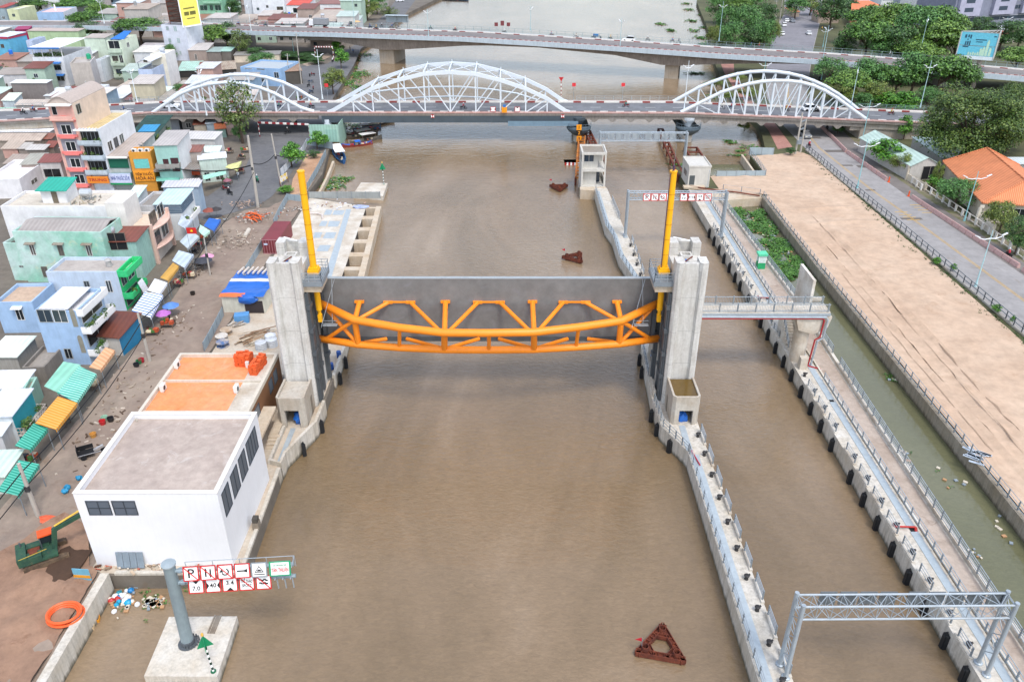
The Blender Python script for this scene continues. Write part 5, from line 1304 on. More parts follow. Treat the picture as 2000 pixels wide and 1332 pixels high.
def H(label,xl,ytl,xr,ytr,yb,ybk,wall,roof,kind='flat',rise=None,front=None,right=None,name='house',cat='house',group=None,rightwall=None,par=.45,over=.25,wmat=None,frmat=None,nowin=False):
 xc=(xl+xr)/2;Y=at(xc,yb,GZ).y;h=max(2.2,aty(xc,(ytl+ytr)/2,Y).z-GZ)
 a=at(xl,ytl,GZ+h);b=at(xr,ytr,GZ+h)
 e=(b-a);e.z=0;Lw=e.length;e.normalize()
 if abs(e.y)>.35:e=Vector((math.cos(.34)*1,math.copysign(math.sin(.34),e.y),0));b=a+e*Lw
 n=Vector((-e.y,e.x,0))
 rise=(0 if kind=='flat' else.9)if rise is None else rise
 zb=GZ+h+(rise if kind=='lean' else 0)
 dep=min(22.,max(2.5,at(xc,ybk,zb).y-(a.y+b.y)/2))
 o=House();o.a=Vector((a.x,a.y,GZ));o.b=o.a+e*Lw;o.e=e;o.n=n;o.w=Lw;o.d=dep;o.h=h;o.z=GZ+h
 t=o.t=thing(name,label,cat,o.a.lerp(o.b,.5),group)
 P=lambda u,v,z:o.a+e*u*Lw+n*v*dep+Vector((0,0,z))
 o.P=P
 quad=[P(0,0,0),P(1,0,0),P(1,1,0),P(0,1,0)]
 m=MB();W=[wall,rightwall or wall]
 zt=h-(.5 if kind=='flat' else 0)
 vs=[q+Vector((0,0,-.05))for q in quad]+[P(0,0,zt),P(1,0,zt),P(1,1,zt+(rise if kind=='lean' else 0)),P(0,1,zt+(rise if kind=='lean' else 0))]
 m.add(vs,[(0,1,5,4)],0);m.add(vs,[(1,2,6,5)],1);m.add(vs,[(2,3,7,6),(3,0,4,7),(4,5,6,7)],0)
 if kind=='flat':
  k=.22
  U=k/Lw;V=k/dep
  for(u0,u1,v0,v1,mt)in((0,1,0,V,0),(0,1,1-V,1,0),(0,U,V,1-V,0),(1-U,1,V,1-V,1)):
   m.prism([(P(u,v,0).x,P(u,v,0).y)for u,v in((u0,v0),(u1,v0),(u1,v1),(u0,v1))],GZ+zt+.001,GZ+h,mt,bottom=False)
 elif kind=='gabley':
  for v in(0,1):m.add([P(0,v,zt),P(1,v,zt),P(.5,v,zt+rise)],[(0,1,2)if v==0 else(2,1,0)])
 elif kind=='gablex':
  for u in(0,1):m.add([P(u,0,zt),P(u,1,zt),P(u,.5,zt+rise)],[(0,1,2)if u==1 else(2,1,0)],1 if u else 0)
 o.wall=m.build('wall',W,t)
 m=MB();ou,ov=over/Lw,over/dep;th=.1
 if kind=='flat':
  q=[P(U,V,zt+.03),P(1-U,V,zt+.03),P(1-U,1-V,zt+.03),P(U,1-V,zt+.03)];m.slab(*q,.05)
 elif kind=='lean':
  s=rise/dep*over;m.slab(P(-ou,-ov,h+.12-s),P(1+ou,-ov,h+.12-s),P(1+ou,1+ov,h+.12+rise+s),P(-ou,1+ov,h+.12+rise+s),th)
 elif kind=='gabley':
  s=rise/(Lw/2)*over
  m.slab(P(-ou,-ov,h+.1-s),P(.5,-ov,h+.1+rise),P(.5,1+ov,h+.1+rise),P(-ou,1+ov,h+.1-s),th);m.slab(P(.5,-ov,h+.1+rise),P(1+ou,-ov,h+.1-s),P(1+ou,1+ov,h+.1-s),P(.5,1+ov,h+.1+rise),th)
 elif kind=='gablex':
  s=rise/(dep/2)*over
  m.slab(P(-ou,-ov,h+.1-s),P(1+ou,-ov,h+.1-s),P(1+ou,.5,h+.1+rise),P(-ou,.5,h+.1+rise),th);m.slab(P(-ou,.5,h+.1+rise),P(1+ou,.5,h+.1+rise),P(1+ou,1+ov,h+.1-s),P(-ou,1+ov,h+.1-s),th)
 elif kind=='vault':
  K=8
  for k in range(K):
   u0,u1=k/K,(k+1)/K;z0,z1=h+rise*math.sin(PI*u0),h+rise*math.sin(PI*u1);m.slab(P(u0,-ov,z0+.1),P(u1,-ov,z1+.1),P(u1,1,z1+.1),P(u0,1,z0+.1),.1)
   m.add([P(u0,0,h),P(u1,0,h),P(u1,0,z1),P(u0,0,z0)],[(0,1,2,3)])
 o.roof=m.build('roof',roof,t)
 fm=frmat or FRAMEW
 def win(face,u0,u1,z0,z1,nx=2,nz=1):
  if face=='f':A,B,out=P(u0,0,0),P(u1,0,0),-n
  else:A,B,out=P(1,u0,0),P(1,u1,0),e
  return flatwin(t,(A.x,A.y),(B.x,B.y),GZ+z0,GZ+z1,(out.x,out.y),nx,nz,wmat or WVAR[len(D.objects)%5],fm if frmat else FVAR[len(D.objects)%4],.06)
 o.win=win
 if front is None and not nowin and h>3.2:
  nf=max(1,int(h/3.3));nc=max(1,int(Lw/3.4));front=[]
  for f in range(nf):
   for c in range(nc):
    if R.random()<.35 and nf*nc>2:continue
    zz=h-(f+1)*h/nf+.9;uc=(c+.5)/nc;wd=min(1.3,Lw/nc*.5)/Lw/2;front.append((uc-wd,uc+wd,zz,zz+1.25))
 for w in(front or[]):win('f',*w)
 for w in(right or[]):win('r',*w)
 return o
def balcony(o,face,z,u0=.04,u1=.96,dep=.9,mat=None,solid=True,plants=0,rail=None):
 m=MB();P=o.P
 if face=='f':A,B,out=P(u0,0,z),P(u1,0,z),-o.n
 else:A,B,out=P(1,u0,z),P(1,u1,z),o.e
 C1,D1=B+out*dep,A+out*dep
 off=out*.003
 m.slab(A+off,B+off,C1,D1,.18)if face=='r' else m.slab(D1,C1,B+off,A+off,.18)
 for p,q in((A+off,D1),(D1,C1),(C1,B+off)):
  if solid:m.bar(p+Vector((0,0,.42)),q+Vector((0,0,.42)),.12,.8)
  else:
   for zz in(.45,.9):m.bar(p+Vector((0,0,zz)),q+Vector((0,0,zz)),.06,.06)
   k=int((q-p).length/.5)+1
   for i in range(k+1):r=p.lerp(q,i/k);m.bar(r,r+Vector((0,0,.9)),.05,.05)
 b=m.build('balcony',mat or WHITE,o.t)
 if plants:
  mm=MB()
  for _ in range(plants):
   r=D1.lerp(C1,R.random())-out*R.uniform(.1,.5);leafclump(mm,r+Vector((0,0,R.uniform(.5,1.1))),.45,.45,.5,45,.28)
  mm.build('potted_plants',PLANTS,b)
 return b
def awning(label,pts,zi,zo,mat,name='awning',group=None,posts=True):
 z=[zi,zo,zo,zi];q=[at(p[0],p[1],GZ+zz)for p,zz in zip(pts,z)]
 c=sum(q,Vector())/4;t=thing(name,label,'awning',(q[1].lerp(q[2],.5).x,q[1].lerp(q[2],.5).y,GZ),group)
 m=MB();nrm=(q[1]-q[0]).cross(q[3]-q[0])
 if nrm.z<0:m.slab(q[0],q[3],q[2],q[1],.06)
 else:m.slab(*q,.06)
 a,b=q[1],q[2];m.bar(a-Vector((0,0,.2)),b-Vector((0,0,.2)),.04,.4)
 m.build('canopy',mat,t)
 for p in(q[1].lerp(q[2],.04),q[1].lerp(q[2],.96)):
  mm=MB();mm.tube((p.x,p.y,GZ),(p.x,p.y,p.z-.1),.05,n=6);mm.build('post',STEEL,t)
 return t
def tank(label,p,kind='steel',s=1.):
 t=thing('water_tank',label,'water tank',p,None);p=Vector(p)
 if kind=='steel':
  m=MB();m.path([p+Vector((-.75*s,0,.95*s)),p+Vector((-.6*s,0,.95*s)),p+Vector((.6*s,0,.95*s)),p+Vector((.75*s,0,.95*s))],[.25*s,.52*s,.52*s,.25*s],12);m.build('drum',paint('c9cdd0',.3,.1,.1,.5),t)
 else:
  m=MB();m.lathe([(.5*s,.3*s),(.55*s,.4*s),(.55*s,1.4*s),(.3*s,1.65*s)],p,12);m.build('drum',{'blue':flat('1f6fd0',.4),'green':flat('1f9a70',.4),'grey':flat('8f9496',.5)}[kind],t)
 m=MB()
 for dx in(-.45,.45):
  for dy in(-.3,.3):m.box(p.x+dx*s-.04,p.y+dy*s-.04,p.z,p.x+dx*s+.04,p.y+dy*s+.04,p.z+.5*s)
 m.build('stand',STEEL,t)
def board(o,label_txt,face,u0,u1,z0,z1,bg,fg,txt,txt2=None,off=0.):
 P=o.P;A,B=(P(u0,0,z0),P(u1,0,z0))if face=='f' else(P(1,u0,z0),P(1,u1,z0));out=-o.n if face=='f' else o.e
 A=A+out*off;B=B+out*off
 d=(B-A).normalized();m=MB();w=(B-A).length
 m.prism([((A+out*k).x,(A+out*k).y)for k in(.005,)]+[((B+out*.005).x,(B+out*.005).y),((B+out*.22).x,(B+out*.22).y),((A+out*.22).x,(A+out*.22).y)],GZ+z0,GZ+z1)
 c=(A+B)/2+out*.225;c.z=GZ+(z0+z1)/2
 if txt2:
  letter(m,txt,c+Vector((0,0,(z1-z0)*.2)),d,(0,0,1),(z1-z0)*.34,1,.01,w*.86);letter(m,txt2,c-Vector((0,0,(z1-z0)*.22)),d,(0,0,1),(z1-z0)*.5,1,.012,w*.86)
 elif txt:letter(m,txt,c,d,(0,0,1),(z1-z0)*.55,1,.012,w*.84)
 b=m.build('shop_sign',[bg,fg],o.t);b['label']=label_txt;return b
o=H('tall cyan house with a red band under its pale roof, at the left edge',-16,72,15,73,126,63,wl('62c0e6'),rf('d6dde4'),'lean',.3)
m=MB();P=o.P;m.bar(P(0,-.02,o.h-.3)-o.n*.05,P(1,-.02,o.h-.3)-o.n*.05,.1,.7);m.bar(P(1,0,o.h-.3)+o.e*.08,P(1,1,o.h-.3)+o.e*.08,.1,.7);m.build('fascia',flat('b03a55'),o.t)
H('crimson sheet-walled house behind the cyan one',29,59,55,58,93,52,wl('a8125c'),rf('9c1f58'),'lean',.3,nowin=True)
H('pale yellow-green house with an orange strip, upper left',13,19,34,19,56,11,wl('e0e6b4'),rf('d9d4cc'),'flat')
o=H('light blue house with an open roof terrace and white statue',71,25,123,24,59,14,wl('9fc4ec'),flat('d9b7b4'),'flat',front=[(.18,.32,2.4,4.4)],rightwall=wl('e8ecf2'))
m=MB();c=o.P(.5,.4,o.h-.45);m.lathe([(.35,0),(.42,.6),(.3,1.6),(.36,2.),(.2,2.3),(.22,2.7),(.05,2.95)],c,10);solo('statue',m,flat('f0f0f0'),'white statue standing on the light blue roof terrace','statue')
o=H('pale lilac annex with a blue tank, beside the light blue terrace house',124,39,150,40,63,32,wl('dcdfec'),flat('b9a9a4'),'flat',front=[]);tank('blue plastic water tank on the pale lilac annex roof',o.P(.6,.5,o.h-.45),'blue',1.1)
H('long pale green wall house under the light blue terrace house',53,61,152,62,96,56,wl('bcd8a6',.5),rf('b8a69c'),'lean',.3,front=[(.68,.72,1.8,2.8)])
o=H('narrow house with an orange and blue sheet roof',73,73,98,71,90,54,wl('c6d4ec'),rf('d9623a',.05),'lean',1.6)
m=MB();s=Vector((0,0,.18));m.slab(o.P(-.05,.5,o.h+.8)+s,o.P(1.05,.5,o.h+.8)+s,o.P(1.05,1.05,o.h+1.65)+s,o.P(-.05,1.05,o.h+1.65)+s,.06);m.build('roof_sheet',rf('4a78a8',.05),o.t)
H('narrow pale blue house squeezed left of the white balcony house',50,80,62,80,126,72,wl('c2d2ee'),rf('d8dde2'),'flat',front=[])
o=H('white three-storey house with a planted roof terrace under a blue-edged canopy',63,112,122,112,169,92,wl('edf0f5'),flat('b9b4b0'),'flat',front=[(.12,.2,5,6.5),(.3,.38,4.6,6.6),(.6,.86,4.9,6.4),(.62,.88,1.6,3.1),(.1,.3,1.4,2.8)])
m=MB();P=o.P;m.slab(P(-.02,-.05,o.h+2.9),P(1.02,-.05,o.h+2.9),P(1.02,.9,o.h+3.1),P(-.02,.9,o.h+3.1),.12);m.build('canopy',flat('f2f2f2'),o.t)
m=MB();m.bar(P(-.02,-.06,o.h+2.75),P(1.02,-.06,o.h+2.75),.1,.5);m.build('canopy_edge',BLUEP,o.t)
m=MB()
for u in(.02,.33,.66,.98):m.bar(P(u,.03,o.h-.4),P(u,.03,o.h+2.8),.18,.18)
m.build('canopy_post',WHITE,o.t)
m=MB()
for k in range(12):leafclump(m,P(.04+.08*k,.06,o.h+R.uniform(.2,.9)),.7,.6,.7,70,.38)
m.build('potted_plants',PLANTS,o.t);balcony(o,'f',4.3,.05,.5,1.,solid=False,plants=3);balcony(o,'f',1.6,.05,.55,1.)
m=MB();m.slab(P(.56,-.09,7.1),P(.92,-.09,7.1),P(.92,0,7.4),P(.56,0,7.4),.08);m.slab(P(.6,-.09,3.5),P(.94,-.09,3.5),P(.94,0,3.8),P(.6,0,3.8),.08);m.build('window_hood',BLUEP,o.t)
H('low off-white house with a brown-grey roof at the left edge',-10,147,52,146,177,133,wl('dfdde0'),rf('9f958c'),'lean',.8)
H('windowless grey shed with a thin white roof',21,163,90,163,201,157,wl('8c8480',.5),rf('e4eae8'),'lean',.2,nowin=True)
H('small pale mint hut by the bridge approach road',4,197,27,197,214,183,wl('cfe0e6'),rf('dbe6d6'),'lean',1.)
o=H('windowless beige block with a stained roof',136,124,176,122,179,111,wl('c6bcb2',.45),rf('b9b0a8'),'flat',front=[(.5,.56,2.6,3.1)],rightwall=wl('e0d8d6'))
tank('green water tank on the beige block',o.P(.8,.6,o.h-.4),'green',1.2)
H('house with a wide light grey metal roof behind the beige block',131,112,170,112,124,97,wl('b9b4b0'),rf('c9cbd0'),'lean',.8)
H('narrow house of white sheet walls beside the pale green tower',184,118,195,118,161,109,wl('e9eef4'),rf('d9dee4'),'flat',front=[])
H('pale mint house wall with a beige roof left of the pale green tower',163,75,204,75,116,67,wl('d3e4ce'),rf('b8aca2'),'lean',.3,front=[])
H('roof terrace room with a mint awning on the mint house',147,74,164,74,93,67,wl('4e5a4c'),rf('c6e4d2',.05),'lean',.6,front=[])
o=H('tall pale green narrow house with a bright blue tiled cap',207,80,235,80,156,68,wl('d8e8cf'),flat('c9c4b8'),'flat',rightwall=wl('e2eed6'),front=[(.12,.88,9.6,12.),(.15,.55,5.8,7.4),(.65,.9,5.2,7.6),(.2,.6,1.7,3.3)],right=[(.3,.45,9.3,10.8),(.5,.56,5.5,6.6)])
m=MB();P=o.P;m.slab(P(.3,.2,o.h+.1),P(1.02,.2,o.h+.1),P(1.0,.75,o.h+1.6),P(.45,.75,o.h+1.6),.12);m.add([P(0,.2,o.h),P(.3,.2,o.h),P(.45,.75,o.h+1.5)],[(0,1,2)]);m.build('roof_cap',rf('1f73c8',.02,pitch=.4),o.t)
balcony(o,'f',8.6,.05,.95,.9,wl('c9dcc4'));balcony(o,'f',4.6,.05,.95,.9,wl('c9dcc4'),plants=1);balcony(o,'f',.9,.05,.95,.8,wl('c9dcc4'),plants=2)
o=H('light blue house with a white curved roof, joined to the cream block',269,136,297,136,181,118,wl('c2d3f0'),flat('a9a7a4'),'flat',front=[(.4,.48,3.2,4.8),(.55,.63,3.2,4.8)])
m=MB();P=o.P
for k in range(5):u0,u1=k/5,(k+1)/5;m.slab(P(u0,0,o.h+1.9+1.*math.sin(PI*u0*.9)),P(u1,0,o.h+1.9+1.*math.sin(PI*u1*.9)),P(u1,1,o.h+1.9+1.*math.sin(PI*u1*.9)),P(u0,1,o.h+1.9+1.*math.sin(PI*u0*.9)),.1)
m.build('canopy',rf('dfe4ec',.03),o.t);m=MB()
for u,v in((.03,.05),(.97,.05),(.03,.95),(.97,.95)):m.bar(P(u,v,o.h-.4),P(u,v,o.h+2.2),.15,.15)
m.build('canopy_post',STEEL,o.t)
o=H('tall windowless cream block with a white right wall',293,106,322,106,169,97,wl('f3ecd8',.15),flat('d9d4cc'),'flat',front=[(.35,.62,1.9,2.8)],rightwall=wl('f6f4f0',.12));tank('steel water drum on the cream block roof',o.P(.5,.5,o.h-.4),'steel',1.1)
o=H('tall pale blue-white block carrying the yellow billboard',314,49,361,50,119,40,wl('dde4f2',.18),flat('8f8a86'),'flat',front=[(.2,.3,10.3,11.6),(.5,.64,10.,11.8),(.2,.3,6.2,7.5),(.55,.68,6.,7.8),(.2,.28,2.2,3.4),(.55,.64,2.,3.4)],rightwall=wl('e9edf6',.15),wmat=flat('9fb4b8'))
P=o.P
t=thing('billboard','tall yellow billboard with a white border on the pale blue-white block','billboard',P(.7,.1,o.h))
A=aty(371,54,o.a.y-.5);B=aty(380,42,o.a.y+4);
A=Vector((P(.92,-.03,0).x,P(.92,-.03,0).y,o.z-.9));B=A+Vector((5.6,3.6,.6));hh=11.5
m=MB();d=(B-A);d.z=0;d.normalize();nn=Vector((d.y,-d.x,0))
m.add([A,B,B+Vector((0,0,hh)),A+Vector((0,0,hh))]+[q-nn*.3 for q in(A,B,B+Vector((0,0,hh)),A+Vector((0,0,hh)))],[(0,1,2,3),(7,6,5,4),(0,4,5,1),(1,5,6,2),(2,6,7,3),(3,7,4,0)],0)
L_=(B-A).length
def on(u,z,k=.02):return A+(B-A)*u+Vector((0,0,z))+nn*k
m.add([on(.05,.5),on(.95,.5),on(.95,hh-.5),on(.05,hh-.5)],[(0,1,2,3)],1)
for u0,u1,z0,z1 in((.2,.78,5.9,6.3),(.2,.45,3.8,5.),(.5,.8,3.8,5.),(.3,.72,2.6,2.9)):m.add([on(u0,z0,.04),on(u1,z0,.04),on(u1,z1,.04),on(u0,z1,.04)],[(0,1,2,3)],2)
m.build('board',[SIGNW,flat('f0e36a',.5),flat('6d6a30')],t)
m=MB();Q=[P(.25,.2,o.h),P(.95,.2,o.h),P(.95,.8,o.h),P(.25,.8,o.h)]
for q in Q:m.bar(q,q+Vector((0,0,9.5)),.2,.2)
for k in range(6):
 z=Vector((0,0,1.6*k+1))
 for i in range(4):m.bar(Q[i]+z,Q[(i+1)%4]+z,.12,.12);m.bar(Q[i]+z,Q[(i+1)%4]+z+Vector((0,0,1.5)),.1,.1)
m.build('frame',RUST,t);m=MB();m.add([Q[0]+Vector((0,.1,.6)),Q[1]+Vector((0,.1,.6)),Q[1]+Vector((0,.1,9.4)),Q[0]+Vector((0,.1,9.4))]+[q+Vector((0,.25,z))for q,z in((Q[0],.6),(Q[1],.6),(Q[1],9.4),(Q[0],9.4))],[(0,1,2,3),(7,6,5,4),(0,4,5,1),(1,5,6,2),(2,6,7,3),(3,7,4,0)]);m.build('backing',two('4a403a','5a4c44',.8,.4,.6),t)
o=H('green four-storey apartment house with deep balconies behind the girder bridge',374,-48,424,-48,46,-58,wl('8fcda6'),flat('a8c8b4'),'flat',front=[(.1,.3,1,3),(.45,.6,1,3),(.7,.85,1,3),(.1,.4,5.5,7.8),(.5,.62,5.5,7.8),(.7,.95,5.5,7.8),(.1,.4,10,12)],wmat=flat('2c4a3c'))
for z in(4.4,8.8,13.2):balcony(o,'f',z,.3,.98,1.6,wl('9fd8b4'),plants=1 if z<9 else 0)
H('low house with a grey roof and red-brown wall behind the cream block',263,100,300,100,116,85,wl('9c5a4a'),rf('b0a8a4'),'lean',1.)
H('narrow grey roof left of the pale blue-white block',304,98,322,97,119,86,wl('b0a8a4'),rf('bdb9b8'),'lean',1.)
H('grey-roofed house with a pinkish wall right of the pale blue-white block',367,99,404,99,121,85,wl('b3a094'),rf('c0bab4'),'lean',1.2,front=[(.3,.42,.6,2.6)])
H('dark shed with an open roof beside the pinkish grey-roofed house',404,102,430,102,122,93,wl('8a8078'),rf('9db0aa'),'lean',.3,front=[])
H('dark board shed with a mint roof under the trees',430,101,450,101,121,93,wl('7d756c'),rf('a4cabc'),'lean',.5,front=[])
H('market shed with a patched mint sheet roof behind the left arch',348,139,388,138,150,121,wl('3c3a38'),rf('a9cbbd',.5),'lean',1.4,front=[])
H('market shed with a rust-red sheet roof behind the left arch',388.5,139,413,138,150,122,wl('3c3a38'),rf('8a5546',.6),'lean',1.4,front=[])
H('market shed with a grey and brown patched roof behind the left arch',413.5,138,461,135,149,121,wl('3c3a38'),rf('a89a88',.9),'lean',1.4,front=[])
o=H('long light blue two-storey house right behind the left arch',469,131,546,135,168,118,wl('9ac2ec'),flat('a9b0b4'),'flat',front=[(.1,.3,4.9,5.2),(.42,.62,4.9,5.2),(.84,.96,2.6,4.4),(.2,.28,1.2,2.4),(.5,.58,1.2,2.4)])
H('long cream wall house with a dark flat roof behind the light blue one',457,109,545,107,122,101,wl('e6d5bc'),rf('8f8d88'),'lean',.2,front=[])
H('street stall with a rusty patched roof beside the junction pole',553,141,588,138,165,126,wl('5c564e'),rf('a5876e',.8),'lean',.8,front=[])
H('blue-walled house with a beige roof at the top left',240,8,288,7,18,0,wl('8db4de'),rf('d4cbc4'),'lean',.8)
for i,(a,b,yt,yb,yk,rc,wc,lab)in enumerate([(186,218,24,30,10,'e8eaec','c9c0b8','white sheet roof beside the girder bridge, upper left'),(187,212,36,42,24,'c4dcd8','b9b0a8','pale mint sheet roof just above the girder bridge rail'),(216,288,22,30,15,'c9c2bc','8d8078','long beige roof over a brown wall near the top left'),(222,256,38,42,27,'bfdad6','b0a8a0','mint roof between the two dark trees at the top left'),(258,290,31,40,18,'d0c8c0','6d554a','brown sheet-walled shed left of the billboard'),(140,182,6,20,-6,'c0b6ae','cfc4bc','beige roof beyond the trees at the top left'),(120,150,-2,12,-14,'d9cfc6','c8bcb4','house half hidden by trees at the very top left'),(290,325,-4,14,-20,'cbb8b0','d8d0cc','pinkish flat block beyond the girder bridge'),(-6,9,16,42,6,'a84a44','9fb4bc','grey-blue house with a red roof at the top left corner'),(10,30,8,22,-4,'c9b9b4','d8ccc8','pale house with a hipped roof at the top left corner'),(40,75,4,16,-30,'e8ebee','d9dcdf','wide white roof at the top left corner'),(602,618,20,36,4,'8d7a72','cfc6c0','narrow brown roof between the red-roofed and the balustrade house'),(690,735,-2,10,-18,'c9c4c0','cfcac4','grey house beside the riverside willow at the top'),(330,372,-22,6,-30,'c9c0ba','d4ccc8','pale house hidden behind the yellow billboard')]):
 H(lab,a,yt,b,yt,yb,yk,wl(wc),rf(rc),'lean',.8)
o=H('tall white house with few windows at the top, left of the red roof',490,-8,553,-8,48,-20,wl('eceef3',.12),flat('d0ccc8'),'flat',front=[(.12,.2,6.,7.2),(.42,.5,7.,8.2),(.75,.95,5.6,7.6)])
H('grey-white wing of the tall white house at the top',475,-4,490,-4,47,-16,wl('d6dae0',.2),flat('c9c6c2'),'flat',front=[])
o=H('white house with a bright red hipped roof at the top',559,11,600,11,46,-4,wl('f0f1f3',.12),rf('d0503c',.05,pitch=.4),'lean',1.4,front=[(.3,.9,4.2,6.6)]);balcony(o,'f',3.8,.1,.95,1.)
o=H('white house with a balustraded terrace and two windows at the top',618,9,670,9,39,-4,wl('f0f0f1',.12),rf('8d5d54'),'lean',.8,front=[(.45,.56,3.6,5.2),(.68,.79,3.6,5.2)]);balcony(o,'f',2.4,.3,1.,1.2,solid=False)
for a,b,yt,yb,yk,rc,wc,lab in[(87,104,188,200,172,'dfe4e6','c9c6c2','small white roof left of the rust-red one, by the approach road'),(100,122,190,203,170,'8a4740','b0a49c','rust-red roof behind the pink house'),(190,214,194,203,158,'c2b4a4','b5a698','long beige roof above the approach road'),(202,238,193,203,168,'dde1e6','bdbab6','white corrugated roof above the approach road'),(243,280,196,204,177,'784038','9c8f88','dark red-brown roof above the approach road'),(281,308,194,204,170,'d3e4d6','cbdcc8','pale mint roof above the approach road by the left arch'),(316,354,188,204,158,'b7afa4','c9c0b6','beige roof behind the foot of the left arch'),(30,88,206,211,196,'c0b4a8','b8aca0','long low beige roof beside the two parked motorbikes'),(-14,22,222,239,214,'9dceb2','a8a29c','shed with a mint roof at the left edge below the road'),(372,440,182,190,170,'cfc6bc','d4ccc4','low beige roof seen through the left arch'),(446,500,186,192,176,'c8beb4','ccc2b8','second low beige roof seen through the left arch')]:
 H(lab,a,yt,b,yt,yb,yk,wl(wc),rf(rc,.2),'lean',.7,front=[])
o=H('white terrace house with a blue tank behind the pink house',150,178,186,178,203,165,wl('e4eaf0'),flat('c4ccd2'),'flat',front=[]);tank('blue water tank on the white terrace behind the pink house',o.P(.45,.6,o.h-.4),'blue',1.1)
for a,b,yt,yb,yk,rc,wc,rise,lab in[(-24,96,258,271,238,'eceff2','d0ccc8',.3,'long white flat roof left of the pink house'),(-10,78,275,285,262,'bcab9b','a89a8c',.7,'long beige roof below the white one, left edge'),(4,33,291,301,277,'b6a696','d2a294',.7,'beige roof over a salmon wall at the left edge'),(35,52,291,301,280,'b8b2aa','9a8e84',.5,'small grey roof beside the salmon wall'),(78,100,272,281,262,'8d5846','8a7a70',.5,'rust-striped roof touching the pink house'),(87,104,288,301,277,'894a3c','8a7a70',.6,'rust-red roof low beside the pink house'),(8,38,320,331,303,'a6988c','9a8c82',.7,'brown-grey roof above the white edge house'),(52,86,293,302,284,'c4c0ba','938a82',.4,'grey canopy roof among the brown roofs')]:
 H(lab,a,yt,b,yt,yb,yk,wl(wc),rf(rc,.35),'lean',rise,front=[])
o=H('low shophouse with a translucent grey roof, two doors left of the pink house',41,322,74,321,358,301,wl('b09c92'),rf('a9a89c',.3),'lean',.6,front=[(.05,.95,1.4,2.9)]);balcony(o,'f',.6,.0,1.,.7,wl('a49a94'),plants=1)
o=H('white shophouse with a rust roof next door to the pink house',76,318,117,317,357,302,wl('d8d4d0'),rf('8a5048',.3),'lean',.6,front=[(.1,.9,1.2,3.0)])
for k in range(2):pass
PK=wl('f0b8a8',.15);PK2=flat('e8807a')
o=H('tall narrow pink house with arched top and four glazed floors',92,203,140,203,373,172,PK,flat('b4a69c'),'vault',1.3,front=[],rightwall=wl('f4d8c0',.15))
P=o.P;hh=o.h
fl=[hh-3.2-3.35*(k+1)for k in range(4)]
for k,z in enumerate(fl):
 if z<.2:continue
 flatwin(o.t,(P(.14,0,0).x,P(.14,0,0).y),(P(.86,0,0).x,P(.86,0,0).y),GZ+z+.55,GZ+z+3.0,(-o.n.x,-o.n.y),4,1,flat('9a96a0',.3),SIGNGY,.07)
 flatwin(o.t,(P(.3,-.004,0).x,P(.3,-.004,0).y),(P(.72,-.004,0).x,P(.72,-.004,0).y),GZ+z+.6,GZ+z+2.5,(-o.n.x,-o.n.y),2,1,GLASSM,FRAMEW,.1)
 m=MB();m.bar(P(.08,0,z+.35)-o.n*.2,P(.92,0,z+.35)-o.n*.2,.4,.45);m.bar(P(.2,0,z+.0)-o.n*.3,P(.8,0,z+.0)-o.n*.3,.6,.3);m.build('balcony',PK2,o.t)
m=MB();K=8
for k in range(K):m.bar(P(.02+.96*k/K,0,hh-3.3+.8*math.sin(PI*k/K))-o.n*.15,P(.02+.96*(k+1)/K,0,hh-3.3+.8*math.sin(PI*(k+1)/K))-o.n*.15,.35,.45)
m.build('arched_cornice',PK2,o.t)
o.win('f',.12,.32,hh-2.2,hh-.5,1,1);o.win('r',.08,.2,hh-2.4,hh-.5,2,1)
m=MB();m.bar(P(.04,0,hh-2.6)-o.n*.9,P(.96,0,hh-2.6)-o.n*.9,.1,.8);m.slab(P(.02,0,hh-2.9)-o.n*1.,P(.98,0,hh-2.9)-o.n*1.,P(.98,0,hh-2.9)-o.n*.01,P(.02,0,hh-2.9)-o.n*.01,.2);m.build('balcony',PK,o.t)
m=MB();m.slab(P(0,0,hh-.1)-o.n*1.1,P(1,0,hh-.1)-o.n*1.1,P(1,0,hh+.0)-o.n*.01,P(0,0,hh+.0)-o.n*.01,.18);m.build('eave',WHITE,o.t)
o=H('white four-storey house with planted balconies right of the pink house',148,252,193,252,372,216,wl('dfe6ee',.2),rf('d2bf8e',.5),'flat',front=[],rightwall=wl('f0f2f4',.15),right=[(.12,.24,7.4,9.4),(.3,.42,7.4,9.4),(.48,.6,7.4,9.4),(.3,.38,4,5.4),(.5,.58,4,5.4),(.68,.76,4,5.4)])
P=o.P
for k in range(3):
 z=o.h-2.9-3.0*k
 if z<0:break
 flatwin(o.t,(P(.06,0,0).x,P(.06,0,0).y),(P(.94,0,0).x,P(.94,0,0).y),GZ+z+.3,GZ+z+2.4,(-o.n.x,-o.n.y),5,1,flat('17181c',.4),SIGNGY,.06)
 balcony(o,'f',z,.03,.97,1.0,wl('c4d2dc'),plants=4)
m=MB()
for k in range(7):m.bar(P(.06+.14*k,0,o.h+.1)-o.n*1.2,P(.06+.14*k,0,o.h+.15),.12,.14)
m.bar(P(0,0,o.h)-o.n*1.2,P(1,0,o.h)-o.n*1.2,.15,.3);m.build('pergola',WHITE,o.t)
board(o,'orange shop sign with red lettering','f',.05,1.0,1.9,3.3,flat('e8892a'),flat('b0202a'),'TRUNG',off=1.1)
o=H('shophouse with a broad beige sheet roof and green net balcony',207,306,250,306,370,261,wl('c8d0cc'),rf('b7aaa0',.15),'lean',1.0,front=[])
P=o.P;m=MB();m.box(0,0,0,.01,.01,.01);m=MB();m.bar(P(.05,0,o.h-1.4)-o.n*.1,P(.95,0,o.h-1.4)-o.n*.1,.08,1.9);m.build('shade_net',flat('12604a',.8),o.t)
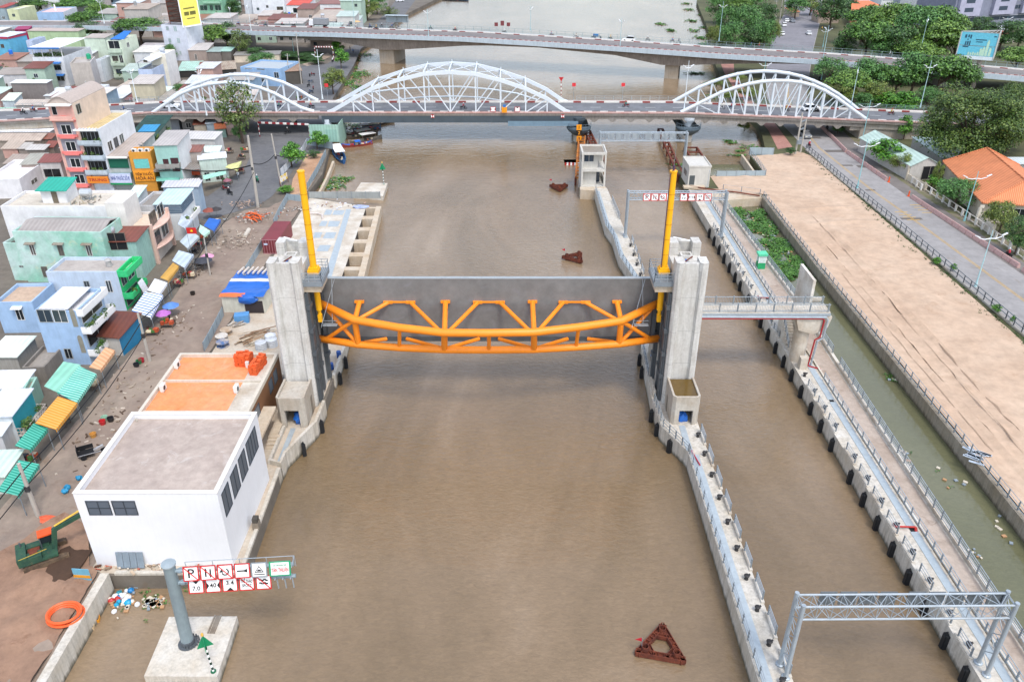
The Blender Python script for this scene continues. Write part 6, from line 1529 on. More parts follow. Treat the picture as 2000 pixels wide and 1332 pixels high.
m=MB();m.bar(P(0,0,o.h-.1)-o.n*.35,P(1,0,o.h-.1)-o.n*.35,.5,.3);m.build('eave',WHITE,o.t)
balcony(o,'f',o.h-4.0,0,1,.8,wl('7fb0bc'));board(o,'blue and green pharmacy sign','f',.02,1.02,1.7,3.6,flat('cfd6ee'),flat('1c3f90'),'NHÀ THUỐC SỐ 8',off=.9)
m=MB();m.bar(P(.02,0,1.5)-o.n*1.02,P(1.02,0,1.5)-o.n*1.02,.22,.35);m.build('sign_edge',flat('1d9a5c'),o.t)
o=H('house roofed with dark green shade net and a blue sheet',250,274,293,273,332,228,wl('98a294'),two('1f3d38','2c4f48',.6,.4,.6,.9),'lean',1.2,front=[],over=.7)
P=o.P;m=MB();s=Vector((0,0,.2));m.slab(P(.15,.3,o.h+.36)+s,P(.95,.3,o.h+.36)+s,P(.95,.6,o.h+.75)+s,P(.15,.6,o.h+.75)+s,.05);m.build('roof_sheet',rf('2f8fc0',.02),o.t)
m=MB()
for k in range(9):leafclump(m,P(1.0+R.uniform(0,.12),R.uniform(0,.9),o.h-R.uniform(.2,1.6)),.8,.9,.8,60,.4)
m.build('potted_plants',PLANTS,o.t)
o=H('narrow orange-yellow shophouse with a turquoise room open to the street',250,298,293,297,374,287,wl('eea030',.1),flat('c9c0b4'),'flat',front=[])
P=o.P;flatwin(o.t,(P(.14,0,0).x,P(.14,0,0).y),(P(.86,0,0).x,P(.86,0,0).y),GZ+o.h-3.4,GZ+o.h-1.3,(-o.n.x,-o.n.y),1,1,flat('6fc4bc'),flat('d88a20'),.08)
board(o,'orange board with dark lettering in two lines','f',.05,.98,o.h-5.9,o.h-3.9,flat('ec9a28'),flat('5a2018'),'TIỆM THUỐC','HÒA AN')
for k in range(3):aircon('air conditioner on the roof edge of the orange-yellow shophouse, %s'%('left','middle','right')[k],*o.P(.2+.3*k,.3,0).xy,o.z-.45,0.,None)
o=H('mint-fronted house with a grey sheet roof and white side wall',300,285,345,284,374,256,wl('a5d6ca',.2),rf('b4aeaa',.1),'lean',.5,front=[(.26,.5,o.h-3.6,o.h-1.4),(.6,.94,o.h-4.,o.h-1.2)],rightwall=wl('eef0ee',.2),wmat=flat('4c2c30'),frmat=flat('3a2226'));balcony(o,'f',o.h-4.2,0,1,1.4,wl('a8a49c'))
o=H('low white house with a flat grey-white roof behind the mint-fronted house',355,272,418,273,312,258,wl('dcdad8'),rf('cfccc8',.1),'lean',.4,front=[(.3,.36,2.6,3.4)])
o_=H('terrace house with a red-brown sheet roof and clutter',350,298,391,297,352,285,wl('bcb0a8'),rf('8d5c50',.2),'lean',.5)
board(o_,'orange and red advertising panel','f',.0,.95,1.5,3.1,flat('d8603a'),SIGNW,'',off=1.2)
H('small house with a pale mint roof at the bend',393,298,427,297,332,287,wl('c8d4cc'),rf('d6eade',.05),'lean',.4)
o=H('corner shop with a pale slanting roof and worn mint front',388,313,440,306,354,300,wl('cfe2d6',.5),rf('e2e5e8',.05),'lean',.3,front=[(.1,.3,.3,2.2),(.5,.8,.3,2.2)])
H('house with a beige and rust striped sheet roof under the left arch',307,234,348,233,256,213,wl('aeb6be'),rf('c2aea2',.6,'a06a58',1.6),'lean',.8)
H('grey hut with a white sheet roof under the left arch',352,227,377,226,257,214,wl('8f8b88'),rf('dfe3e9',.05),'lean',.4)
H('shack with a rust roof beside the shrubby tree',378,244,402,243,263,232,wl('b4a894'),rf('85503f',.4),'lean',.6,front=[])
H('blue-grey sheet shack beside the shrubby tree',402.5,242,420,241,263,231,wl('a0b0bc'),rf('b9c4cc',.05),'lean',.4,front=[])
H('low shack with an orange-rust roof left of the shrubby tree',421,253,440,251,269,241,wl('8fb0a4'),rf('a25e3e',.4),'lean',.5,front=[])
H('dusty pink sheet-roofed shack nearest the shrubby tree',440.5,241,455,241,264,231,wl('c0a29c'),rf('b58f88',.2),'lean',.4,front=[])
H('white house at the left edge above the terrace block',-34,352,37,350,388,311,wl('f0eef0',.12),flat('e0dcda'),'flat',front=[],right=[(.3,.5,1.2,2.2)])
o=H('large white block with a roof terrace and green stair room',0,403,222,402,505,372,wl('f0eff1',.15),two('bcb2a4','c9c2b4',.3),'flat',front=[(.1,.16,1.5,2.8)],rightwall=wl('efe9e2',.2))
P=o.P
m=MB();q=[P(.3,.35,0),P(.52,.35,0),P(.52,.85,0),P(.3,.85,0)];m.prism([(k.x,k.y)for k in q],o.z-.5,o.z+1.9);s_=m.build('stair_room',wl('f4f4f4',.1),o.t)
m=MB();m.slab(P(.28,.25,o.h+1.9),P(.56,.25,o.h+1.9),P(.54,.9,o.h+2.6),P(.28,.9,o.h+2.6),.12);m.build('stair_roof',rf('22a58e',.02),s_)
m=MB();k=P(.42,.345,0);m.box(k.x-.45,k.y-.04,o.z-.45,k.x+.45,k.y-.001,o.z+1.5);m.build('door',flat('6d6454'),s_)
m=MB();q=[P(.955,-.15,0),P(1.12,-.15,0),P(1.12,.55,0),P(.955,.55,0)];m.prism([(k.x,k.y)for k in q],GZ,o.z+.9);m.build('lift_tower',wl('f0ebe4',.2),o.t)
tank('steel water drum on the white block terrace',P(.66,.55,o.h-.45),'steel',1.3)
m=MB()
for k in range(26):c=P(R.uniform(.56,.78),R.uniform(.15,.7),o.h-.4);a_=R.uniform(0,3);m.bar(c,c+Vector((math.cos(a_)*R.uniform(.4,1.2),math.sin(a_)*R.uniform(.3,1),R.uniform(0,.5))),.14,.12,k%3)
solo('scrap_heap',m,[CONC_D,flat('8f938f'),flat('b0a48c')],'heap of clutter on the white block terrace beside the water drum','clutter')
H('small mint roof hut behind the white louvred house',248,387,268,387,402,364,wl('dfe6e8'),rf('d0e8de',.03),'lean',.8,front=[])
H('grey-blue house with a long pale roof at the corner of the junction',318,366,386,365,418,357,wl('a9c0d4',.3),rf('c9c8cc',.05),'lean',.3)
o=H('white house with a pale blue roof over grey louvres',302,400,352,399,470,370,wl('e6ebee',.2),rf('c0dce0',.03),'lean',.2,front=[])
P=o.P;m=MB()
for k in range(5):m.bar(P(-.02,0,o.h-.3-.3*k)-o.n*.05,P(1.,0,o.h-.3-.3*k)-o.n*.05,.08,.2);m.bar(P(1.0,0,o.h-.3-.3*k)+o.e*.05,P(1.,.9,o.h-.3-.3*k)+o.e*.05,.08,.2)
m.build('louvre',flat('5f7486'),o.t);balcony(o,'r',o.h-3.6,.0,.9,.9,WHITE,plants=3)
for k in range(3):aircon('air conditioner in the row beside the louvred house, %s'%('left','middle','right')[k],*at(277+14*k,393,GZ+9).xy,GZ+o.h*.72,0.,None)
H('flat-roofed house with air conditioners left of the louvred house',266,402,302,402,470,374,wl('d6d6d6',.3),flat('8f8880'),'flat',front=[])
OLD=two('8fc4ae','c2d8d2',.13,.4,.6,.85,c3='ddd09c',bump=.1)
o=H('old mint house with flaking cream paint and a folded grey roof',23,452,197,454,552,424,OLD,two('9a9490','a8a29c',.3,.4,.6,.9,bump=.05),'flat',front=[(.14,.2,4.6,6.4),(.46,.52,4.6,6.4),(.78,.84,4.6,6.4),(.2,.27,.9,2.7)],wmat=flat('5d5a55'))
P=o.P;m=MB()
for u in(.17,.49,.81):m.slab(P(u-.06,0,6.6)-o.n*.6,P(u+.06,0,6.6)-o.n*.6,P(u+.06,0,6.75)-o.n*.01,P(u-.06,0,6.75)-o.n*.01,.08)
m.build('window_hood',CONC_D,o.t);m=MB();m.slab(P(.02,.04,o.h-.42),P(.98,.04,o.h-.42),P(.98,.6,o.h+.5),P(.02,.6,o.h+.5),.1);m.slab(P(.02,.6,o.h+.5),P(.98,.6,o.h+.5),P(.98,.96,o.h+.0),P(.02,.96,o.h+.0),.1);m.build('roof_sheet',rf('a39c96',.1),o.t)
H('narrow mint annex with a dark open top, left of the old mint house',5,474,40,476,548,460,OLD,flat('5c5650'),'flat',front=[(.5,.8,2.3,2.6)])
o=H('mint extension with a rusty roof and a dark open loggia',203,473,264,472,545,444,wl('a4d4c4',.6),rf('82483a',.5),'lean',.3,front=[(.06,.72,o.h-3.5,o.h-.7)],wmat=DARK);tank('steel water drum beside the rusty roof of the mint extension',at(216,462,o.z+.2),'steel',1.1)
PE=wl('f0c8b4',.15)
o=H('house with three peach balconies bulging over the street',228,447,292,446,515,413,wl('e8e4e0'),flat('d9c4ae'),'flat',front=[],rightwall=wl('e8dcd0'),right=[(.1,.45,6.,8.2),(.55,.9,6.,8.2),(.1,.45,2.6,4.8),(.55,.9,2.6,4.8)])
P=o.P
for z in(o.h-.3,o.h-3.6,o.h-6.9):
 if z<.5:continue
 m=MB();pts=[P(1,.0,z)]+[P(1,.02+.96*k/8,z)+o.e*(.4+.9*math.sin(PI*k/8))for k in range(9)]+[P(1,1.,z)]
 m.path(pts,.22,6);inner_=[(q.x,q.y)for q in pts];m.prism(inner_,GZ*0+z+GZ*0-.15+.0 if False else pts[0].z-.15,pts[0].z+.05);b_=m.build('balcony',PE,o.t)
 if z<o.h-5:
  m=MB()
  for k in range(5):leafclump(m,P(1,.15+.17*k,z+.9)+o.e*.5,.6,.6,.6,60,.35)
  m.build('potted_plants',PLANTS,b_)
for v in(.0,1.):m=MB();m.bar(P(1,v,0)+o.e*.2,P(1,v,o.h+.6)+o.e*.2,.5,.5);m.build('pilaster',PE,o.t)
o=H('pale blue house with a bright green street front',89,531,228,531,607,502,wl('cbdcf0',.25),two('a39a92','aea69e',.25),'flat',front=[(.49,.57,3.1,4.8),(.8,.88,3.0,4.9)],rightwall=flat('2fbf74',.6),right=[(.1,.4,3.6,5.6),(.5,.9,3.6,5.6),(.1,.9,.4,2.6)],wmat=flat('39424a'))
P=o.P;balcony(o,'r',o.h-.7,.0,.98,1.4,flat('39c87c',.6));balcony(o,'r',o.h-4.2,.0,.98,1.4,flat('39c87c',.6),plants=3)
m=MB();c=P(.76,.55,o.h-.45);m.lathe([(.4,0),(.4,.9),(.55,.95),(.3,1.2)],c,10);solo('roof_vent',m,flat('a9a7a4'),'grey roof vent on the pale blue house','vent')
m=MB();q=P(1,.35,o.h-2.6)+o.e*1.6;m.add([q,q+Vector((.2,1.2,.2)),q+Vector((.6,1.5,-1.8)),q+Vector((.4,.3,-2.)),q+Vector((.05,0,0)),q+Vector((.25,1.2,.2)),q+Vector((.65,1.5,-1.8)),q+Vector((.45,.3,-2.))],[(0,1,2,3),(7,6,5,4),(0,4,5,1),(1,5,6,2),(2,6,7,3),(3,7,4,0)]);solo('hanging_sheet',m,flat('e8ecf4'),'white sheet hung over the green balcony','cloth')
BL=wl('a4c6ec',.2)
o=H('left wing of the blue house with a tan parapet roof',-12,591,62,590,650,553,BL,two('b59c86','c0a890',.3),'flat',front=[(.48,.68,2.,3.7)]);P=o.P
m=MB();m.slab(P(.44,0,4.0)-o.n*.7,P(.72,0,4.0)-o.n*.7,P(.72,0,4.15)-o.n*.01,P(.44,0,4.15)-o.n*.01,.08);m.build('window_hood',WHITE,o.t)
o=H('blue street house with a white sheet roof and planted white balconies',66,607,148,608,712,563,BL,rf('e2e0e0',.03),'flat',front=[(.06,.4,o.h+.0 if False else 6.2,8.),(.42,.76,6.2,8.),(.42,.6,.9,2.4)],rightwall=wl('b4d0ee',.15),right=[(.1,.9,5.6,7.6),(.1,.9,2.2,4.2)])
P=o.P;m=MB();m.slab(P(.08,.05,o.h+.12),P(.78,.05,o.h+.12),P(.78,.97,o.h+.3),P(.08,.97,o.h+.3),.1);m.build('roof_sheet',rf('dfdfe2',.03),o.t)
m=MB()
for u0,z0,z1 in((.84,5.6,8.2),(.84,1.8,4.4)):
 pts=[P(u0,0,z0),P(u0+.12,0,z0)]+[P(u0+.06+.06*math.cos(t_),0,z1-.5+.5*math.sin(t_))for t_ in[PI*k/6 for k in range(7)]]
 m.add([p-o.n*.03 for p in pts],[tuple(range(len(pts)))])
m.build('arched_window',flat('8d8a7c',.5),o.t)
balcony(o,'r',o.h-3.1,0,1,1.2,WHITE,plants=9);balcony(o,'r',o.h-6.4,0,1,1.3,WHITE,plants=5);balcony(o,'r',o.h-.6,0,1,.8,WHITE)
o=H('low shop with a rust-brown roof and blue shutters',186,656,232,660,693,612,wl('c9c4bc',.4),rf('6e3c2e',.3),'lean',.8,front=[],rightwall=flat('1f78a0',.5))
H('low house with a pale mint sheet roof at the left edge',-24,697,32,697,724,659,wl('a8a49c',.6),rf('dfe9dd',.05),'lean',.3,front=[])
H('grimy concrete terrace house with washing behind the mint awning',42,718,86,717,748,674,wl('8d857c',.7),two('857d74','968e84',.4),'flat',front=[])
H('house with a white ribbed roof at the left edge',-24,759,42,757,794,726,wl('d8e4dc'),rf('eceef2',.03),'lean',.3,front=[])
H('narrow house with a grey terrace and mint wall beside the white ribbed roof',43,762,60,760,800,736,wl('9fd0bc'),flat('9a8c80'),'flat',front=[])
o=H('house with a pale roof and teal street side full of plants',-34,814,22,812,872,763,wl('d0d8dc'),rf('dbe1ea',.03),'lean',.2,front=[],rightwall=flat('2a9aa8',.6));balcony(o,'r',o.h-2.6,0,1,1.1,wl('d0c4b8'),plants=7,solid=False)
H('white-roofed house at the left edge below the teal-sided one',-44,852,2,850,895,827,wl('d8d8d8'),rf('e2e8ec',.03),'lean',.2,front=[])
H('house with a pale mint slab roof at the left edge, nearest the camera',-44,932,8,930,965,882,wl('d0d8d0'),rf('cfe0d4',.03),'lean',.2,front=[])
Z=lambda pts,ox,oy:[(ox+x*.2,oy+y*.2)for x,y in pts]
STR_T=sheet('2fa892','a8dccc','y',.42,.12);STR_O=sheet('e8962c','d8b060','y',.42,.12,frac=.6);STR_B=sheet('e6ecf2','4a78b8','y',.7,.1,frac=.75);STR_G=sheet('128f78','5fc0a8','y',.36,.12)
awning('plain mint canopy, inner half of the big awning',Z([(620,30),(785,60),(560,330),(430,270)],0,700),4.2,3.7,rf('8fcdb4',.05))
awning('big mint and white striped awning over the dirt road',Z([(775,75),(940,150),(745,430),(555,330)],0,700),3.7,2.9,STR_T)
awning('orange and yellow striped awning',Z([(565,370),(752,432),(545,690),(345,630)],0,700),3.9,3.0,STR_O)
awning('dark teal striped awning below the orange one',Z([(330,630),(465,680),(290,890),(145,850)],0,700),3.8,3.0,STR_G)
awning('large teal striped awning with a blue edge at the left',Z([(185,990),(380,1030),(170,1335),(-30,1290)],0,700),3.6,2.9,STR_G)
awning('peach awning beside the blue house',Z([(1030,890),(1120,920),(980,1110),(870,1085)],0,500),3.6,2.9,sheet('e8b48a','d8a074','y',.7,.05))
awning('white and blue ribbed awning by the purple umbrella',Z([(1415,350),(1590,380),(1470,600),(1285,535)],0,500),3.6,2.8,STR_B)
awning('plain white awning in front of the green-fronted house',Z([(1510,220),(1630,260),(1555,370),(1440,335)],0,500),3.6,2.9,rf('e8eaec',.02))
awning('curved ochre awning under the peach balconies',Z([(1690,65),(1745,100),(1640,240),(1565,210)],0,500),3.7,2.9,rf('d8a850',.1))
awning('blue-grey sheet awning beside the ochre one',Z([(1745,945),(1890,985),(1800,1115),(1680,1045)],0,300),3.6,2.9,rf('c2d0de',.05))
awning('tilted pale awning below the louvred house',Z([(1790,570),(1880,640),(1805,730),(1735,690)],0,300),4.6,3.4,rf('cdd8e4',.05))
awning('grey sheet awning below the flag',Z([(1860,750),(1945,810),(1830,925),(1755,860)],0,300),3.6,2.8,rf('b9c4c8',.05))
awning('bright blue tarpaulin awning',Z([(290,630),(405,645),(335,755),(240,705)],350,300),3.2,2.8,TARP)
awning('pale mint awning beside the blue tarpaulin',Z([(205,695),(300,755),(240,805),(190,760)],350,300),3.4,2.9,rf('bfe6d2',.03))
awning('green shop awning in the row by the pharmacy',[(305,345),(350,343),(350,353),(305,354)],2.9,2.9,STR_T)
awning('white ribbed awning under the orange advertisement',[(352,350),(391,348),(391,355),(352,356)],2.9,2.9,sheet('e8e4e0','b0a8a4','x',.5,.05))
awning('mint awning of the corner shop with green crates',[(396,343),(440,333),(442,340),(398,351)],3.,2.8,rf('a5dcc4',.03))
awning('pale yellow tarpaulin over the corner stall',[(446,322),(472,315),(462,333),(440,327)],3.2,2.6,rf('d8d890',.05))
awning('long weathered grey canopy over the shopfronts under the mint-fronted house',[(300,320),(390,317),(390,331),(300,336)],4.6,4.0,sheet('8f8a84','7a746c','x',.5,.6))
def crown_proto(seed,nc,nl,leaf,flat,zc,rz,shape='round',spread=.36):
 rnd=random.Random(seed);m=MB();C_=[]
 for k in range(nc):
  for _ in range(40):
   v=Vector((rnd.uniform(-1,1),rnd.uniform(-1,1),rnd.uniform(-.75,1)))
   if.35<v.length<1:break
  v=v.normalized()*rnd.uniform(.55,.86)
  if shape=='umbrella':v.z=abs(v.z)*.8-.15*(v.x*v.x+v.y*v.y)
  C_.append((Vector((v.x*.5,v.y*.5,zc+v.z*rz)),rnd.uniform(.6,1.25)))
 C_.append((Vector((0,0,zc+rz*.15)),1.4))
 for c,s in C_:
  r_=spread*.5*s
  for _ in range(int(nl*s)):
   d=Vector((rnd.gauss(0,1),rnd.gauss(0,1),rnd.gauss(0,1))).normalized()
   if d.z<-.2 and rnd.random()<.6:d.z=-d.z
   k=rnd.uniform(.45,1.05);p=c+Vector((d.x*r_*k,d.y*r_*k,d.z*r_*k*flat))
   nn=(d*.7+Vector((rnd.uniform(-.6,.6),rnd.uniform(-.6,.6),rnd.uniform(.1,.9)))).normalized()
   a=nn.cross(Vector((rnd.uniform(-1,1),rnd.uniform(-1,1),rnd.uniform(-1,1)))).normalized();b=nn.cross(a);q=leaf*rnd.uniform(.55,1.4)
   m.add([p-a*q*.5,p+b*q*.33,p+a*q*.5,p-b*q*.33],[(0,1,2,3)])
 tr=MB();tr.path([(0,0,0),(.008,.004,zc*.35),(-.004,.0,zc*.7),(0,0,zc+rz*.3)],[.032,.024,.018,.006],7)
 for c,s in C_[:7]:
  z0=zc*rnd.uniform(.4,.75);tr.path([(0,0,z0),(c.x*.5,c.y*.5,z0+(c.z-z0)*.6),(c.x*.95,c.y*.95,c.z)],[.014,.009,.003],5)
 return m,tr
BARK=flat('54463a',.9)
KIND={}
def kind(nm,args,leafmat):KIND[nm]=(args,leafmat)
kind('rain',(3,34,200,.045,.5,.6,.36,'umbrella',.38),foliage('2a4518','436a28','6c9838'))
kind('rain2',(8,34,200,.045,.52,.58,.37,'umbrella',.38),foliage('304a1e','52762a','84a446'))
kind('dark',(5,24,190,.045,.7,.6,.36,'round',.38),foliage('1f3816','335626','567c34'))
kind('soft',(11,24,200,.042,.9,.6,.37,'round',.36),foliage('2a4a20','457434','6c984e'))
kind('olive',(14,24,190,.045,.8,.6,.37,'round',.38),foliage('3c4c1e','607430','8c943e'))
kind('loose',(17,26,90,.045,.9,.58,.38,'round',.3),foliage('33441e','52682c','7c8a44'))
kind('bright',(21,18,110,.07,.8,.58,.38,'round',.4),foliage('2c5416','47801e','72a034'))
kind('big',(23,90,400,.021,.75,.52,.46,'round',.27),foliage('283c16','446022','748638'))
TP={}
TREES=[]
def T(label,cx,cy,wpx,h,kd,group=None,cz=.6,z0=GZ,name='tree',cat='tree'):
 p=at(cx,cy,z0+cz*h);v=(cy-666)/F;t_=(HC-p.z)/(SP+v*CP);w=wpx*t_/F*1.12
 if kd not in TP:
  a,lm=KIND[kd];m,tr=crown_proto(*a);t=thing(name,label,cat,(p.x,p.y,z0),group)
  m.build('crown',lm,t,local=True);tr.build('trunk',BARK,t,local=True);TP[kd]=t
 else:
  t=dup(TP[kd],(p.x,p.y,z0));t['label']=label;t['category']=cat
  if 'group' in t.keys():del t['group']
  if group:t['group']=group
  t.name=name
 t.scale=(w,w*R.uniform(.9,1.1),h);t.rotation_euler=(0,0,R.uniform(0,6.28));return t
T('large dark spreading tree between the blue-capped house and the billboard block',270,52,86,12,'rain')
T('dark tree behind the light blue terrace house',165,38,62,12,'rain')
T('dark tree at the top left behind the white statue',105,6,80,10,'rain')
T('second dark tree above the light blue terrace house',150,8,80,10,'rain')
T('dark tree right of the pale lilac annex',168,58,50,9,'dark')
T('broad dark tree right of the billboard block',412,66,72,11,'rain2')
T('lighter feathery tree in front of the girder bridge',468,78,46,11,'loose')
T('small tree left of the yellow billboard',304,25,42,8,'soft')
T('dark tree behind the girder bridge between the green and the white house',452,14,42,10,'dark')
T('tree in front of the red-roofed house at the girder bridge',553,34,44,6,'soft')
T('willow-like tree by the riverside street at the top',716,14,46,10,'olive')
T('small tree by the blue bus shelter at the top',760,22,36,6,'loose')
T('tall shrubby tree growing in front of the left arch',462,205,84,15.5,'loose')
T('yellow-green street tree beside the riverside lamp',648,153,46,8,'olive')
T('street tree by the river under the girder bridge',664,110,30,7,'bright')
T('second street tree by the river under the girder bridge',662,88,26,6,'bright')
T('flat-crowned tree on the blue house by the left arch',512,117,54,6,'soft')
T('bright green tree beside the leaning pole at the junction',566,296,48,6,'bright')
T('bright green tree in front of the mint shed',617,270,42,4.6,'bright')
T('small dark shrub on the fenced strip below the mint shed',612,300,22,2,'dark',name='shrub',cat='shrub')
T('bush at the foot of the shrubby tree by the shop signs',466,258,26,4,'soft',name='shrub',cat='shrub')
T('clump of weeds around the notice board at the end of the dirt road',555,368,30,1.6,'bright',name='shrub',cat='shrub')
for i,(x,y,w_,h)in enumerate([(520,108,40,2.5),(560,107,46,2.5),(600,110,46,2.5),(618,118,30,2.2)]):T('low clipped shrub on the lawn below the girder bridge, %s'%('leftmost','second from left','third from left','rightmost')[i],x,y,w_,h,'dark','shrubs on the small lawn',name='shrub',cat='shrub')
wood=[(1405,12,50,13,'soft'),(1440,10,56,15,'rain2'),(1476,6,50,15,'soft'),(1502,30,40,14,'dark'),(1422,42,56,15,'soft'),(1458,44,60,16,'soft'),(1494,66,44,13,'soft'),(1430,68,52,12,'soft'),(1470,72,50,11,'dark'),(1398,66,34,9,'olive'),(1412,80,36,7,'olive'),(1508,60,34,10,'olive')]
for i,(x,y,w_,h,k)in enumerate(wood):T('tree %s in the dense wood on the far right bank'%['at the top left corner','top, second from left','top, third from left','at the upper right edge','middle left','in the middle','lower right by the car row','lower left','lower middle by the bridge lamp','at the water edge','lowest, at the water edge','at the street edge'][i],x,y,w_,h,k,'riverside wood beyond the girder bridge')
T('tree on the far street corner beside the tall poles',1556,12,50,10,'soft');T('small tree with a clear trunk at the top of the far street',1585,8,40,9,'olive')
T('tall dark tree at the right side of the far street',1628,14,66,15,'dark');T('dark tree at the far end of the street beside the orange-roofed house',1660,2,40,12,'dark')
rain=[(1698,72,80,13),(1745,40,90,15),(1790,62,96,15),(1760,86,90,11),(1840,74,90,14),(1820,42,90,14),(1870,88,80,11),(1720,98,70,8),(1650,90,50,8),(1800,104,90,9),(1690,40,70,13),(1860,52,70,12)]
for i,(x,y,w_,h)in enumerate(rain):h*=1.3;y+=-4;T('spreading rain tree %s behind the girder bridge on the right'%['leftmost of the row','at the top','in the centre','low in the centre','right of the centre lamp','above the centre lamp','beside the blue billboard','low on the left','lowest left, by the far street','low by the bridge railing','by the orange-roofed house','below the tower block'][i],x,y,w_*.95,h,('rain','rain2','soft','dark','rain2')[i%5],'rain trees behind the girder bridge')
mid=[(1622,138,70,8,'rain2'),(1662,160,80,9,'rain2'),(1640,178,60,6,'olive'),(1700,146,80,10,'rain2'),(1712,178,60,7,'olive'),(1755,150,80,10,'rain'),(1790,140,90,12,'rain2'),(1840,138,100,13,'rain'),(1876,150,70,10,'rain'),(1735,196,50,5,'bright'),(1772,196,60,6,'bright'),(1690,196,40,4.5,'soft'),(1815,190,50,6,'soft')]
for i,(x,y,w_,h,k)in enumerate(mid):h*=1.2;k=('soft','rain2','olive')[i%3]if k=='rain2' else k;T('%s tree between the two bridges on the right bank'%['leftmost yellow-green','second yellow-green','olive foreground left','broad green','olive foreground middle','dark upper','large upper','largest dark','dark rightmost','bright low','bright low right','pale low','pale low rightmost'][i],x,y,w_,h,k,'trees between the bridges')
T('huge broad-crowned tree at the right edge by the end of the arch bridge',1905,228,178,19,'big');T('second large tree at the right edge behind the huge one',1992,212,120,17,'big')
T('tree right of the blue billboard at the edge',1990,112,80,11,'rain2');T('dark tree right of the blue billboard, upper',1962,62,70,12,'dark');T('dark tree at the top right in front of the tower block',1915,48,46,9,'dark');T('dark tree at the right edge above the billboard',1996,62,60,11,'dark')
T('tree left of the long shed, by the curved lamp',1738,290,66,6.5,'bright');T('smaller yellow-green tree at the corner of the long shed',1762,315,40,5,'olive')
T('street tree in front of the orange-roofed villa',1872,372,72,6,'soft');T('round clipped yellow-green tree in front of the villa',1962,418,64,7,'olive');T('dark round tree at the right edge below the villa',1996,452,56,7,'dark')
T('columnar clipped tree between shed and villa',1833,336,17,6.5,'olive');T('bush beside the open shed door',1822,352,34,3.5,'bright',name='shrub',cat='shrub')
T('tall ivy-covered stump by the right end of the arch bridge',1772,242,32,6.5,'bright',name='shrub',cat='shrub');T('bush behind the abutment at the right',1637,252,26,2.5,'soft',name='shrub',cat='shrub');T('bush on the sand corner by the twin poles',1545,294,18,2,'dark',name='shrub',cat='shrub')
for i,(x,y,w_)in enumerate([(1833,508,16),(1862,520,14),(1948,600,18),(1980,622,10)]):T('weedy bush growing on the road fence kerb, %s'%['farthest','second','third','nearest'][i],x,y,w_,1.5,'bright',name='shrub',cat='shrub')
for i,(x,y,w_,h)in enumerate([(1418,185,26,3),(1400,160,26,3),(1440,150,30,4),(1460,180,40,3.5),(1455,245,24,2.5),(1470,212,30,3)]):T('bush on the overgrown right bank near the arch bridge, %s'%['at the water','farthest','behind the pier','below the arch','lowest, by the fence','below the arch deck'][i],x,y,w_,h,'olive',name='shrub',cat='shrub')
p,q=at(1688,258,GZ),at(1880,262,GZ)
m=MB()
for k in range(34):c=p.lerp(q,k/33);leafclump(m,(c.x,c.y,GZ+1.6),.9,.6,1.7,90,.4)
t=thing('hedge','long ivy hedge wall behind the pale sheds on the right','hedge',p);m.build('foliage',LEAF_B,t);mm=MB();mm.bar(p+Vector((0,.3,1.2)),q+Vector((0,.3,1.2)),.3,2.4);mm.build('wall',CONC_D,t)
def floaters(name,pts,n,spread,mats,s=.35,litter=0):
 m=MB()
 for _ in range(n):
  x,y,sx,sy=R.choice(pts);c=(x+R.gauss(0,1)*sx,y+R.gauss(0,1)*sy,WZ+.05)
  for _ in range(5):
   a=R.uniform(0,6.28);q=s*R.uniform(.5,1.3);d=Vector((math.cos(a),math.sin(a),R.uniform(.1,.6))).normalized();b=Vector((-d.y,d.x,0));p_=Vector(c)+Vector((R.uniform(-.25,.25),R.uniform(-.25,.25),.03))
   m.add([p_,p_+d*q*.6+b*q*.4,p_+d*q*1.1,p_+d*q*.6-b*q*.4],[(0,1,2,3)],0)
 for _ in range(litter):
  x,y,sx,sy=R.choice(pts);c=(x+R.gauss(0,1)*sx,y+R.gauss(0,1)*sy);k=R.choice([1,1,2,2,3]);q=R.uniform(.08,.3)
  a=R.uniform(0,3);d=Vector((math.cos(a),math.sin(a),0));p_=Vector((*c,WZ+.12));m.bar(p_-d*q,p_+d*q*R.uniform(.3,1),q*1.3,.12,k)
 o=m.build(name,mats);return tag(o,kind='stuff')
FL=[foliage('27451a','3f6b24','5f8c34'),flat('cfc6b4'),flat('b98f68'),flat('8d98a0')]
def G(px,py,z=WZ+.05):p=at(px,py,z);return(p.x,p.y)
pts=[]
for k in range(60):
 y=R.uniform(119,150);pts.append((45.6+R.uniform(-3.2,3.6)+.0,y,.5,.8))
floaters('water_hyacinth',pts,4200,1,FL,.46,900)
floaters('water_hyacinth',[(*G(655,355),1.3,1.6),(*G(645,366),1.2,1.),(*G(672,350),.9,.7)],260,1,FL,.4,90)
floaters('water_hyacinth',[(*G(690+R.uniform(-12,14),118+8*k+R.uniform(-4,4)),1.4,1.8)for k in range(9)]+[(*G(702,150),2.,3.),(*G(712,108),1.5,3.)],420,1,FL,.6,200)
floaters('water_hyacinth',[(*G(690,248),2.,1.5),(*G(675,262),1.5,1.)],160,1,FL,.45,70)
floaters('water_hyacinth',[(*G(x,y),1.2,2.)for x,y in[(1355,60),(1350,42),(1368,75),(1372,30),(1345,20),(1310,60),(1290,48),(1376,88),(1340,8),(1380,55)]],420,1,FL,.8,110)
floaters('water_hyacinth',[(*G(1360,144),1.6,.9)],70,1,FL,.6,0);floaters('water_hyacinth',[(*G(1430,280),.9,.7),(*G(1422,276),.5,.3),(*G(1445,296),.8,.5),(*G(1470,288),1.4,.8),(*G(1440,304),1.,.3)],130,1,FL,.45,0)
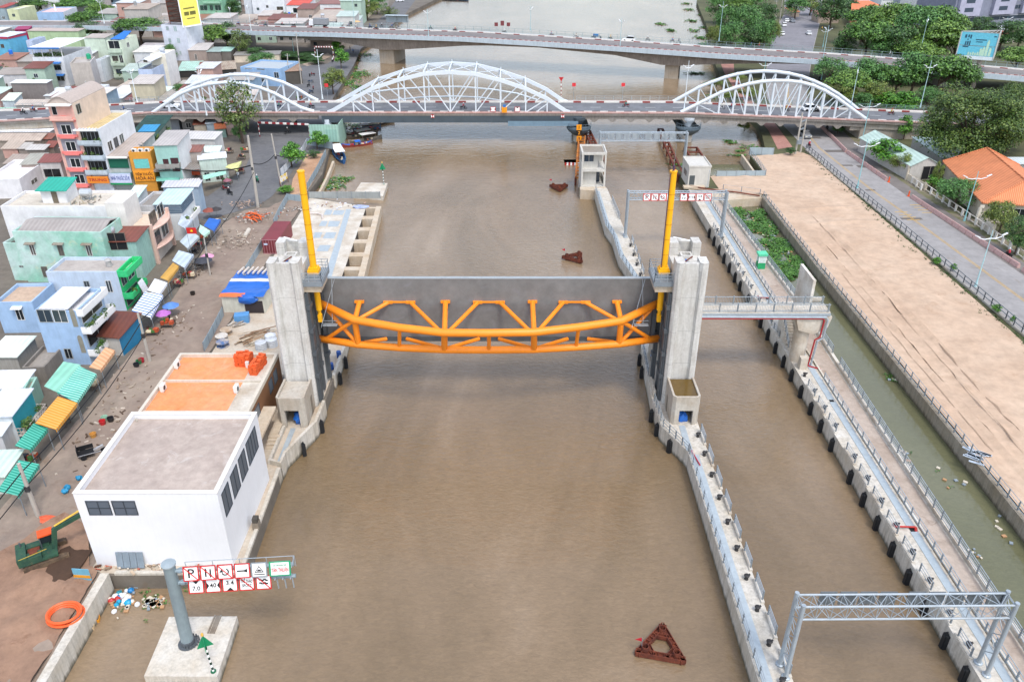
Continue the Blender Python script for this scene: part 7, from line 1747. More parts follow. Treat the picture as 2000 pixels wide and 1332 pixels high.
floaters('water_hyacinth',[(*G(1384,165),1.,1.5),(*G(1390,190),.8,1.2)],70,1,FL,.5,60);floaters('water_hyacinth',[(*G(1322,322),.7,.6)],40,1,FL,.4,0)
floaters('water_hyacinth',[(*G(1755,745),.25,.5),(*G(1740,738),.3,.4)],26,1,FL,.3,10)
floaters('floating_litter',[(*G(1880,945),.3,.3),(*G(1905,1085),.2,.4),(*G(1760,880),.5,.5),(*G(1830,925),.3,1.),(*G(1960,1040),.4,1.2),(*G(1770,905),.3,.3),(*G(1730,700),.1,2.)],10,1,FL,.2,38)
RF_V=sheet('dd8f62','bf7048','x',.34,.12,rough=.8)
t=thing('villa','villa with a large orange tiled roof at the right edge','house',at(1910,395,GZ))
z0,z1=6.4,9.0
e1,e2=at(1841,315,z0),at(1919,396,z0);ax=(e1-e2).normalized();nx=Vector((ax.y,-ax.x,0));wd=15.
L_=(e1-e2).length;rA=e2+ax*3.5+nx*wd/2;rB=e2+ax*(L_-1)+nx*wd/2;rA.z=rB.z=z1+.9;o1=e2+nx*wd;o2=e1+nx*wd
m=MB();m.add([e2,e1,rB,rA],[(3,2,1,0)]);m.add([e2,o1,rA],[(0,1,2)]);m.add([o1,o2,rB,rA],[(0,1,2,3)]);m.add([e1,o2,rB],[(2,1,0)])
dz=Vector((0,0,-.2));m.add([e2+dz,e1+dz,o2+dz,o1+dz],[(0,1,2,3)])
for a,b in((e2,e1),(e1,o2),(o2,o1),(o1,e2)):m.add([a,b,b+dz,a+dz],[(0,1,2,3)])
r_=m.build('roof',RF_V,t)
m=MB()
for a,b in((e2,rA),(o1,rA),(rA,rB),(rB,e1),(rB,o2)):m.tube(a+Vector((0,0,.05)),b+Vector((0,0,.05)),.14,n=6)
m.build('roof_ridge',RF_V,r_)
m=MB();m.prism([(q.x,q.y)for q in(e2+nx*.7+ax*.7,e1+nx*.7-ax*.7,o2-nx*.7-ax*.7,o1-nx*.7+ax*.7)],GZ,z0-.15);m.build('wall',wl('cfc4ae'),t)
a=e2+nx*2+ax*.68;b=e2+nx*4+ax*.68;flatwin(t,(a.x,a.y),(b.x,b.y),3.6,5.4,(-ax.x,-ax.y),2,1,GLASSM,FRAMEW);a=e2+nx*6+ax*.68;b=e2+nx*8+ax*.68;flatwin(t,(a.x,a.y),(b.x,b.y),3.6,5.4,(-ax.x,-ax.y),2,1,GLASSM,FRAMEW)
o=H('long pale shed with a mint gable roof and a dark open door',1780,324,1838,322,352,266,wl('d3cec6'),rf('b9cfc4',.15),'gabley',1.6,front=[(.42,.92,.1,3.0)],wmat=DARK,name='shed',cat='shed',frmat=flat('a9a49c'))
H('second pale mint-roofed shed behind the villa',1840,309,1905,309,331,269,wl('bcb8b0'),rf('bccfc8',.15),'lean',.5,front=[],name='shed',cat='shed')
H('low shed with a pale grey roof at the right edge above the villa',1946,321,2040,321,338,309,wl('b0aca4'),rf('d0dadc',.05),'lean',.3,front=[],name='shed',cat='shed')
o=H('grey and lilac residential tower block at the top right corner',1884,-60,2060,-70,52,-82,wl('8a8fa4',.15),flat('8f94a4'),'flat',front=[(.05,.85,3.2,5.0)]+[(.12+.22*k,.2+.22*k,7.5+3.6*j,9.3+3.6*j)for k in range(4)for j in range(3)],wmat=flat('3a4656',.3),name='tower_block',cat='building')
P=o.P;m=MB()
for u in(.02,.34,.62):m.slab(P(u,-.05,5.6),P(u+.24,-.05,5.6),P(u+.24,-.001,5.6),P(u,-.001,5.6),.3)if False else m.prism([(P(u+k,v,0).x,P(u+k,v,0).y)for k,v in((0,-.001),(0,-.07),(.2,-.07),(.2,-.001))],GZ+5.8,GZ+o.h)
m.build('bay',wl('b4b4cc',.12),o.t)
m=MB()
for u in(.02,.34,.62):
 for j in range(3):q=P(u+.05,-.07,0);q2=P(u+.13,-.07,0);m.bar(Vector((q.x,q.y-.03,GZ+8.4+3.6*j)),Vector((q2.x,q2.y-.03,GZ+8.4+3.6*j)),.05,1.7)
m.build('bay_window',flat('3f4c5c',.3),o.t)
H('blue-grey low wing of the tower block',1845,18,1884,20,50,0,wl('7f8798'),flat('9aa0ac'),'flat',front=[(.3,.6,2.4,4.2)],name='building',cat='building')
H('small white gatehouse in front of the tower block',1830,17,1848,17,35,10,wl('f0f2f2',.1),rf('e9efec',.02),'lean',.2,name='gatehouse',cat='building')
o=H('house with a bright orange tiled roof and teal shutters behind the rain trees',1664,26,1694,28,52,8,wl('c98a62'),rf('e07a44',.05,pitch=.4),'lean',1.6,wmat=flat('2a8a9a'),front=[(.1,.35,2.4,4.4),(.6,.85,2.4,4.4)])
for a,b,yt,yb,yk,rc,wc,lab in[(1690,1720,12,30,2,'e8793f','d8d0c8','white-gabled house with an orange roof, top right'),(1650,1700,2,14,-10,'c9cdd4','d8dcdf','grey-roofed house at the very top right of the street'),(1722,1745,0,18,-8,'d8dde4','eceff2','white house at the top between orange roof and trees'),(1600,1640,30,46,22,'8d5a48','b4a090','street stalls with a rusty roof under the tall dark tree'),(1545,1562,24,34,16,'c07a50','b9a898','small orange-roofed stall by the parked cars'),(1760,1830,-4,14,-20,'9aa8b4','b4bcc4','long grey house at the top behind the rain trees'),(1930,1985,72,84,60,'c0604a','d0c4bc','low red-roofed house behind the blue billboard'),(1940,1970,58,66,50,'dde2e6','d8d8d8','white-roofed shelter behind the blue billboard')]:
 H(lab,a,yt,b,yt,yb,yk,wl(wc),rf(rc,.15),'lean',.6,front=[])
base=at(1900,172,GZ);t=thing('billboard','large pale blue advertising billboard on a column at the right','billboard',base)
yb=base.y;TLq,BLq=aty(1879,62,yb+1),aty(1867,114,yb+1)
zt,zb=TLq.z,BLq.z
a=Vector((TLq.x,yb+1,zb));b_=atl(1932,140,yb-3.5,0);b=Vector((b_.x,yb-3.5,zb));hgt=zt-zb;c=Vector((b.x+4.,yb+3.,zb))
def face(p,q,off,d=.02):return None
m=MB();up=Vector((0,0,hgt));nn=(b-a).cross(Vector((0,0,1))).normalized()
def on2(u,v,k=.03):return a+(b-a)*u+up*v+nn*k
m.add([a,b,b+up,a+up],[(0,1,2,3)],0);m.add([on2(0,0),on2(1,0),on2(1,.13),on2(0,.13)],[(0,1,2,3)],1)
for(u0,u1,v0,v1)in((.12,.17,.78,.9),(.2,.24,.8,.9),(.26,.3,.76,.9),(.2,.23,.7,.75),(.16,.19,.5,.66),(.21,.25,.52,.66),(.27,.3,.5,.68),(.12,.27,.44,.48),(.42,.72,.72,.75),(.45,.62,.64,.67),(.88,.95,.86,.9)):m.add([on2(u0,v0,.05),on2(u1,v0,.05),on2(u1,v1,.05),on2(u0,v1,.05)],[(0,1,2,3)],2)
for k,(u,hh_)in enumerate([(.32,.12),(.38,.1),(.44,.13),(.5,.1),(.56,.14),(.63,.28),(.7,.34),(.78,.6),(.87,.32)]):
 w_=.022+.012*(hh_>.2);m.add([on2(u-w_,.15,.06),on2(u+w_,.15,.06),on2(u+w_,.15+hh_*.8,.06),on2(u+w_*.3,.15+hh_,.06),on2(u-w_*.3,.15+hh_,.06),on2(u-w_,.15+hh_*.8,.06)],[(0,1,2,3,4,5)],3)
m.add([b,c,c+up,b+up],[(0,1,2,3)],4);m.add([c,a,a+up,c+up],[(0,1,2,3)],4);m.add([a,b,c],[(2,1,0)],4)
m.build('board',[flat('6cc4dc',.4),flat('dce6ea'),flat('25506a'),flat('bfe0c8'),two('6b5d50','8d7c68',.5,.4,.6,.9)],t)
m=MB()
for q in(a,b,c):
 m.bar(q,q+up,.25,.25)
for v in(0,.5,1):
 for p_,q_ in((a,b),(b,c),(c,a)):m.bar(p_+up*v+nn*-.1,q_+up*v+nn*-.1,.2,.2)
for k in range(9):p_=a.lerp(b,k/8)+up;q_=c.lerp(c.lerp(a,.9),k/8*0+.1)+up;m.bar(p_,a.lerp(c,.5+.5*k/8)+up,.12,.12)
for k in range(5):p_=b.lerp(c,k/4);m.bar(p_+Vector((.03,-.03,0)),p_+up+Vector((.03,-.03,0)),.15,.15)
m.build('frame',metal_steel('c4c4c0'),t)
m=MB();cc=(a+b+c)/3;m.tube((cc.x,cc.y,GZ-.1),(cc.x,cc.y,zb),.7,n=14);m.build('column',CONC,t)
for x,y,w_,h,k,lab in[(62,6,60,10,'dark','dark tree behind the wide white roof at the top left'),(196,18,50,9,'rain2','tree between the terrace house and the mint roofs'),(240,66,34,8,'dark','dark tree behind the blue-capped tower'),(330,100,30,6,'soft','small tree in front of the billboard block'),(440,62,50,10,'dark','dark tree behind the lighter feathery tree'),(500,102,36,5,'dark','dark bush at the left end of the small lawn'),(735,6,40,9,'soft','tree behind the riverside willow'),(600,30,30,6,'olive','yellowish tree behind the red-roofed house'),(352,176,26,5,'soft','small tree seen through the left arch'),(18,128,26,6,'dark','small tree at the left edge below the cyan house')]:
 T(lab,x,y,w_,h,k)
def lamp(label,base,htop,ang=0.,arm=2.2,kindl='wing',col='9fc4cc',two_=True,name='street_lamp'):
 base=Vector(base);t=thing(name,label,'street lamp',base);m=MB();pm=paint(col,.5,.1,.1)
 m.lathe([(.24,0),(.2,.5),(.12,1.2)],base,8);m.tube(base+Vector((0,0,1.)),base+Vector((0,0,htop)),.11,.06,8);m.build('pole',pm,t)
 za=htop*.86;d=Vector((math.cos(ang),math.sin(ang),0));W_=flat('e9edf0',.5)
 for s in((1,-1)if two_ else(1,)):
  p=base+Vector((0,0,za));m=MB();m.path([p,p+d*s*arm*.4+Vector((0,0,-.1)),p+d*s*arm*.8+Vector((0,0,.15)),p+d*s*arm+Vector((0,0,.55))],[.08,.07,.06,.05],6);m.build('arm',W_,t)
  q=p+d*s*arm*.95+Vector((0,0,.45));m=MB();m.bar(q-d*s*.35-Vector((0,0,.12)),q+d*s*.45+Vector((0,0,.2)),.26,.12);m.build('lamp_head',W_,t)
 return t
def lampx(label,bx,by,tx,ty,z,**k):
 b=at(bx,by,z);h=max(5.,aty(tx,ty,b.y).z-z);return lamp(label,b,h,**k)
def onb1(px,py,dz=.06):
 z=8.
 for _ in range(6):p=at(px,py,z);z=dk(max(-220,min(220,p.x)),5,dz).z
 return at(px,py,z)
def onb2(px,py):
 z=10.
 for _ in range(8):p=at(px,py,z);z=d2(p.x,6,-.3).z
 return at(px,py,z)
def lampb(label,fn,bx,by,tx,ty,**k):b=fn(bx,by);return lamp(label,b,max(5.,aty(tx,ty,b.y).z-b.z),**k)
lampb('white lamp post at the joint of the left and middle arches',onb1,630,194,619,97,arm=1.1,col='dfe8ec',ang=.2)
lampb('white lamp post at the foot of the right arch',onb1,1336,214,1345,119,arm=1.1,col='dfe8ec',ang=.3)
lampb('tall lamp post at the right foot of the right arch',onb1,1659,222,1679,132,arm=1.3,col='b9d4d8',ang=1.2)
lampb('tall lamp post on the far side of the approach, below the billboard',onb1,1797,211,1819,119,arm=1.3,col='b9d4d8')
lampb('pale lamp post beside the approach road behind the pink house',onb1,269,203,257,133,arm=.9,col='dfe8ec',ang=1.3)
lampb('pale lamp post in front of the left arch',onb1,404,226,391,130,arm=1.1,col='dfe8ec',ang=1.4)
for px,py,tx,ty,lab in[(452,42,447,15,'left of the white house'),(491,62,486,8,'on the near parapet at the left'),(837,72,836,18,'on the near parapet over the left river bank'),(1036,60,1035,12,'over the middle of the river'),(1211,92,1214,36,'beside the white car'),(1404,81,1415,3,'at the dense wood'),(1607,117,1625,50,'near the far street'),(1795,110,1814,32,'beside the rain trees'),(692,44,689,-4,'beside the parked truck'),(204,47,200,-2,'at the top left')]:
 lampb('street lamp on the girder bridge '+lab,onb2,px,py,tx,ty,arm=1.1,col='a9c8cc' if px>600 else 'd8e2e4',ang=-.26+1.2*(px%3))
for bx,by,tx,ty,lab,an in[(1905,560,1976,450,'tall curved-arm lamp by the sand fence at the right',.2),(1883,432,1919,335,'curved-arm lamp in front of the villa',.1),(1674,368,1696,272,'curved-arm lamp by the sand fence beyond the gate',.1),(1681,288,1697,196,'teal lamp at the end of the arch bridge',.2),(1497,86,1501,53,'lamp by the parked cars on the far street',.2),(1607,92,1612,58,'lamp on the far street corner',.2),(1604,156,1617,120,'teal lamp among the trees between the bridges',.1),(1485,192,1479,118,'lamp standing behind the right arch',.2),(1962,58,1966,34,'lamp in front of the tower block',.2),(574,104,568,68,'teal lamp by the small lawn',.2)]:
 lampx(lab,bx,by,tx,ty,GZ,arm=2.4 if bx>1650 else 1.6,ang=an,col='8fc4c8' if by<500 else 'a9ccd0')
POLE=paint('b4aea4',.9,.15,.3)
def upole(label,bx,by,tx,ty,z=GZ,cross=True,r=.16,lean=0.,mat=None):
 b=at(bx,by,z);t=thing('utility_pole',label,'utility pole',b);tp=aty(tx,ty,b.y-lean)
 m=MB();m.tube(b,tp,r*1.2,r*.8,8);m.build('pole',mat or POLE,t)
 if cross:
  m=MB();q=tp-Vector((0,0,.6));m.bar(q-Vector((.8,0,0)),q+Vector((.8,0,0)),.12,.12)
  for k in(-.7,0,.7):m.tube(q+Vector((k,0,.05)),q+Vector((k,0,.3)),.05,n=6)
  m.build('cross_arm',STEEL,t)
 m=MB();q=b.lerp(tp,.55);m.box(q.x-.2,q.y-.25,q.z-.3,q.x+.2,q.y+.05,q.z+.3);m.build('junction_box',flat('3a3a3c'),t)
 return tp
P_A=upole('thick pale concrete pole standing in rubble at the junction',504,405,484,265,r=.26,cross=False)
P_B=upole('leaning pale pole by the bright green tree and blue round sign',549,362,530,262,cross=False)
P_C=upole('slim pole with red-painted foot on the dirt road edge',411,540,398,464,cross=False,r=.12)
P_D=upole('crooked concrete pole on the dirt road beside the blue house',293,706,269,612,cross=False,r=.17)
P_E=upole('crooked concrete pole at the left edge above the excavator',76,1010,36,905,cross=False,r=.2)
P_F=upole('utility pole with cross-arm by the riverside street stalls',589,165,578,65)
P_G=upole('wooden-looking pole carrying a transformer by the blue house',564,163,561,105)
P_H=upole('utility pole with boxes in front of the orange shophouse',300,352,277,278,r=.14)
P_I=upole('tall utility pole by the parked cars on the far street',1522,46,1530,-10);P_J=upole('second tall utility pole by the parked cars on the far street',1515,48,1517,0)
b1,b2_=at(1553,302,GZ),at(1563,299,GZ);t=thing('utility_pole','twin concrete poles joined by a frame at the corner of the sand','utility pole',b1)
for q,tx,ty in((b1,1567,221),(b2_,1573,231)):tp=aty(tx,ty,q.y);m=MB();m.tube(q,(q.x,q.y,tp.z),.24,.17,8);m.build('pole',POLE,t)
m=MB()
for z in(6.,8.2,10.):m.bar((b1.x,b1.y,z),(b2_.x,b2_.y,z+.2),.2,.25)
m.box(b1.x-.2,b1.y-.6,5.,b1.x+.9,b1.y-.1,5.9);m.build('frame',STEEL,t)
WIRE=flat('17181a',.8)
def wire(label,pts,r=.05,sag=.5):
 P_=[]
 for i in range(len(pts)-1):
  a,b=Vector(pts[i]),Vector(pts[i+1])
  for k in range(8):u=k/8;q=a.lerp(b,u);q.z-=sag*4*u*(1-u);P_.append(q)
 P_.append(Vector(pts[-1]));m=MB();m.path(P_,r,5);solo('cable',m,WIRE,label,'cable')
dn1=lambda p,k:Vector((p.x,p.y,GZ+(p.z-GZ)*k))
wire('bundle of black cables sagging across the shopfronts',[aty(150,358,158),aty(240,341,158),dn1(P_H,.62),aty(372,333,152),dn1(P_A,.6)],.13,.6)
wire('black cable from the thick pole to the leaning pole',[dn1(P_A,.62),dn1(P_B,.6),at(620,300,8)],.08,.8)
wire('black cable along the dirt road from the thick pole to the red-footed pole',[dn1(P_A,.5),dn1(P_C,.8),dn1(P_D,.85)],.06,.8)
wire('black cable along the dirt road past the striped awnings',[dn1(P_D,.8),dn1(P_E,.85),Vector((-50,30,7))],.06,1.)
wire('second black cable along the lower dirt road',[dn1(P_D,.55),dn1(P_E,.6),Vector((-50.5,30,5))],.05,.9)
def skinned(name,joints,edges):
 bm=bmesh.new();sk=bm.verts.layers.skin.verify();V_=[]
 for i,(p,r)in enumerate(joints):
  v=bm.verts.new(p);v[sk].radius=(r,r);v[sk].use_root=(i==0);V_.append(v)
 for a,b in edges:bm.edges.new((V_[a],V_[b]))
 me=D.meshes.new(name);bm.to_mesh(me);bm.free();o=D.objects.new(name,me);C.objects.link(o)
 o.modifiers.new('s','SKIN');sb=o.modifiers.new('d','SUBSURF');sb.levels=1
 bpy.context.view_layer.update();r=D.meshes.new_from_object(o.evaluated_get(bpy.context.evaluated_depsgraph_get()))
 D.objects.remove(o);D.meshes.remove(me);r.name=name;return r
SKIN=flat('b98868',.6);HAIR=flat('16130f',.7);TROU=flat('24262e',.8)
def body_stand():
 j=[((0,0,.95),.14),((0,0,1.2),.14),((0,0,1.42),.13),((0,.0,1.54),.06),((0,-.01,1.66),.1),((0,-.02,1.74),.07),((.18,0,1.42),.06),((.24,-.04,1.14),.045),((.22,-.2,.98),.035),((.22,-.27,.95),.03),((-.18,0,1.42),.06),((-.25,.02,1.14),.045),((-.24,-.05,.9),.035),((-.24,-.07,.83),.03),((.09,0,.88),.1),((.1,.0,.5),.07),((.1,.02,.1),.05),((.1,-.14,.04),.04),((-.09,0,.88),.1),((-.11,-.06,.5),.07),((-.11,.0,.1),.05),((-.11,-.16,.04),.04)]
 e=[(0,1),(1,2),(2,3),(3,4),(4,5),(2,6),(6,7),(7,8),(8,9),(2,10),(10,11),(11,12),(12,13),(0,14),(14,15),(15,16),(16,17),(0,18),(18,19),(19,20),(20,21)]
 return skinned('body',j,e),lambda c:2 if c.z<.92 and abs(c.x)<.2 and not(c.z>.8 and abs(c.x)>.19)else(0 if(c.z>1.5 or abs(c.x)>.2 and c.z<1.05)else 1)
def body_ride():
 j=[((-.15,0,.82),.14),((-.1,0,1.05),.14),((-.02,0,1.28),.13),((.03,0,1.4),.06),((.06,0,1.52),.11),((.07,0,1.61),.1),((.02,.18,1.27),.06),((.2,.25,1.08),.045),((.42,.24,1.0),.035),((.48,.23,.99),.03),((.02,-.18,1.27),.06),((.2,-.25,1.08),.045),((.42,-.24,1.0),.035),((.48,-.23,.99),.03),((-.08,.12,.8),.1),((.24,.17,.72),.08),((.16,.16,.34),.055),((.3,.16,.3),.04),((-.08,-.12,.8),.1),((.24,-.17,.72),.08),((.16,-.16,.34),.055),((.3,-.16,.3),.04)]
 e=[(0,1),(1,2),(2,3),(3,4),(4,5),(2,6),(6,7),(7,8),(8,9),(2,10),(10,11),(11,12),(12,13),(0,14),(14,15),(15,16),(16,17),(0,18),(18,19),(19,20),(20,21)]
 return skinned('body',j,e),lambda c:2 if c.z<.88 else(0 if(c.z>1.38 or(c.x>.32 and c.z<1.1))else 1)
def person_proto(fn):
 me,rule=fn();
 for mm in(SKIN,flat('5577aa'),TROU):me.materials.append(mm)
 for p in me.polygons:p.material_index=rule(p.center);p.use_smooth=True
 return me
ME_ST,ME_RI=person_proto(body_stand),person_proto(body_ride)
m=MB();m.blob((.06,0,1.6),.15,.14,.14,n=10,k=6);HELM=m
m=MB();m.blob((0,.01,1.74),.11,.12,.1,n=10,k=6);HAIRM=m
hm_={}
def person(label,loc,rz,shirt,ride=False,helmet='c22222',group=None):
 o=D.objects.new('person',ME_RI if ride else ME_ST);C.objects.link(o);tag(o,label,'person',group);o.location=loc;o.rotation_euler=(0,0,rz)
 s=o.material_slots[1];s.link='OBJECT';s.material=flat(shirt,.8)
 k='h' if ride else 's'
 if k not in hm_:c=(HELM if ride else HAIRM).build('helmet' if ride else 'hair',HAIR,o,local=True);hm_[k]=c.data
 else:c=D.objects.new('helmet' if ride else 'hair',hm_[k]);C.objects.link(c);c.parent=o
 c.material_slots[0].link='OBJECT';c.material_slots[0].material=flat(helmet,.4)if ride else HAIR
 return o
BIKE=None
def motorbike(label,loc,rz,col='2a2c30',group=None):
 global BIKE
 if BIKE is None:
  t=thing('motorbike',label,'motorbike',(0,0,0),group);m=MB()
  m.bar((-.75,0,.62),(-.1,0,.6),.26,.22);m.bar((-.1,0,.42),(.3,0,.4),.26,.12);m.bar((.28,0,.35),(.42,0,.95),.34,.14);m.bar((-.8,0,.68),(-.95,0,.72),.18,.12);m.bar((.42,0,.92),(.56,0,.86),.24,.2);m.build('body',flat('2a2c30',.4),t,local=True)
  m=MB();m.bar((-.72,0,.76),(-.05,0,.74),.26,.1);m.build('seat',DARK,t,local=True)
  for x in(-.6,.62):
   m=MB();K=14;pr_=[(.29*math.cos(2*PI*k/K),.29*math.sin(2*PI*k/K))for k in range(K)];m.path([(x+a,0,.29+b)for a,b in pr_],.055,6,closed=True);m.tube((x,-.05,.29),(x,.05,.29),.1,n=8);m.build('wheel',DARK,t,local=True)
  m=MB();m.tube((.5,-.32,1.0),(.5,.32,1.0),.025,n=5);m.tube((.46,0,.9),(.62,0,.3),.03,n=5);m.build('handlebar',STEEL,t,local=True)
  BIKE=t
 else:t=dup(BIKE,loc);t['label']=label
 t.location=loc;t.rotation_euler=(0,0,rz)
 if group:t['group']=group
 b=[k for k in t.children if k.name.startswith('body')]if False else[k for k in D.objects if k.parent==t and k.name.startswith('body')]
 b[0].material_slots[0].link='OBJECT';b[0].material_slots[0].material=flat(col,.4);return t
SH=['3a6fb0','b03040','d8d4c8','23262c','3f8a7a','7a4a90','c9a23a','5a5f66','e0e2e6','2c4f88']
ORD=['first','second','third','fourth','fifth','sixth','seventh','eighth','ninth','tenth','eleventh','twelfth','thirteenth','fourteenth','fifteenth','sixteenth','seventeenth','eighteenth','nineteenth','twentieth','twenty-first','twenty-second','twenty-third','twenty-fourth','twenty-fifth','twenty-sixth','twenty-seventh']
SN={'3a6fb0':'blue','b03040':'red','d8d4c8':'cream','23262c':'black','3f8a7a':'teal','7a4a90':'purple','c9a23a':'yellow','5a5f66':'grey','e0e2e6':'white','2c4f88':'navy'}
def rider(where,loc,rz,i,shirt=None):
 s=shirt or SH[(i*7+3)%10]
 motorbike('%s motorbike from the left %s'%(ORD[i],where),loc,rz,['2a2c30','7a1f24','d0d2d4','23405f','1f1f22'][i%5],'motorbikes '+where)
 person('rider in %s on the %s motorbike from the left %s'%(SN.get(s,'plain'),ORD[i],where),loc,rz,s,True,['e8e8ea','b02626','23262c','2c5aa0','d0a030'][i%5],'riders '+where)
for i,(px,py)in enumerate([(442,49),(466,50.5),(501,50.5),(519,52),(552,51.5),(574,52.5),(681,54),(695,56),(723,56.5),(735,58),(746,55),(766,56),(778,58),(841,59),(889,62),(985,65.5),(1077,71.5),(1125,75),(1159,76.5),(1192,78.5),(1265,81),(1313,83.5),(1325,85),(1466,94),(1482,95),(1737,111)]):
 rider('on the girder bridge',onb2(px,py),-.26+(PI if i%4==0 else 0),i)
for i,(px,py)in enumerate([(47,224),(66,219),(243,219),(546,212),(608,212),(905,214),(1222,210),(1409,214),(1428,213.5),(1535,219),(1593,219),(1740,225)]):
 rider('on the arch bridge',onb1(px,py),(PI if i in(2,4,6)else 0),i,{2:'2c4f88',6:'3f8a7a',8:'b03040',5:'b03040',11:'c9a23a'}.get(i))
GL=[(1580,288,'on the riverside road under the right arch',1.6,'b03040','7a1f24'),(1615,253,'on the side lane by the abutment',1.5,'23262c','1f1f22'),(1968,503,'on the side lane at the right edge',1.7,'b03040','1f1f22'),(1584,26,'at the top of the far street, left one',1.5,'b03040','7a1f24'),(1596,30,'at the top of the far street, right one',1.4,'3a6fb0','1f1f22'),(503,356,'passing behind the thick pole, green box on the back',-.9,'3f8a7a','1f8a5a'),(449,381,'riding left at the junction',2.6,'23262c','1f1f22'),(650,122,'on the street under the girder bridge',1.4,'e0e2e6','1f1f22'),(380,497,'parked on the dirt road with a red-helmeted rider',.8,'5a5f66','1f1f22'),(562,262,'in the shade under the left arch',.6,'23262c','1f1f22'),(1600,157,'beneath the girder bridge on the right bank road',1.5,'23262c','1f1f22')]
for px,py,wh,rz,s,bc in GL:
 p=at(px,py,GZ+.06);motorbike('motorbike '+wh,p,rz,bc);person('rider in %s %s'%(SN[s],wh),p,rz,s,True,'b02626' if 'red-h' in wh else 'dcdcdc')
PK_=[(605,150),(611,148),(607,162),(603,170),(612,175),(608,182),(604,187),(440,372),(432,330)]
for i,(px,py)in enumerate(PK_):motorbike('parked motorbike %s'%(['in the riverside street row, farthest left','in the riverside street row, farthest right','in the riverside street row, second row','in the riverside street row, third row','in the riverside street row, fourth row','in the riverside street row, fifth row','in the riverside street row, nearest','with potted flowers at the corner of the junction','under the pale yellow corner tarpaulin'][i]),at(px,py,GZ+.06),R.uniform(0,3),['2a2c30','7a1f24','23405f'][i%3])
person('man in a blue shirt standing on the pier below the right end of the gate',(18.0,88.4,3.0),2.2,'2a86d0')
for i,(px,py,s,lab)in enumerate([(690,105,'3a6fb0','person in blue by the rubbish under the girder bridge'),(684,100,'23262c','person in black at the river railing under the girder bridge'),(668,158,'b03040','person in red beside the yellow-green street tree'),(396,300,'5a5f66','person in grey on the roof terrace of the bend'),(466,350,'e0e2e6','person in white at the corner stall'),(332,626,'23262c','person in black by the purple umbrella'),(1605,60,'c9a23a','person in yellow beside the street stalls')]):
 z=GZ if i!=3 else GZ+5.;person(lab,at(px,py,z),R.uniform(0,6),s)
def car(label,loc,rz,col='eceef0',suv=False,truck=False):
 loc=Vector(loc);t=thing('car' if not truck else 'truck',label,'car' if not truck else 'truck',loc,None,rz)
 def prof(pts,w,ins=.0):
  m=MB();n=len(pts);vs=[(x,-w/2,z)for x,z in pts]+[(x,w/2,z)for x,z in pts]
  m.add(vs,[tuple(range(n)),tuple(range(2*n-1,n-1,-1))]+[(i,n+i,n+(i+1)%n,(i+1)%n)for i in range(n)]);return m
 pc=flat(col,.25)
 if not truck:
  hh=1.75 if suv else 1.45
  prof([(-2.2,.3),(2.2,.3),(2.25,.7),(1.9,.9),(.9,1.0),(-2.0,1.0),(-2.25,.8)],1.8).build('body',pc,t,local=True)
  prof([(.95,1.0),(.35,hh-.06),(-1.5 if suv else-1.2,hh-.06),(-1.95,1.0)],1.62).build('windows',GLASSM,t,local=True)
  prof([(.4,hh-.1),(.25,hh),(-1.45 if suv else-1.1,hh),(-1.6 if suv else-1.3,hh-.1)],1.64).build('roof',pc,t,local=True)
  WX=(-1.35,1.35);wr=.33
  for y in(-.6,.6):m=MB();m.box(2.2,y-.22,.6,2.27,y+.22,.78);m.build('headlight',flat('e9e4d0',.2),t,local=True)
 else:
  prof([(-4,.7),(1.5,.7),(1.5,.95),(-4,.95)],1.9).build('chassis',DARKST,t,local=True)
  prof([(1.6,.5),(3.4,.5),(3.4,1.4),(3.0,2.4),(1.6,2.4)],2.0).build('cab',flat('e6e8ea',.3),t,local=True);prof([(3.1,1.5),(3.42,1.45),(3.08,2.25),(2.95,2.3)],1.8).build('windscreen',GLASSM,t,local=True)
  prof([(-4.1,1.),(1.45,1.),(1.45,3.1),(-4.1,3.1)],2.2).build('cargo_box',flat('8f9296'),t,local=True);WX=(-2.8,2.5);wr=.45
 for x in WX:
  for y in(-.82,.82):m=MB();m.tube((x,y-.1,wr),(x,y+.1,wr),wr,n=12);m.build('wheel',DARK,t,local=True)
 return t
p=onb2(1228,81);car('white off-road car driving on the girder bridge',p,-.26+PI,'f0f1f2',True)
p=onb2(622,53);car('grey box truck with a white cab on the girder bridge',p,-.24+PI,truck=True)
car('white car on the arch bridge under the left arch',onb1(334,211),0,'e8eaec',True);car('white car on the arch bridge under the right arch',onb1(1584,217),0,'f0f1f2',True)
for px,py,rz,col,s,lab in[(1572,268,-1.5,'8a8d90',True,'dark-windowed silver car on the riverside road under the right arch'),(1579,68,1.45,'f0f2f2',False,'white car driving alone on the far street'),(1527,69,1.4,'f2f2f2',False,'white parked car nearest the bridge on the far street'),(1531,52,1.4,'eeeeee',True,'white parked van second in the far street row'),(1536,43,1.4,'f2f2f2',False,'white parked car third in the far street row'),(1547,44,1.5,'8f959c',False,'grey parked car on the far street corner'),(781,4,.5,'e9ebee',False,'pale car on the riverside street at the very top')]:
 car(lab,at(px,py,GZ+.06),rz,col,s)
p=onb2(1165,75);t=thing('cargo_trike','motor trike with a blue cargo box on the girder bridge','trike',p,None,-.26);m=MB();m.box(-1.2,-.6,.5,.6,.6,1.3);m.build('cargo_box',flat('2a6fa8'),t,local=True);m=MB();m.bar((.6,0,.6),(1.5,0,.7),.2,.2);m.build('frame',DARKST,t,local=True)
for x,y in((-.6,-.6),(-.6,.6),(1.5,0)):m=MB();m.tube((x,y-.06,.3),(x,y+.06,.3),.3,n=12);m.build('wheel',DARK,t,local=True)
bb=None;BRED=two('b58a84','c4a8a2',5.,.35,.65,.9,c3='9a6058')
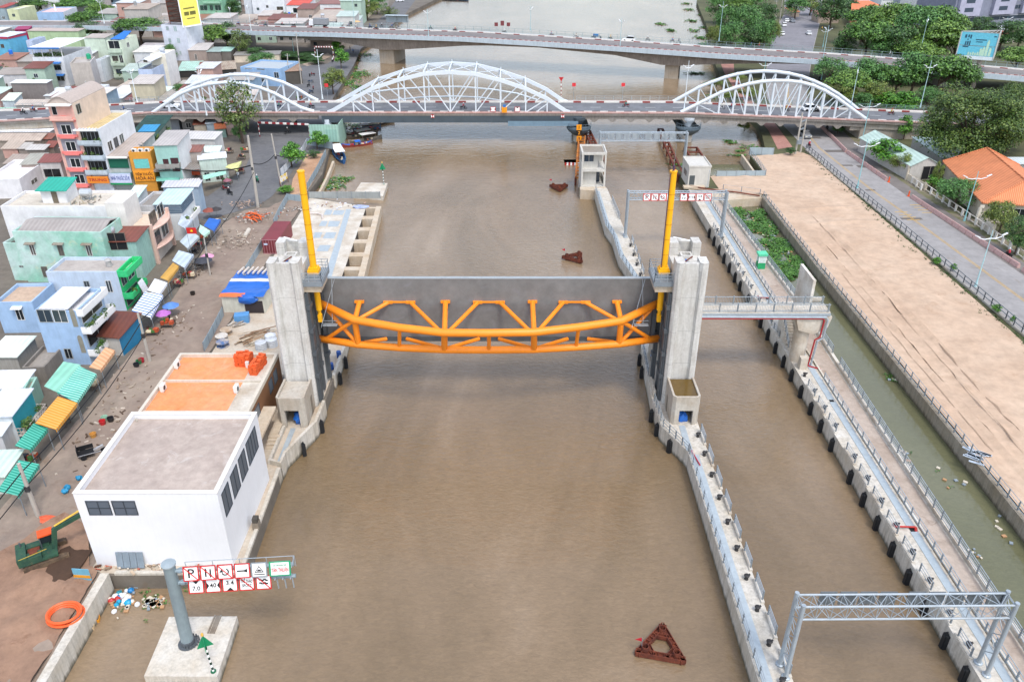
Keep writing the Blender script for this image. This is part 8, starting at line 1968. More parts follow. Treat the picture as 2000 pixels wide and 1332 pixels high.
def barrier(a,b,lab,grp):
 global bb
 a,b=Vector((*a,GZ+.05)),Vector((*b,GZ+.05));n=max(1,int((b-a).length/2.1))
 for k in range(n):
  p=a.lerp(b,(k+.5)/n);rz=math.atan2(b.y-a.y,b.x-a.x)
  if bb is None:
   m=MB();m.add([(x,y,z)for x in(-1.0,1.0)for y,z in((-.3,0),(.3,0),(.3,.18),(.12,.8),(-.12,.8),(-.3,.18))],[(5,4,3,2,1,0),(6,7,8,9,10,11)]+[(i,(i+1)%6,6+(i+1)%6,6+i)for i in range(6)]);bb=m.build('barrier_block',BRED);o=bb
  else:o=D.objects.new('barrier_block',bb.data);C.objects.link(o)
  o.location=p;o.rotation_euler=(0,0,rz);tag(o,lab,'road barrier',grp)
barrier((80.9,213),(78.6,185),'red and white concrete barrier block under the right end of the arch bridge','barrier blocks, far stretch')
barrier((78.6,184.5),(79.5,164),'red and white concrete barrier block between the bridge and the orange bollard','barrier blocks, middle stretch')
barrier((80.0,153),(82.6,119),'red and white concrete barrier block beside the villa lane, past the gap','barrier blocks, near stretch')
barrier((82.6,118),(83.0,104),'red and white concrete barrier block at the right edge of the picture','barrier blocks, right edge')
for(x,y),lab in(((79.6,163.2),'orange warning bollard at the end of the middle barrier stretch'),((79.9,154.2),'small striped bollard at the start of the near barrier stretch')):
 m=MB();m.lathe([(.3,0),(.28,.1),(.16,.15),(.14,1.0),(.06,1.15)],(0,0,0),8);solo('bollard',m,flat('e2561e'),lab,'bollard',loc=None).location=(x,y,GZ+.05)
railing('white post-and-rail garden fence in front of the sheds and villa',[at(1700,296,GZ),at(1772,352,GZ),at(1798,372,GZ)],1.3,2.2,2,.06,mat=flat('d4cec4'),pmat=flat('e4e0d8'),pw=.28,name='garden_fence',cat='fence')
railing('white post-and-rail garden fence below the clipped tree',[at(1806,372,GZ),at(1905,440,GZ),at(2000,508,GZ)],1.3,2.4,2,.06,mat=flat('d4cec4'),pmat=flat('e4e0d8'),pw=.28,name='garden_fence',cat='fence')
m=MB();a,b=at(1770,352,GZ),at(1806,372,GZ);m.bar(a+Vector((0,0,.7)),b+Vector((0,0,.7)),.15,1.4);m.box(a.x-.25,a.y-.25,GZ,a.x+.25,a.y+.25,GZ+3.2);m.box(b.x-.25,b.y-.25,GZ,b.x+.25,b.y+.25,GZ+1.7);solo('gate',m,flat('cfc4b0'),'low cream gate with a tall post in front of the open shed','gate')
m=MB();a=at(1906,436,GZ);m.box(a.x-.25,a.y-.25,GZ,a.x+.25,a.y+.25,GZ+3.);b=at(1936,460,GZ);m.bar(a+Vector((.3,0,.9)),b+Vector((0,0,.9)),.12,1.8);m.box(b.x-.25,b.y-.25,GZ,b.x+.25,b.y+.25,GZ+2.2);m.box(a.x-.3,a.y-.3,GZ+3.02,a.x+.5,a.y-.22,GZ+3.6)
solo('gate',m,flat('dcd4c4'),'cream entrance gate of the villa with two posts','gate')
def bx(label,name,cat,c,d,mat,rz=0.,group=None):
 m=MB();m.box(-d[0]/2,-d[1]/2,0,d[0]/2,d[1]/2,d[2]);o=solo(name,m,mat,label,cat,group);o.location=c;o.rotation_euler=(0,0,rz);return o
CR=sheet('86333a','6e2a30','y',.5,.15);p=at(533,497,GZ);t=thing('shipping_container','red shipping container beside the site fence behind the left tower','container',p)
x0,x1,y0,y1=p.x-1.55,p.x+1.35,p.y,p.y+8.5
m=MB();m.box(x0,y0,GZ+.05,x1,y1,GZ+2.7);m.build('box',CR,t)
m=MB()
for k in range(6):m.box(x0+.2+.46*k,y0-.05,GZ+.15,x0+.26+.46*k,y0,GZ+2.6)
for z in(.1,2.55):m.box(x0,y0-.06,GZ+z,x1,y0-.001,GZ+z+.12)
m.box(x0+.3,y0-.06,GZ+1.7,x0+.9,y0-.002,GZ+2.,1);m.build('door_bars',[flat('a8787c'),flat('b9c4d8')],t)
p=at(485,610,GZ);t=thing('site_shed','pale site shed covered by a bright blue tarpaulin with orange edges','shed',p)
a=[at(438,612,GZ),at(523,612,GZ)];x0,x1,y0=a[0].x,a[1].x-.3,a[0].y;y1=y0+8.6
m=MB();m.box(x0,y0,GZ,x1,y1,GZ+2.7);m.build('wall',wl('d8d6c4',.4),t)
m=MB();m.box(x0+3.2,y0-.04,GZ+.0,x1-.2,y0-.001,GZ+2.0);m.build('door',flat('332c2e'),t)
m=MB();n=9
for i in range(n):
 for j in range(9):
  X=lambda k:x0-.2+(x1-x0+.4)*k/n;Yq=lambda k:y0-.35+(y1-y0+.4)*k/9;Zq=lambda i_,j_:GZ+2.85+.25*math.sin(j_*1.4)*.5+.12*MN.noise(Vector((i_*.8,j_*.8,2)))
  m.quad((X(i),Yq(j),Zq(i,j)),(X(i+1),Yq(j),Zq(i+1,j)),(X(i+1),Yq(j+1),Zq(i+1,j+1)),(X(i),Yq(j+1),Zq(i,j+1)),1 if(j==0 and i<5)else(2 if j in(5,)else 0))
m.build('tarpaulin',[TARP,flat('e8703a'),flat('d4d2d0')],t);m=MB();m.blob((x1-2.2,y0-.1,GZ+2.3),1.5,.5,.75,n=10,k=6,jit=.12,rnd=R);m.build('tarpaulin_fold',TARP,t)
for k in range(8):m=MB();m.bar((x0+.4+.75*k,y1-1.6,GZ+3.15),(x0+.7+.75*k,y1+.6,GZ+3.2),.25,.2);m.build('roof_weight',flat('cfc4b8'),t)
bx('bundle under a small blue tarpaulin in front of the site shed','covered_bundle','bundle',at(474,628,GZ),(2.,1.4,1.2),paint('5a94c8',.5,.25),.2)
for px,py,lab,c in((443,652,'large brown cable reel lying in the yard','a88f74'),(434,664,'pale cable reel lying on the blue one','c9c4bc'),(436,676,'blue-sided cable reel at the site fence','4a6a98')):
 q=at(px,py,GZ);m=MB();m.lathe([(.85,0),(.85,.1),(.4,.11),(.4,.6),(.85,.61),(.85,.72),(.12,.73)],(0,0,0),18);o=solo('cable_reel',m,two(c,'b8aa98',.9,.4,.6),lab,'cable reel','cable reels in the yard');o.location=q
for px,py,lab,s,n,cs in((497,660,'heap of brown timber planks in the construction yard',2.6,46,['7a5a40','9a7a5a','c4b49c']),(512,664,'pale long boards laid beside the brown planks',2.8,16,['c9bda8','b4a894']),(470,632,'pale planks by the covered bundle',1.6,7,['cfc8bc','a89c8c']),(545,742,'scaffold poles and boards stacked behind the left tower foot',1.7,22,['cfc8ba','a49a8c','8d8f92'])):
 q=at(px,py,GZ+.05);m=MB()
 for k in range(n):a_=.75+R.gauss(0,.22);d=Vector((math.cos(a_),math.sin(a_),0))*s*R.uniform(.4,.75);c=q+Vector((R.gauss(0,.5),R.gauss(0,.5),R.uniform(.05,.5)));m.bar(c-d,c+d+Vector((0,0,R.uniform(-.05,.12))),R.uniform(.08,.22),.06,k%len(cs))
 solo('timber_pile',m,[two(c,'8d7a66',1.2,.45,.75)for c in cs],lab,'timber')
for px,py,lab in((511,682,'bundle of white hoops in the yard, left one'),(532,676,'bundle of white hoops in the yard, right one'),(530,668,'bundle of white hoops in the yard, behind')):
 q=at(px,py,GZ);m=MB();
 for k in range(5):m.path([(.72*math.cos(2*PI*j/14),.72*math.sin(2*PI*j/14),.1+.24*k)for j in range(14)],.06,5,closed=True)
 for j in range(7):m.tube((.72*math.cos(j*.9),.72*math.sin(j*.9),0),(.72*math.cos(j*.9),.72*math.sin(j*.9),1.15),.035,n=5)
 m.lathe([(.68,.1),(.68,1.0)],n=12);solo('wire_bundle',m,paint('d4d8dc',.5,.3,.2),lab,'wire bundle','hoop bundles in the yard').location=q
sheetfence('pale site fence along the dirt road, behind the red container',[at(562,393,GZ),at(548,418,GZ),at(536,443,GZ)],1.5,2.4)
sheetfence('pale site fence along the dirt road from the container to the blue shed',[at(513,485,GZ),at(497,512,GZ),at(482,537,GZ)],1.5,2.4)
sheetfence('pale site fence along the dirt road from the blue shed to the orange roof',[at(437,618,GZ),at(418,655,GZ),at(400,688,GZ)],1.5,2.2)
sheetfence('grey sheet fence closing the far end of the working deck',[at(604,388,GZ),at(743,388,GZ)],1.4,2.6,mat=paint('a3a8a6',.5,.2,.5))
sheetfence('pale site fence beside the yellow ram, short stretch by the sand path',[at(562,393,GZ),at(592,396,GZ)],1.5,2.)
sheetfence('pale site fence on the riverside of the fenced sandy strip',[at(601,372,GZ),at(622,335,GZ),at(637,305,GZ)],1.5,2.4)
sheetfence('white site fence curving from the bright tree to the sandy strip',[at(549,345,GZ),at(568,325,GZ),at(592,300,GZ),at(600,285,GZ)],1.6,2.4,mat=paint('d8dce0',.5,.1,.2))
sheetfence('pale panel fence in front of the mint shed',[at(600,284,GZ),at(650,292,GZ)],1.7,2.4)
sheetpoly('sand',[g2(x,y)for x,y in[(600,302),(634,300),(620,338),(600,374),(590,392),(565,392),(572,350)]],GZ+.062,two('b08a6c','bb977a',.3,.4,.6,.95))
m=MB();wallstrip(m,[at(610,376,GZ).xy,at(628,342,GZ).xy,at(641,311,GZ).xy],.5,-2,2.0,side=-1.1);solo('river_beam',m,CONC_W,'narrow concrete beam in the water along the fenced sandy strip','wall')
t=thing('notice_board','yellow and white notice board on posts at the end of the dirt road','sign',at(552,366,GZ));p=at(548,366,GZ);q=at(563,356,GZ);m=MB();m.bar(p+Vector((0,0,1.5)),q+Vector((0,0,1.5)),.08,1.3);m.build('board',two('e0c25a','e6e4de',1.2,.45,.55,.6),t);m=MB();m.tube(p,p+Vector((0,0,2.3)),.06);m.tube(q,q+Vector((0,0,2.3)),.06);m.build('post',RUST,t)
def rubble(label,px,py,s,n,cs,hz=.5):
 q=at(px,py,GZ+.1);m=MB()
 for k in range(n):
  c=q+Vector((R.gauss(0,1)*s[0],R.gauss(0,1)*s[1],R.uniform(0,hz)));a_=R.uniform(0,6.28);d=Vector((math.cos(a_),math.sin(a_),R.uniform(-.2,.3)))*R.uniform(.08,.32);m.bar(c-d,c+d,R.uniform(.06,.24),R.uniform(.05,.18),R.randrange(len(cs)))
 o=m.build('rubble',[flat(c,.9)for c in cs]);tag(o,kind='stuff')
rubble('',497,425,(2.0,1.6),170,['c9c0b4','d8d0c8','b8694a','7a6a5c','d86a3a','a8b0b4','8d8478']);rubble('',480,400,(1.6,1.2),60,['a89488','c4a894','7d6f64'])
rubble('',455,475,(2.2,2.6),130,['8d8074','a49484','c4b8a8']);rubble('',575,410,(1.6,1.0),40,['8f8a84','d8d4cc','6d5a4c']);rubble('',366,530,(1.4,2.2),90,['6b5a4a','8d7a68','b8ac9c','3a3632'])
rubble('',250,760,(2.5,3.5),60,['5c4a3c','8d7a68','a89a88'],.12);rubble('',215,840,(2.,3.5),60,['5c4a3c','8d7a68','c4b8a8'],.12);rubble('',345,640,(1.6,3.2),60,['6c5a4a','8d7a68','c4b8a8'],.12)
rubble('',60,1180,(2.2,3.),70,['6b4a38','8d6a50','a88a70'],.15);rubble('',290,1112,(2.8,.35),36,['b8a48c','8d7a68','b06048','d4c8b8'],.2);rubble('',650,400,(2.6,1.2),30,['b49484','d8d8e0','8d7a70'],.15)
q=at(504,432,GZ+.3);m=MB()
for k in range(7):a_=2.5+R.uniform(-.5,.5);c=q+Vector((R.uniform(-1,1),R.uniform(-1,1.5),R.uniform(.2,.8)));m.path([c,c+Vector((math.cos(a_)*1.4,math.sin(a_)*1.4,.2)),c+Vector((math.cos(a_)*2.6,math.sin(a_)*2.6,-.3))],.14,6)
solo('hose_heap',m,flat('e06428'),'tangle of orange hoses on the rubble below the thick pole','hose')
m=MB();a,b=at(486,449,GZ+.3),at(478,463,GZ+.3);m.tube(a,b,.38,n=14);solo('concrete_pipe',m,CONC_L,'short concrete pipe lying on the dirt road','pipe')
q=at(600,415,GZ+.2);m=MB();m.path([at(603,417,GZ+.25),at(620,417,GZ+.25),at(629,420,GZ+.25),at(630,427,GZ+.25)],.2,8);solo('bent_pipe',m,flat('cfc4bc'),'pale bent pipe lying on the working deck','pipe')
q=at(703,405,GZ+.1);m=MB();m.blob((0,0,.1),1.6,.9,.22,n=10,k=6,jit=.3,rnd=R);solo('plastic_sheet',m,paint('a9b4d8',.4,.3),'crumpled bluish plastic sheet on the working deck','plastic sheet').location=q
c=at(92,1090,GZ+.2);rz=.55;t=thing('excavator','muddy green excavator with an orange-roofed cab working beside the white building','excavator',c,None,rz)
t.scale=(.88,.88,.88)
XG=two('24483a','30563e',1.6,.4,.6,.7,c3='6b5a44')
for y in(-1.25,1.25):m=MB();m.prism([(-1.9,y-.3),(1.9,y-.3),(1.9,y+.3),(-1.9,y+.3)],.05,.75);m.bar((-2.1,y,.4),(-1.9,y,.4),.6,.5);m.bar((1.9,y,.4),(2.1,y,.4),.6,.5);m.build('track',two('4a3c30','6b5844',2.,.4,.6),t,local=True)
m=MB();m.box(-.7,-1.,.35,.7,1.,.9);m.build('undercarriage',DARKST,t,local=True)
m=MB();m.box(-2.4,-1.35,.9,1.2,1.35,1.15);m.box(-2.4,-1.35,1.15,-1.5,1.35,1.9);m.box(-1.5,-1.35,1.15,-.2,-.4,1.7);m.box(-1.5,.5,1.15,.6,1.35,1.6);m.build('upper_body',XG,t,local=True)
m=MB();m.box(-1.4,-.4,1.16,-.3,.5,1.5);m.box(-1.2,-.9,1.7,-.5,-.5,1.85);m.build('engine',RUST,t,local=True)
m=MB();m.tube((-1.9,.8,1.9),(-1.9,.8,2.4),.09);m.build('exhaust',DARKST,t,local=True);m=MB();m.box(-2.45,-1.2,1.2,-2.4,1.2,1.7);m.build('counterweight_panel',flat('3a3f38'),t,local=True);m=MB();m.box(-.05,.4,1.7,1.08,1.28,2.55);m.build('cab_window',GLASSM,t,local=True)
m=MB();[m.bar((-2.2,y,1.9),(.4,y,2.2),.05,.05)for y in(-1.3,)];m.bar((-2.2,-1.3,1.15),(-2.2,-1.3,1.95),.05,.05);m.build('handrail',flat('b8a040'),t,local=True)
m=MB()
for x in(-.1,1.1):
 for y in(.35,1.3):m.box(x-.05,y-.05,1.15,x+.05,y+.05,2.6)
m.build('cab',DARKST,t,local=True);m=MB();m.box(-.2,.25,2.6,1.2,1.4,2.75);m.build('cab_roof',flat('e2561c',.5),t,local=True)
m=MB();m.bar((1.0,-.1,1.2),(1.5,-.1,3.4),.4,.5);m.bar((1.4,-.1,3.3),(5.2,-.1,4.4),.36,.42);m.build('boom',XG,t,local=True);m=MB();m.tube((1.6,-.1,3.75),(4.3,-.1,4.7),.1);m.build('hydraulic_cylinder',flat('d8b040'),t,local=True)
m=MB();m.bar((5.1,-.1,4.6),(5.5,-.1,1.6),.3,.34);m.build('stick',XG,t,local=True);m=MB();m.add([(x,y,z)for y in(-.55,.35)for x,z in((5.2,1.6),(5.8,1.5),(5.9,.7),(5.4,.3),(5.,.8))],[(4,3,2,1,0),(5,6,7,8,9),(0,1,6,5),(1,2,7,6),(2,3,8,7),(4,0,5,9)]);m.build('bucket',RUST,t,local=True)
m=MB();m.blob((0,0,0),1.5,2.6,.1,n=12,k=5,jit=.25,rnd=R);o=m.build('trench',flat('4a3628',.95));o.location=at(135,1095,GZ+.5);tag(o,kind='structure')
q=at(125,1203,GZ+.5);m=MB()
for k in range(4):rr=1.15+.1*k;m.path([(rr*math.cos(2*PI*j/22)+.06*k,rr*.85*math.sin(2*PI*j/22),.12+.16*(k%3))for j in range(22)],.12,7,closed=True)
solo('hose_coil',m,flat('e8622e',.5),'coil of thick orange hose on the bare dirt by the flood wall','hose').location=q
m=MB();m.blob((0,0,.1),.9,.6,.3,n=9,k=5,jit=.3,rnd=R);solo('orange_sheet',m,flat('e0603a'),'crumpled orange sheet on the dirt near the crooked pole','plastic sheet').location=at(95,1015,GZ+.2)
for i,(px,py)in enumerate([(132,955),(128,963),(155,937)]):m=MB();m.blob((0,0,.25),.35,.3,.3,n=8,k=5,jit=.2,rnd=R);solo('blue_bag',m,flat('1f86b0'),'small blue bag dropped on the dirt, %s'%('upper of a pair','lower of a pair','alone by the white building corner')[i],'bag').location=at(px,py,GZ+.1)
m=MB();a,b=at(150,1138,GZ),at(182,1140,GZ);m.bar(a+Vector((0,0,.9)),b+Vector((0,0,.9)),.06,1.7);m.bar(a+Vector((0,-.05,.9)),b+Vector((0,-.05,.9)),.06,.3,1);solo('site_board',m,[paint('6fb0c8',.5,.15),flat('d8942a')],'pale blue site panel with an orange stripe beside the quay corner','panel')
m=MB()
for k in range(4):m.bar((-35.4+.62*k,52.75,2.72),(-35.4+.62*k,53.1,4.3),.58,.05,0,up=(0,-1,.2))
solo('sheet_stack',m,paint('93a3b0',.4,.25,.4,.3),'grey metal sheets leaning on the white building front','metal sheets')
m=MB();m.box(-24.9,57.8,2.6,-24.3,58.5,3.4);m.box(-24.85,57.82,3.4,-24.35,58.45,3.9,1);solo('pump_box',m,[CONC_D,flat('4a4640')],'small pump box with a hose on the quay ledge beside the white building','pump')
CANS=['1f7ab8','e6e8ea','b23030','1f9ac0','e6e8ea','2f8a9a','1f7ab8','d8d2c4']
m=MB();m.blob((0,0,0),.34,.28,.26,n=8,k=6);cd=None;corner=at(225,1168,WZ)
for i in range(30):
 if cd is None:o=m.build('plastic_can',flat('1f7ab8',.4));cd=o
 else:o=D.objects.new('plastic_can',cd.data);C.objects.link(o)
 o.location=(corner.x+R.gauss(0,1.05),corner.y+R.gauss(0,.6),WZ+.1);o.rotation_euler=(R.uniform(0,1),R.uniform(0,1),R.uniform(0,3));s=R.uniform(.7,1.2);o.scale=(s,s,s)
 o.material_slots[0].link='OBJECT';cc=CANS[i%8];o.material_slots[0].material=flat(cc,.4);tag(o,'%s plastic can in the raft of floating cans below the quay corner'%{'1f7ab8':'blue','e6e8ea':'white','b23030':'red','1f9ac0':'light blue','2f8a9a':'teal','d8d2c4':'cream'}[cc],'plastic can','floating %s cans'%cc)
for px,py,lab in((187,1212,'open yellow crate floating by the flood wall, upper'),(177,1227,'open pale crate floating by the flood wall, lower')):
 m=MB();m.box(-.35,-.28,-.05,.35,.28,.0);[m.box(*q)for q in((-.35,-.28,0,.35,-.24,.4),(-.35,.24,0,.35,.28,.4),(-.35,-.24,0,-.31,.24,.4),(.31,-.24,0,.35,.24,.4))];o=solo('crate',m,flat('d8922a' if 'yellow' in lab else 'c9b08a'),lab,'crate');o.location=at(px,py,WZ);o.rotation_euler=(.1,.05,.3)
floaters('floating_litter',[(corner.x+1.5,corner.y-.6,1.6,.9),(*G(298,1178),.5,.4)],34,1,FL,.2,60)
m=MB()
for k in range(14):c=at(1905+R.gauss(0,9),890+R.gauss(0,7),GZ+.3);a_=-.75+R.gauss(0,.12);d=Vector((math.cos(a_),math.sin(a_),0))*.75;m.bar(c-d,c+d,.3,.05)
solo('metal_strips',m,flat('c4ced8',.35,.3),'bundle of shiny metal strips on the sand edge at the right','metal strips')
def umbrella(label,px,py,r_,col,h=2.1):q=at(px,py,GZ+h);t=thing('umbrella',label,'umbrella',(q.x,q.y,GZ));m=MB();m.lathe([(r_,-.45),(r_*.6,-.15),(.05,.1)],q,8);m.build('canopy',flat(col,.7),t);m=MB();m.tube((q.x,q.y,GZ),q,.03,n=6);m.build('pole',STEEL,t)
umbrella('purple-pink market umbrella on the dirt road',317,607,1.1,'b26ab8');umbrella('blue market umbrella beside the purple one',332,592,1.2,'5a86c8');umbrella('large dark grey market umbrella by the red-footed pole',396,504,1.5,'3c3e46');umbrella('pale pink umbrella behind the dark grey one',404,496,1.1,'d89ab8');umbrella('maroon umbrella in front of the corner shop',443,349,.9,'8d5a66');umbrella('rust-red parasol on the dirt road above the blue tarpaulin',407,407,1.2,'8d4a3c');umbrella('black and white parasol by the rust-red one',421,405,1.1,'3a3638');umbrella('orange parasol in the market behind the left arch, left',408,148,1.9,'e0582e');umbrella('orange parasol in the market behind the left arch, right',421,143,1.8,'e0582e')
GOODS=[flat(c)for c in('3a2e28','b8502e','4a7a3a','d8c8a8','2a2c34','a83040')]
def stall(label,px,py,n=10,s=(.9,.6)):
 q=at(px,py,GZ);t=thing('market_stall',label,'market stall',q);m=MB();m.box(q.x-s[0],q.y-s[1],GZ+.65,q.x+s[0],q.y+s[1],GZ+.75)
 for a_ in(-1,1):
  for b_ in(-1,1):m.box(q.x+a_*s[0]*.9-.05,q.y+b_*s[1]*.9-.05,GZ,q.x+a_*s[0]*.9+.05,q.y+b_*s[1]*.9+.05,GZ+.65)
 m.build('table',flat('6d5a4a'),t);m=MB()
 for k in range(n):x,y=q.x+R.uniform(-.8,.8)*s[0],q.y+R.uniform(-.8,.8)*s[1];d=R.uniform(.12,.3);m.box(x-d,y-d,GZ+.751,x+d,y+d,GZ+.8+R.uniform(.1,.5),R.randrange(6))
 m.build('goods',GOODS,t)
for i,(px,py)in enumerate([(400,470),(385,485),(392,520),(372,545),(348,560),(330,640),(418,440),(445,360),(470,340),(480,298),(448,300),(472,312),(300,655),(120,830),(180,760),(60,905),(575,245),(585,196)]):stall('market stall loaded with goods, %s'%['below the grey sheet awning','beside the parked bike','by the dark umbrella','with greens under the ochre awning','under the plain white awning','by the purple umbrella','under the blue tarpaulin','at the corner shop','under the yellow tarpaulin','by the junction shop signs','on the terrace at the bend','beside the corner shop sign','under the striped blue awning','under the orange awning','under the mint striped awning','under the dark teal awning','in the shade of the left arch','by the riverside street poles'][i],px,py)
q=at(374,470,GZ+6);t=thing('flag','red flag with a yellow star hanging over the awnings','flag',(q.x,q.y,GZ));p=aty(374,451,q.y);m=MB();m.box(p.x-.75,p.y,p.z-.5,p.x+.75,p.y+.03,p.z+.5);m.add([(p.x+.3*(1 if k%2==0 else.4)*math.sin(PI*k/5),p.y-.01,p.z+.3*(1 if k%2==0 else.4)*math.cos(PI*k/5))for k in range(10)],[tuple(range(9,-1,-1))],1);m.build('flag_cloth',[flat('c8201c'),flat('f0d020')],t);m=MB();m.tube((p.x-.78,p.y,GZ),(p.x-.78,p.y,p.z+.7),.03,n=5);m.build('flag_pole',STEEL,t)
for px,py,c,lab in((267,716,'23242a','black basin among the vendor baskets by the crooked pole'),(272,710,'2a7a4a','green basin among the vendor baskets by the crooked pole'),(277,707,'b02838','red basin among the vendor baskets by the crooked pole'),(201,828,'c02a30','red basin on the dirt road above the white building'),(205,820,'9ac0a8','mint basin on the dirt road above the white building'),(217,822,'26262a','black bin on the dirt road above the white building'),(377,576,'2c2622','black bin on the dirt road by the dark rubble'),(183,853,'c8924a','tan basket on the dirt road')):
 m=MB();m.lathe([(.3,0),(.38,.5),(.34,.5),(.28,.1)],n=12);solo('basin',m,flat(c,.5),lab,'basin').location=at(px,py,GZ+.12)
q=at(172,890,GZ+.1);t=thing('cargo_trike','black cargo trike with silver frame half hidden by the white building','trike',q,None,.5);m=MB();m.box(-.9,-.6,.4,.7,.6,.5);m.bar((-.9,-.6,.9),(-.9,.6,.9),.06,.9);m.bar((-.9,.6,.8),(.7,.6,.8),.06,.5);m.build('cargo_bed',DARK,t,local=True);m=MB();m.bar((-.9,-.65,.6),(1.4,-.65,.6),.06,.06);m.bar((.7,0,.5),(1.7,0,.8),.3,.25);m.build('frame',flat('c4c4c4',.3,.5),t,local=True)
for x,y in((-.4,-.7),(-.4,.7),(1.6,0)):m=MB();m.tube((x,y-.06,.3),(x,y+.06,.3),.3,n=12);m.build('wheel',DARK,t,local=True)
t=thing('site_shed','mint sheet shed under the joint of the arch bridge','shed',at(632,284,GZ));a,b=at(606,278,GZ),at(660,283,GZ);m=MB();m.box(a.x,a.y+.2,GZ,b.x,a.y+.35,GZ+4.2);m.box(b.x-.12,a.y+.36,1.2,b.x,a.y+9,GZ+4.2);m.build('wall',rf('a4c8b8',.1),t);m=MB();m.box(a.x+4.,a.y+.12,GZ,b.x-.5,a.y+.19,GZ+3.);m.build('door',rf('93bcae',.1),t)
def boat(label,p0,p1,w_,hull,deck,canopy=None,cm=None,grp=None):
 a,b=at(*p0,WZ),at(*p1,WZ);d=b-a;L_=d.length;rz=math.atan2(d.y,d.x);t=thing('boat',label,'boat',(a+b)/2,grp,rz);m=MB();K=10;rows=[]
 for k in range(K+1):
  u=k/K;x=-L_/2+L_*u;s=math.sin(PI*min(1,max(0,.06+.94*u)))**.5 if u<.9 else max(.08,math.sin(PI*u)**.5);hw=w_/2*max(.12,s);sh=.55+.5*(2*u-1)**4
  rows.append([(x,-hw,sh),(x,-hw*.7,-.15),(x,hw*.7,-.15),(x,hw,sh),(x,hw*.85,sh-.02),(x,hw*.6,.12),(x,-hw*.6,.12),(x,-hw*.85,sh-.02)])
 vs=[v for r_ in rows for v in r_]
 for k in range(K):
  for j in range(8):i0=8*k+j;i1=8*k+(j+1)%8;m.add([vs[i0],vs[i1],vs[i1+8],vs[i0+8]],[(3,2,1,0)],0 if j in(0,1,2,3,7)else 1)
 m.add(rows[0],[tuple(range(8))]);m.add(rows[-1],[tuple(range(7,-1,-1))]);m.build('hull',[flat(hull,.5),flat(deck,.7)],t,local=True)
 if canopy:
  u0,u1,hh=canopy;m=MB();m.box(-L_/2+L_*u0,-w_*.45,hh,-L_/2+L_*u1,w_*.45,hh+.08);m.build('canopy',flat(cm,.6),t,local=True)
  for u in(u0+.02,u1-.02):
   for y in(-.42,.42):m=MB();m.tube((-L_/2+L_*u,w_*y,.3),(-L_/2+L_*u,w_*y,hh),.04,n=5);m.build('canopy_post',flat('7a6a58'),t,local=True)
 m=MB()
 for k in range(9):x=R.uniform(-.36,.36)*L_;y=R.uniform(-.25,.25)*w_;s=R.uniform(.12,.35);m.box(x-s,y-s,.13,x+s,y+s,.2+R.uniform(.1,.6),R.randrange(6))
 m.build('cargo',GOODS,t,local=True)
boat('blue boat with a white canopy tied at the narrow beam',(654,292),(672,321),2.6,'1f5f96','1f4a78',(.12,.68,1.7),'e8e6e2')
boat('long low blue and red sampan nearest the camera in the cluster',(668,289),(728,282),1.9,'8d3a30','2a62b0',(.42,.6,1.2),'1f6ad0');boat('sampan with a long white awning in the boat cluster',(682,282),(746,271),2.2,'6a6660','8d8578',(.35,.78,1.9),'dcdad6')
boat('dark sampan with a grey awning in the boat cluster',(676,273),(738,262),2.3,'54483e','7a7064',(.3,.75,1.7),'b9b6b0');boat('dark sampan loaded with round baskets',(672,267),(730,257),2.4,'5a4a3c','84786a');boat('dark sampan with a blue stern beside the weeds',(690,258),(744,250),2.2,'3f6a94','7d7468',(.2,.55,1.5),'8d8a86');boat('dark wooden boat under the bridge girder, farthest of the cluster',(708,250),(770,238),2.4,'4f443a','857a6c',(.1,.4,1.5),'a9a6a0')
boat('dark blue barge at the top edge of the river',(865,1),(915,3),5.,'1f3a54','3a4a54',(.1,.3,2.),'8d9aa4')
def hbar(label,p0,p1,z0,h):
 a,b=at(*p0,z0),at(*p1,z0);t=thing('height_bar',label,'height bar',a);m=MB();n=14
 for k in range(n):m.bar(a.lerp(b,k/n)+Vector((0,0,h)),a.lerp(b,(k+1)/n)+Vector((0,0,h)),.3,.4,k%2)
 m.build('striped_bar',[flat('8d2a30'),flat('e6e2dc')],t)
 for q in(a,b):
  m=MB()
  for k in range(6):m.tube(q+Vector((0,0,h*k/6)),q+Vector((0,0,h*(k+1)/6)),.12,n=6,m=k%2)
  m.build('post',[flat('8d2a30'),flat('e6e2dc')],t)
hbar('striped height bar over the street under the left end of the arch bridge',(508,268),(606,272),GZ,3.6);hbar('striped height bar over the street at the girder bridge',(617,118),(652,118),GZ,4.6)
for i,px in enumerate((969,981,993)):p=onb2(px,62);smallsign('dark red board on the far railing of the girder bridge, %s of three'%('left','middle','right')[i],p+Vector((0,3,0)),p+Vector((0,3,2.4 if i==1 else 2.)),1.3,1.7 if i==1 else 1.3,flat('7a3a3e'))
p=onb2(770,50);t=thing('shelter','pale glazed shelter beyond the railing of the girder bridge','shelter',p);m=MB();q=p+Vector((0,8,-.5));m.bar(q+Vector((-4.5,1,3)),q+Vector((4.5,-.2,3)),2.4,.15);m.bar(q+Vector((-4.5,2,1.6)),q+Vector((4.5,.8,1.6)),.1,2.6);m.build('shelter_frame',paint('aebcc4',.4,.2),t);m=MB();[m.tube(q+Vector((x,.5,-4)),q+Vector((x,.5,3)),.12)for x in(-4,0,4)];m.build('post',STEEL,t)
p=onb2(700,52);umbrella('tan parasol beyond the girder bridge railing',697,41,1.6,'c9a878',8.)
for i,(x,y_,lab)in enumerate([(-21.6,87.5,'blue drum standing on the left pier beside the tower'),(-21.2,90.5,'second blue drum on the left pier under the orange tube')]):m=MB();m.lathe([(.3,0),(.32,.4),(.3,.9)],n=12);solo('drum',m,flat('1f4f9a',.4),lab,'drum').location=(x-1.6,y_,GZ+.05)
FOOT=[]
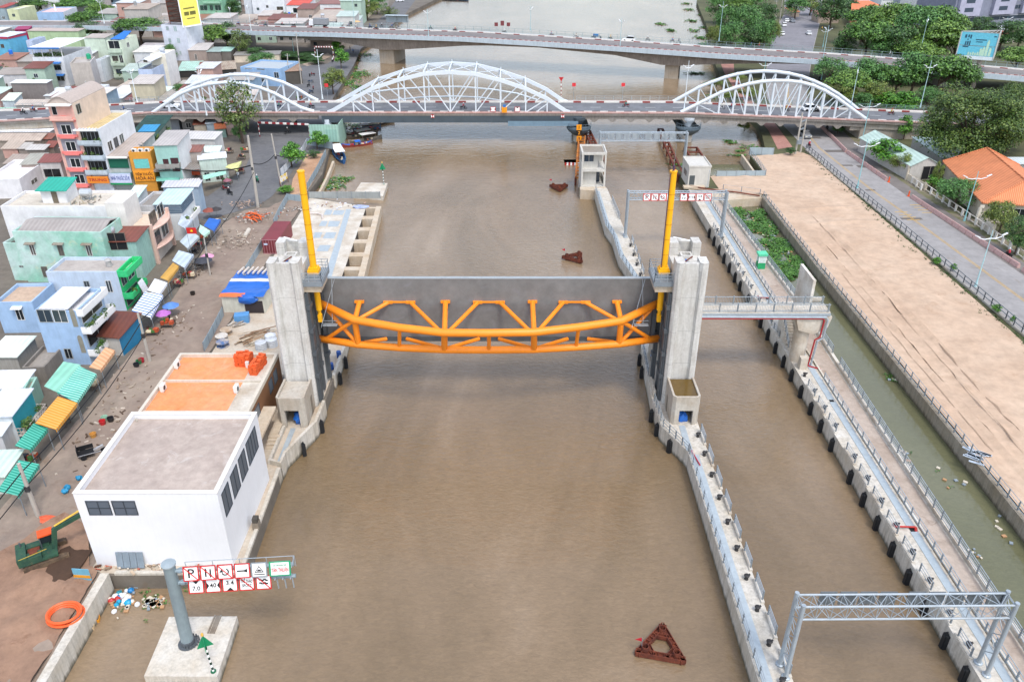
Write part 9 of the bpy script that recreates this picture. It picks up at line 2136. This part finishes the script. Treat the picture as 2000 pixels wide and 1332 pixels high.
for o in D.objects:
 if o.parent is None and o.get('category')in('house','shed','building','tree','bridge pier'):
  for k in kids(o):
   if k.name.startswith('wall'):
    xs=[(o.location.x+v.co.x,o.location.y+v.co.y)for v in k.data.vertices];FOOT.append((min(q[0]for q in xs)-.6,min(q[1]for q in xs)-.6,max(q[0]for q in xs)+.6,max(q[1]for q in xs)+.6))
def inpoly(x,y,P_):
 c=False
 for i in range(len(P_)):
  (x1,y1),(x2,y2)=P_[i],P_[i-1]
  if(y1>y)!=(y2>y)and x<(x2-x1)*(y-y1)/(y2-y1)+x1:c=not c
 return c
FR=random.Random(5);RCOL=['b8aa9c','c4bcb4','a09488','8a4f42','7a463a','cfd4d6','b9c8c0','a8a29a','d8d4cc','9a6a54','c9dcd0','b0a090'];RN_={'b8aa9c':'beige','c4bcb4':'pale grey','a09488':'grey-brown','8a4f42':'rust-red','7a463a':'dark rust','cfd4d6':'white','b9c8c0':'mint-grey','a8a29a':'grey','d8d4cc':'off-white','9a6a54':'brown','c9dcd0':'mint','b0a090':'tan'}
ROWS=[(150,'behind the terrace block'),(158,'beside the pink house block'),(166,'two rows behind the white edge house'),(174,'below the approach road'),(182,'just below the approach road'),(190,'against the approach road'),(222,'just above the approach road'),(230,'second above the approach road'),(239,'third above the approach road'),(249,'behind the cream block'),(260,'behind the blue-capped tower'),(272,'under the girder bridge trees'),(330,'beyond the girder bridge'),(342,'second beyond the girder bridge'),(356,'third beyond the girder bridge'),(372,'fourth beyond the girder bridge'),(392,'fifth beyond the girder bridge'),(414,'sixth beyond the girder bridge'),(440,'far beyond the girder bridge'),(470,'at the top edge of the picture')]
for Y0,nm in ROWS:
 n_=0;x=-(.66*(Y0*CP+53*SP))-4;lim=-58 if Y0<300 else-66
 while x<lim:
  w_=FR.uniform(5,8.5);d_=FR.uniform(6.5,8.5)if Y0<300 else FR.uniform(9,14);h_=FR.uniform(2.8,5.2)+(FR.uniform(2,5.5)if FR.random()<.3 and Y0>215 else 0)
  if Y0>300:w_*=1.35;h_+=FR.uniform(0,3)
  bx_=(x,Y0,x+w_,Y0+d_);cx_,cy_=x+w_/2,Y0+d_/2
  ok=not any(bx_[0]<f[2]and bx_[2]>f[0]and bx_[1]<f[3]and bx_[3]>f[1]for f in FOOT)and not any(inpoly(qx,qy,jr)for qx,qy in((x,Y0),(x+w_,Y0),(x+w_,Y0+d_),(x,Y0+d_),(cx_,cy_)))
  yb_=290-.27*cx_
  if Y0<163 and x>-118:ok=False
  if abs(cy_-(yb_+7))<18 or(188<Y0+d_ and Y0<215):ok=False
  if ok:
   rc=FR.choice(RCOL);col_=FR.choice(['c9c2ba','b8b0a8','d8d6d2','9cbcd4','d8ceb0','b8d4c0','b09c90','e4e4e6','d4a898']);n_+=1
   p,q=pr_(x,Y0,GZ+h_),pr_(x+w_,Y0,GZ+h_);f_=pr_(cx_,Y0,GZ);bk=pr_(cx_,Y0+d_,GZ+h_+.7)
   lb_='low %s-roofed house, %s from the left %s'%(RN_[rc],ORD[min(n_-1,26)],nm)
   ho=H('low %s-roofed house, %s from the left %s'%(RN_[rc],ORD[min(n_-1,26)],nm),p[0],p[1],q[0],q[1],f_[1],bk[1],wl(col_),rf(rc,.35),'lean',FR.uniform(.3,.9),front=None if FR.random()<.5 else[],over=.35)
   if FR.random()<.22 and len(('water drum on '+lb_).split())<16:tank('water drum on '+lb_,ho.P(FR.uniform(.25,.75),.45,ho.h+.75),FR.choice(['steel','steel','blue','grey']),1.1)
   if h_>5.5:balcony(ho,'f',h_*.45,.05,.95,1.,wl('d8d4d0'),solid=FR.random()<.5,plants=2)
  x+=w_+FR.uniform(.1,.7)
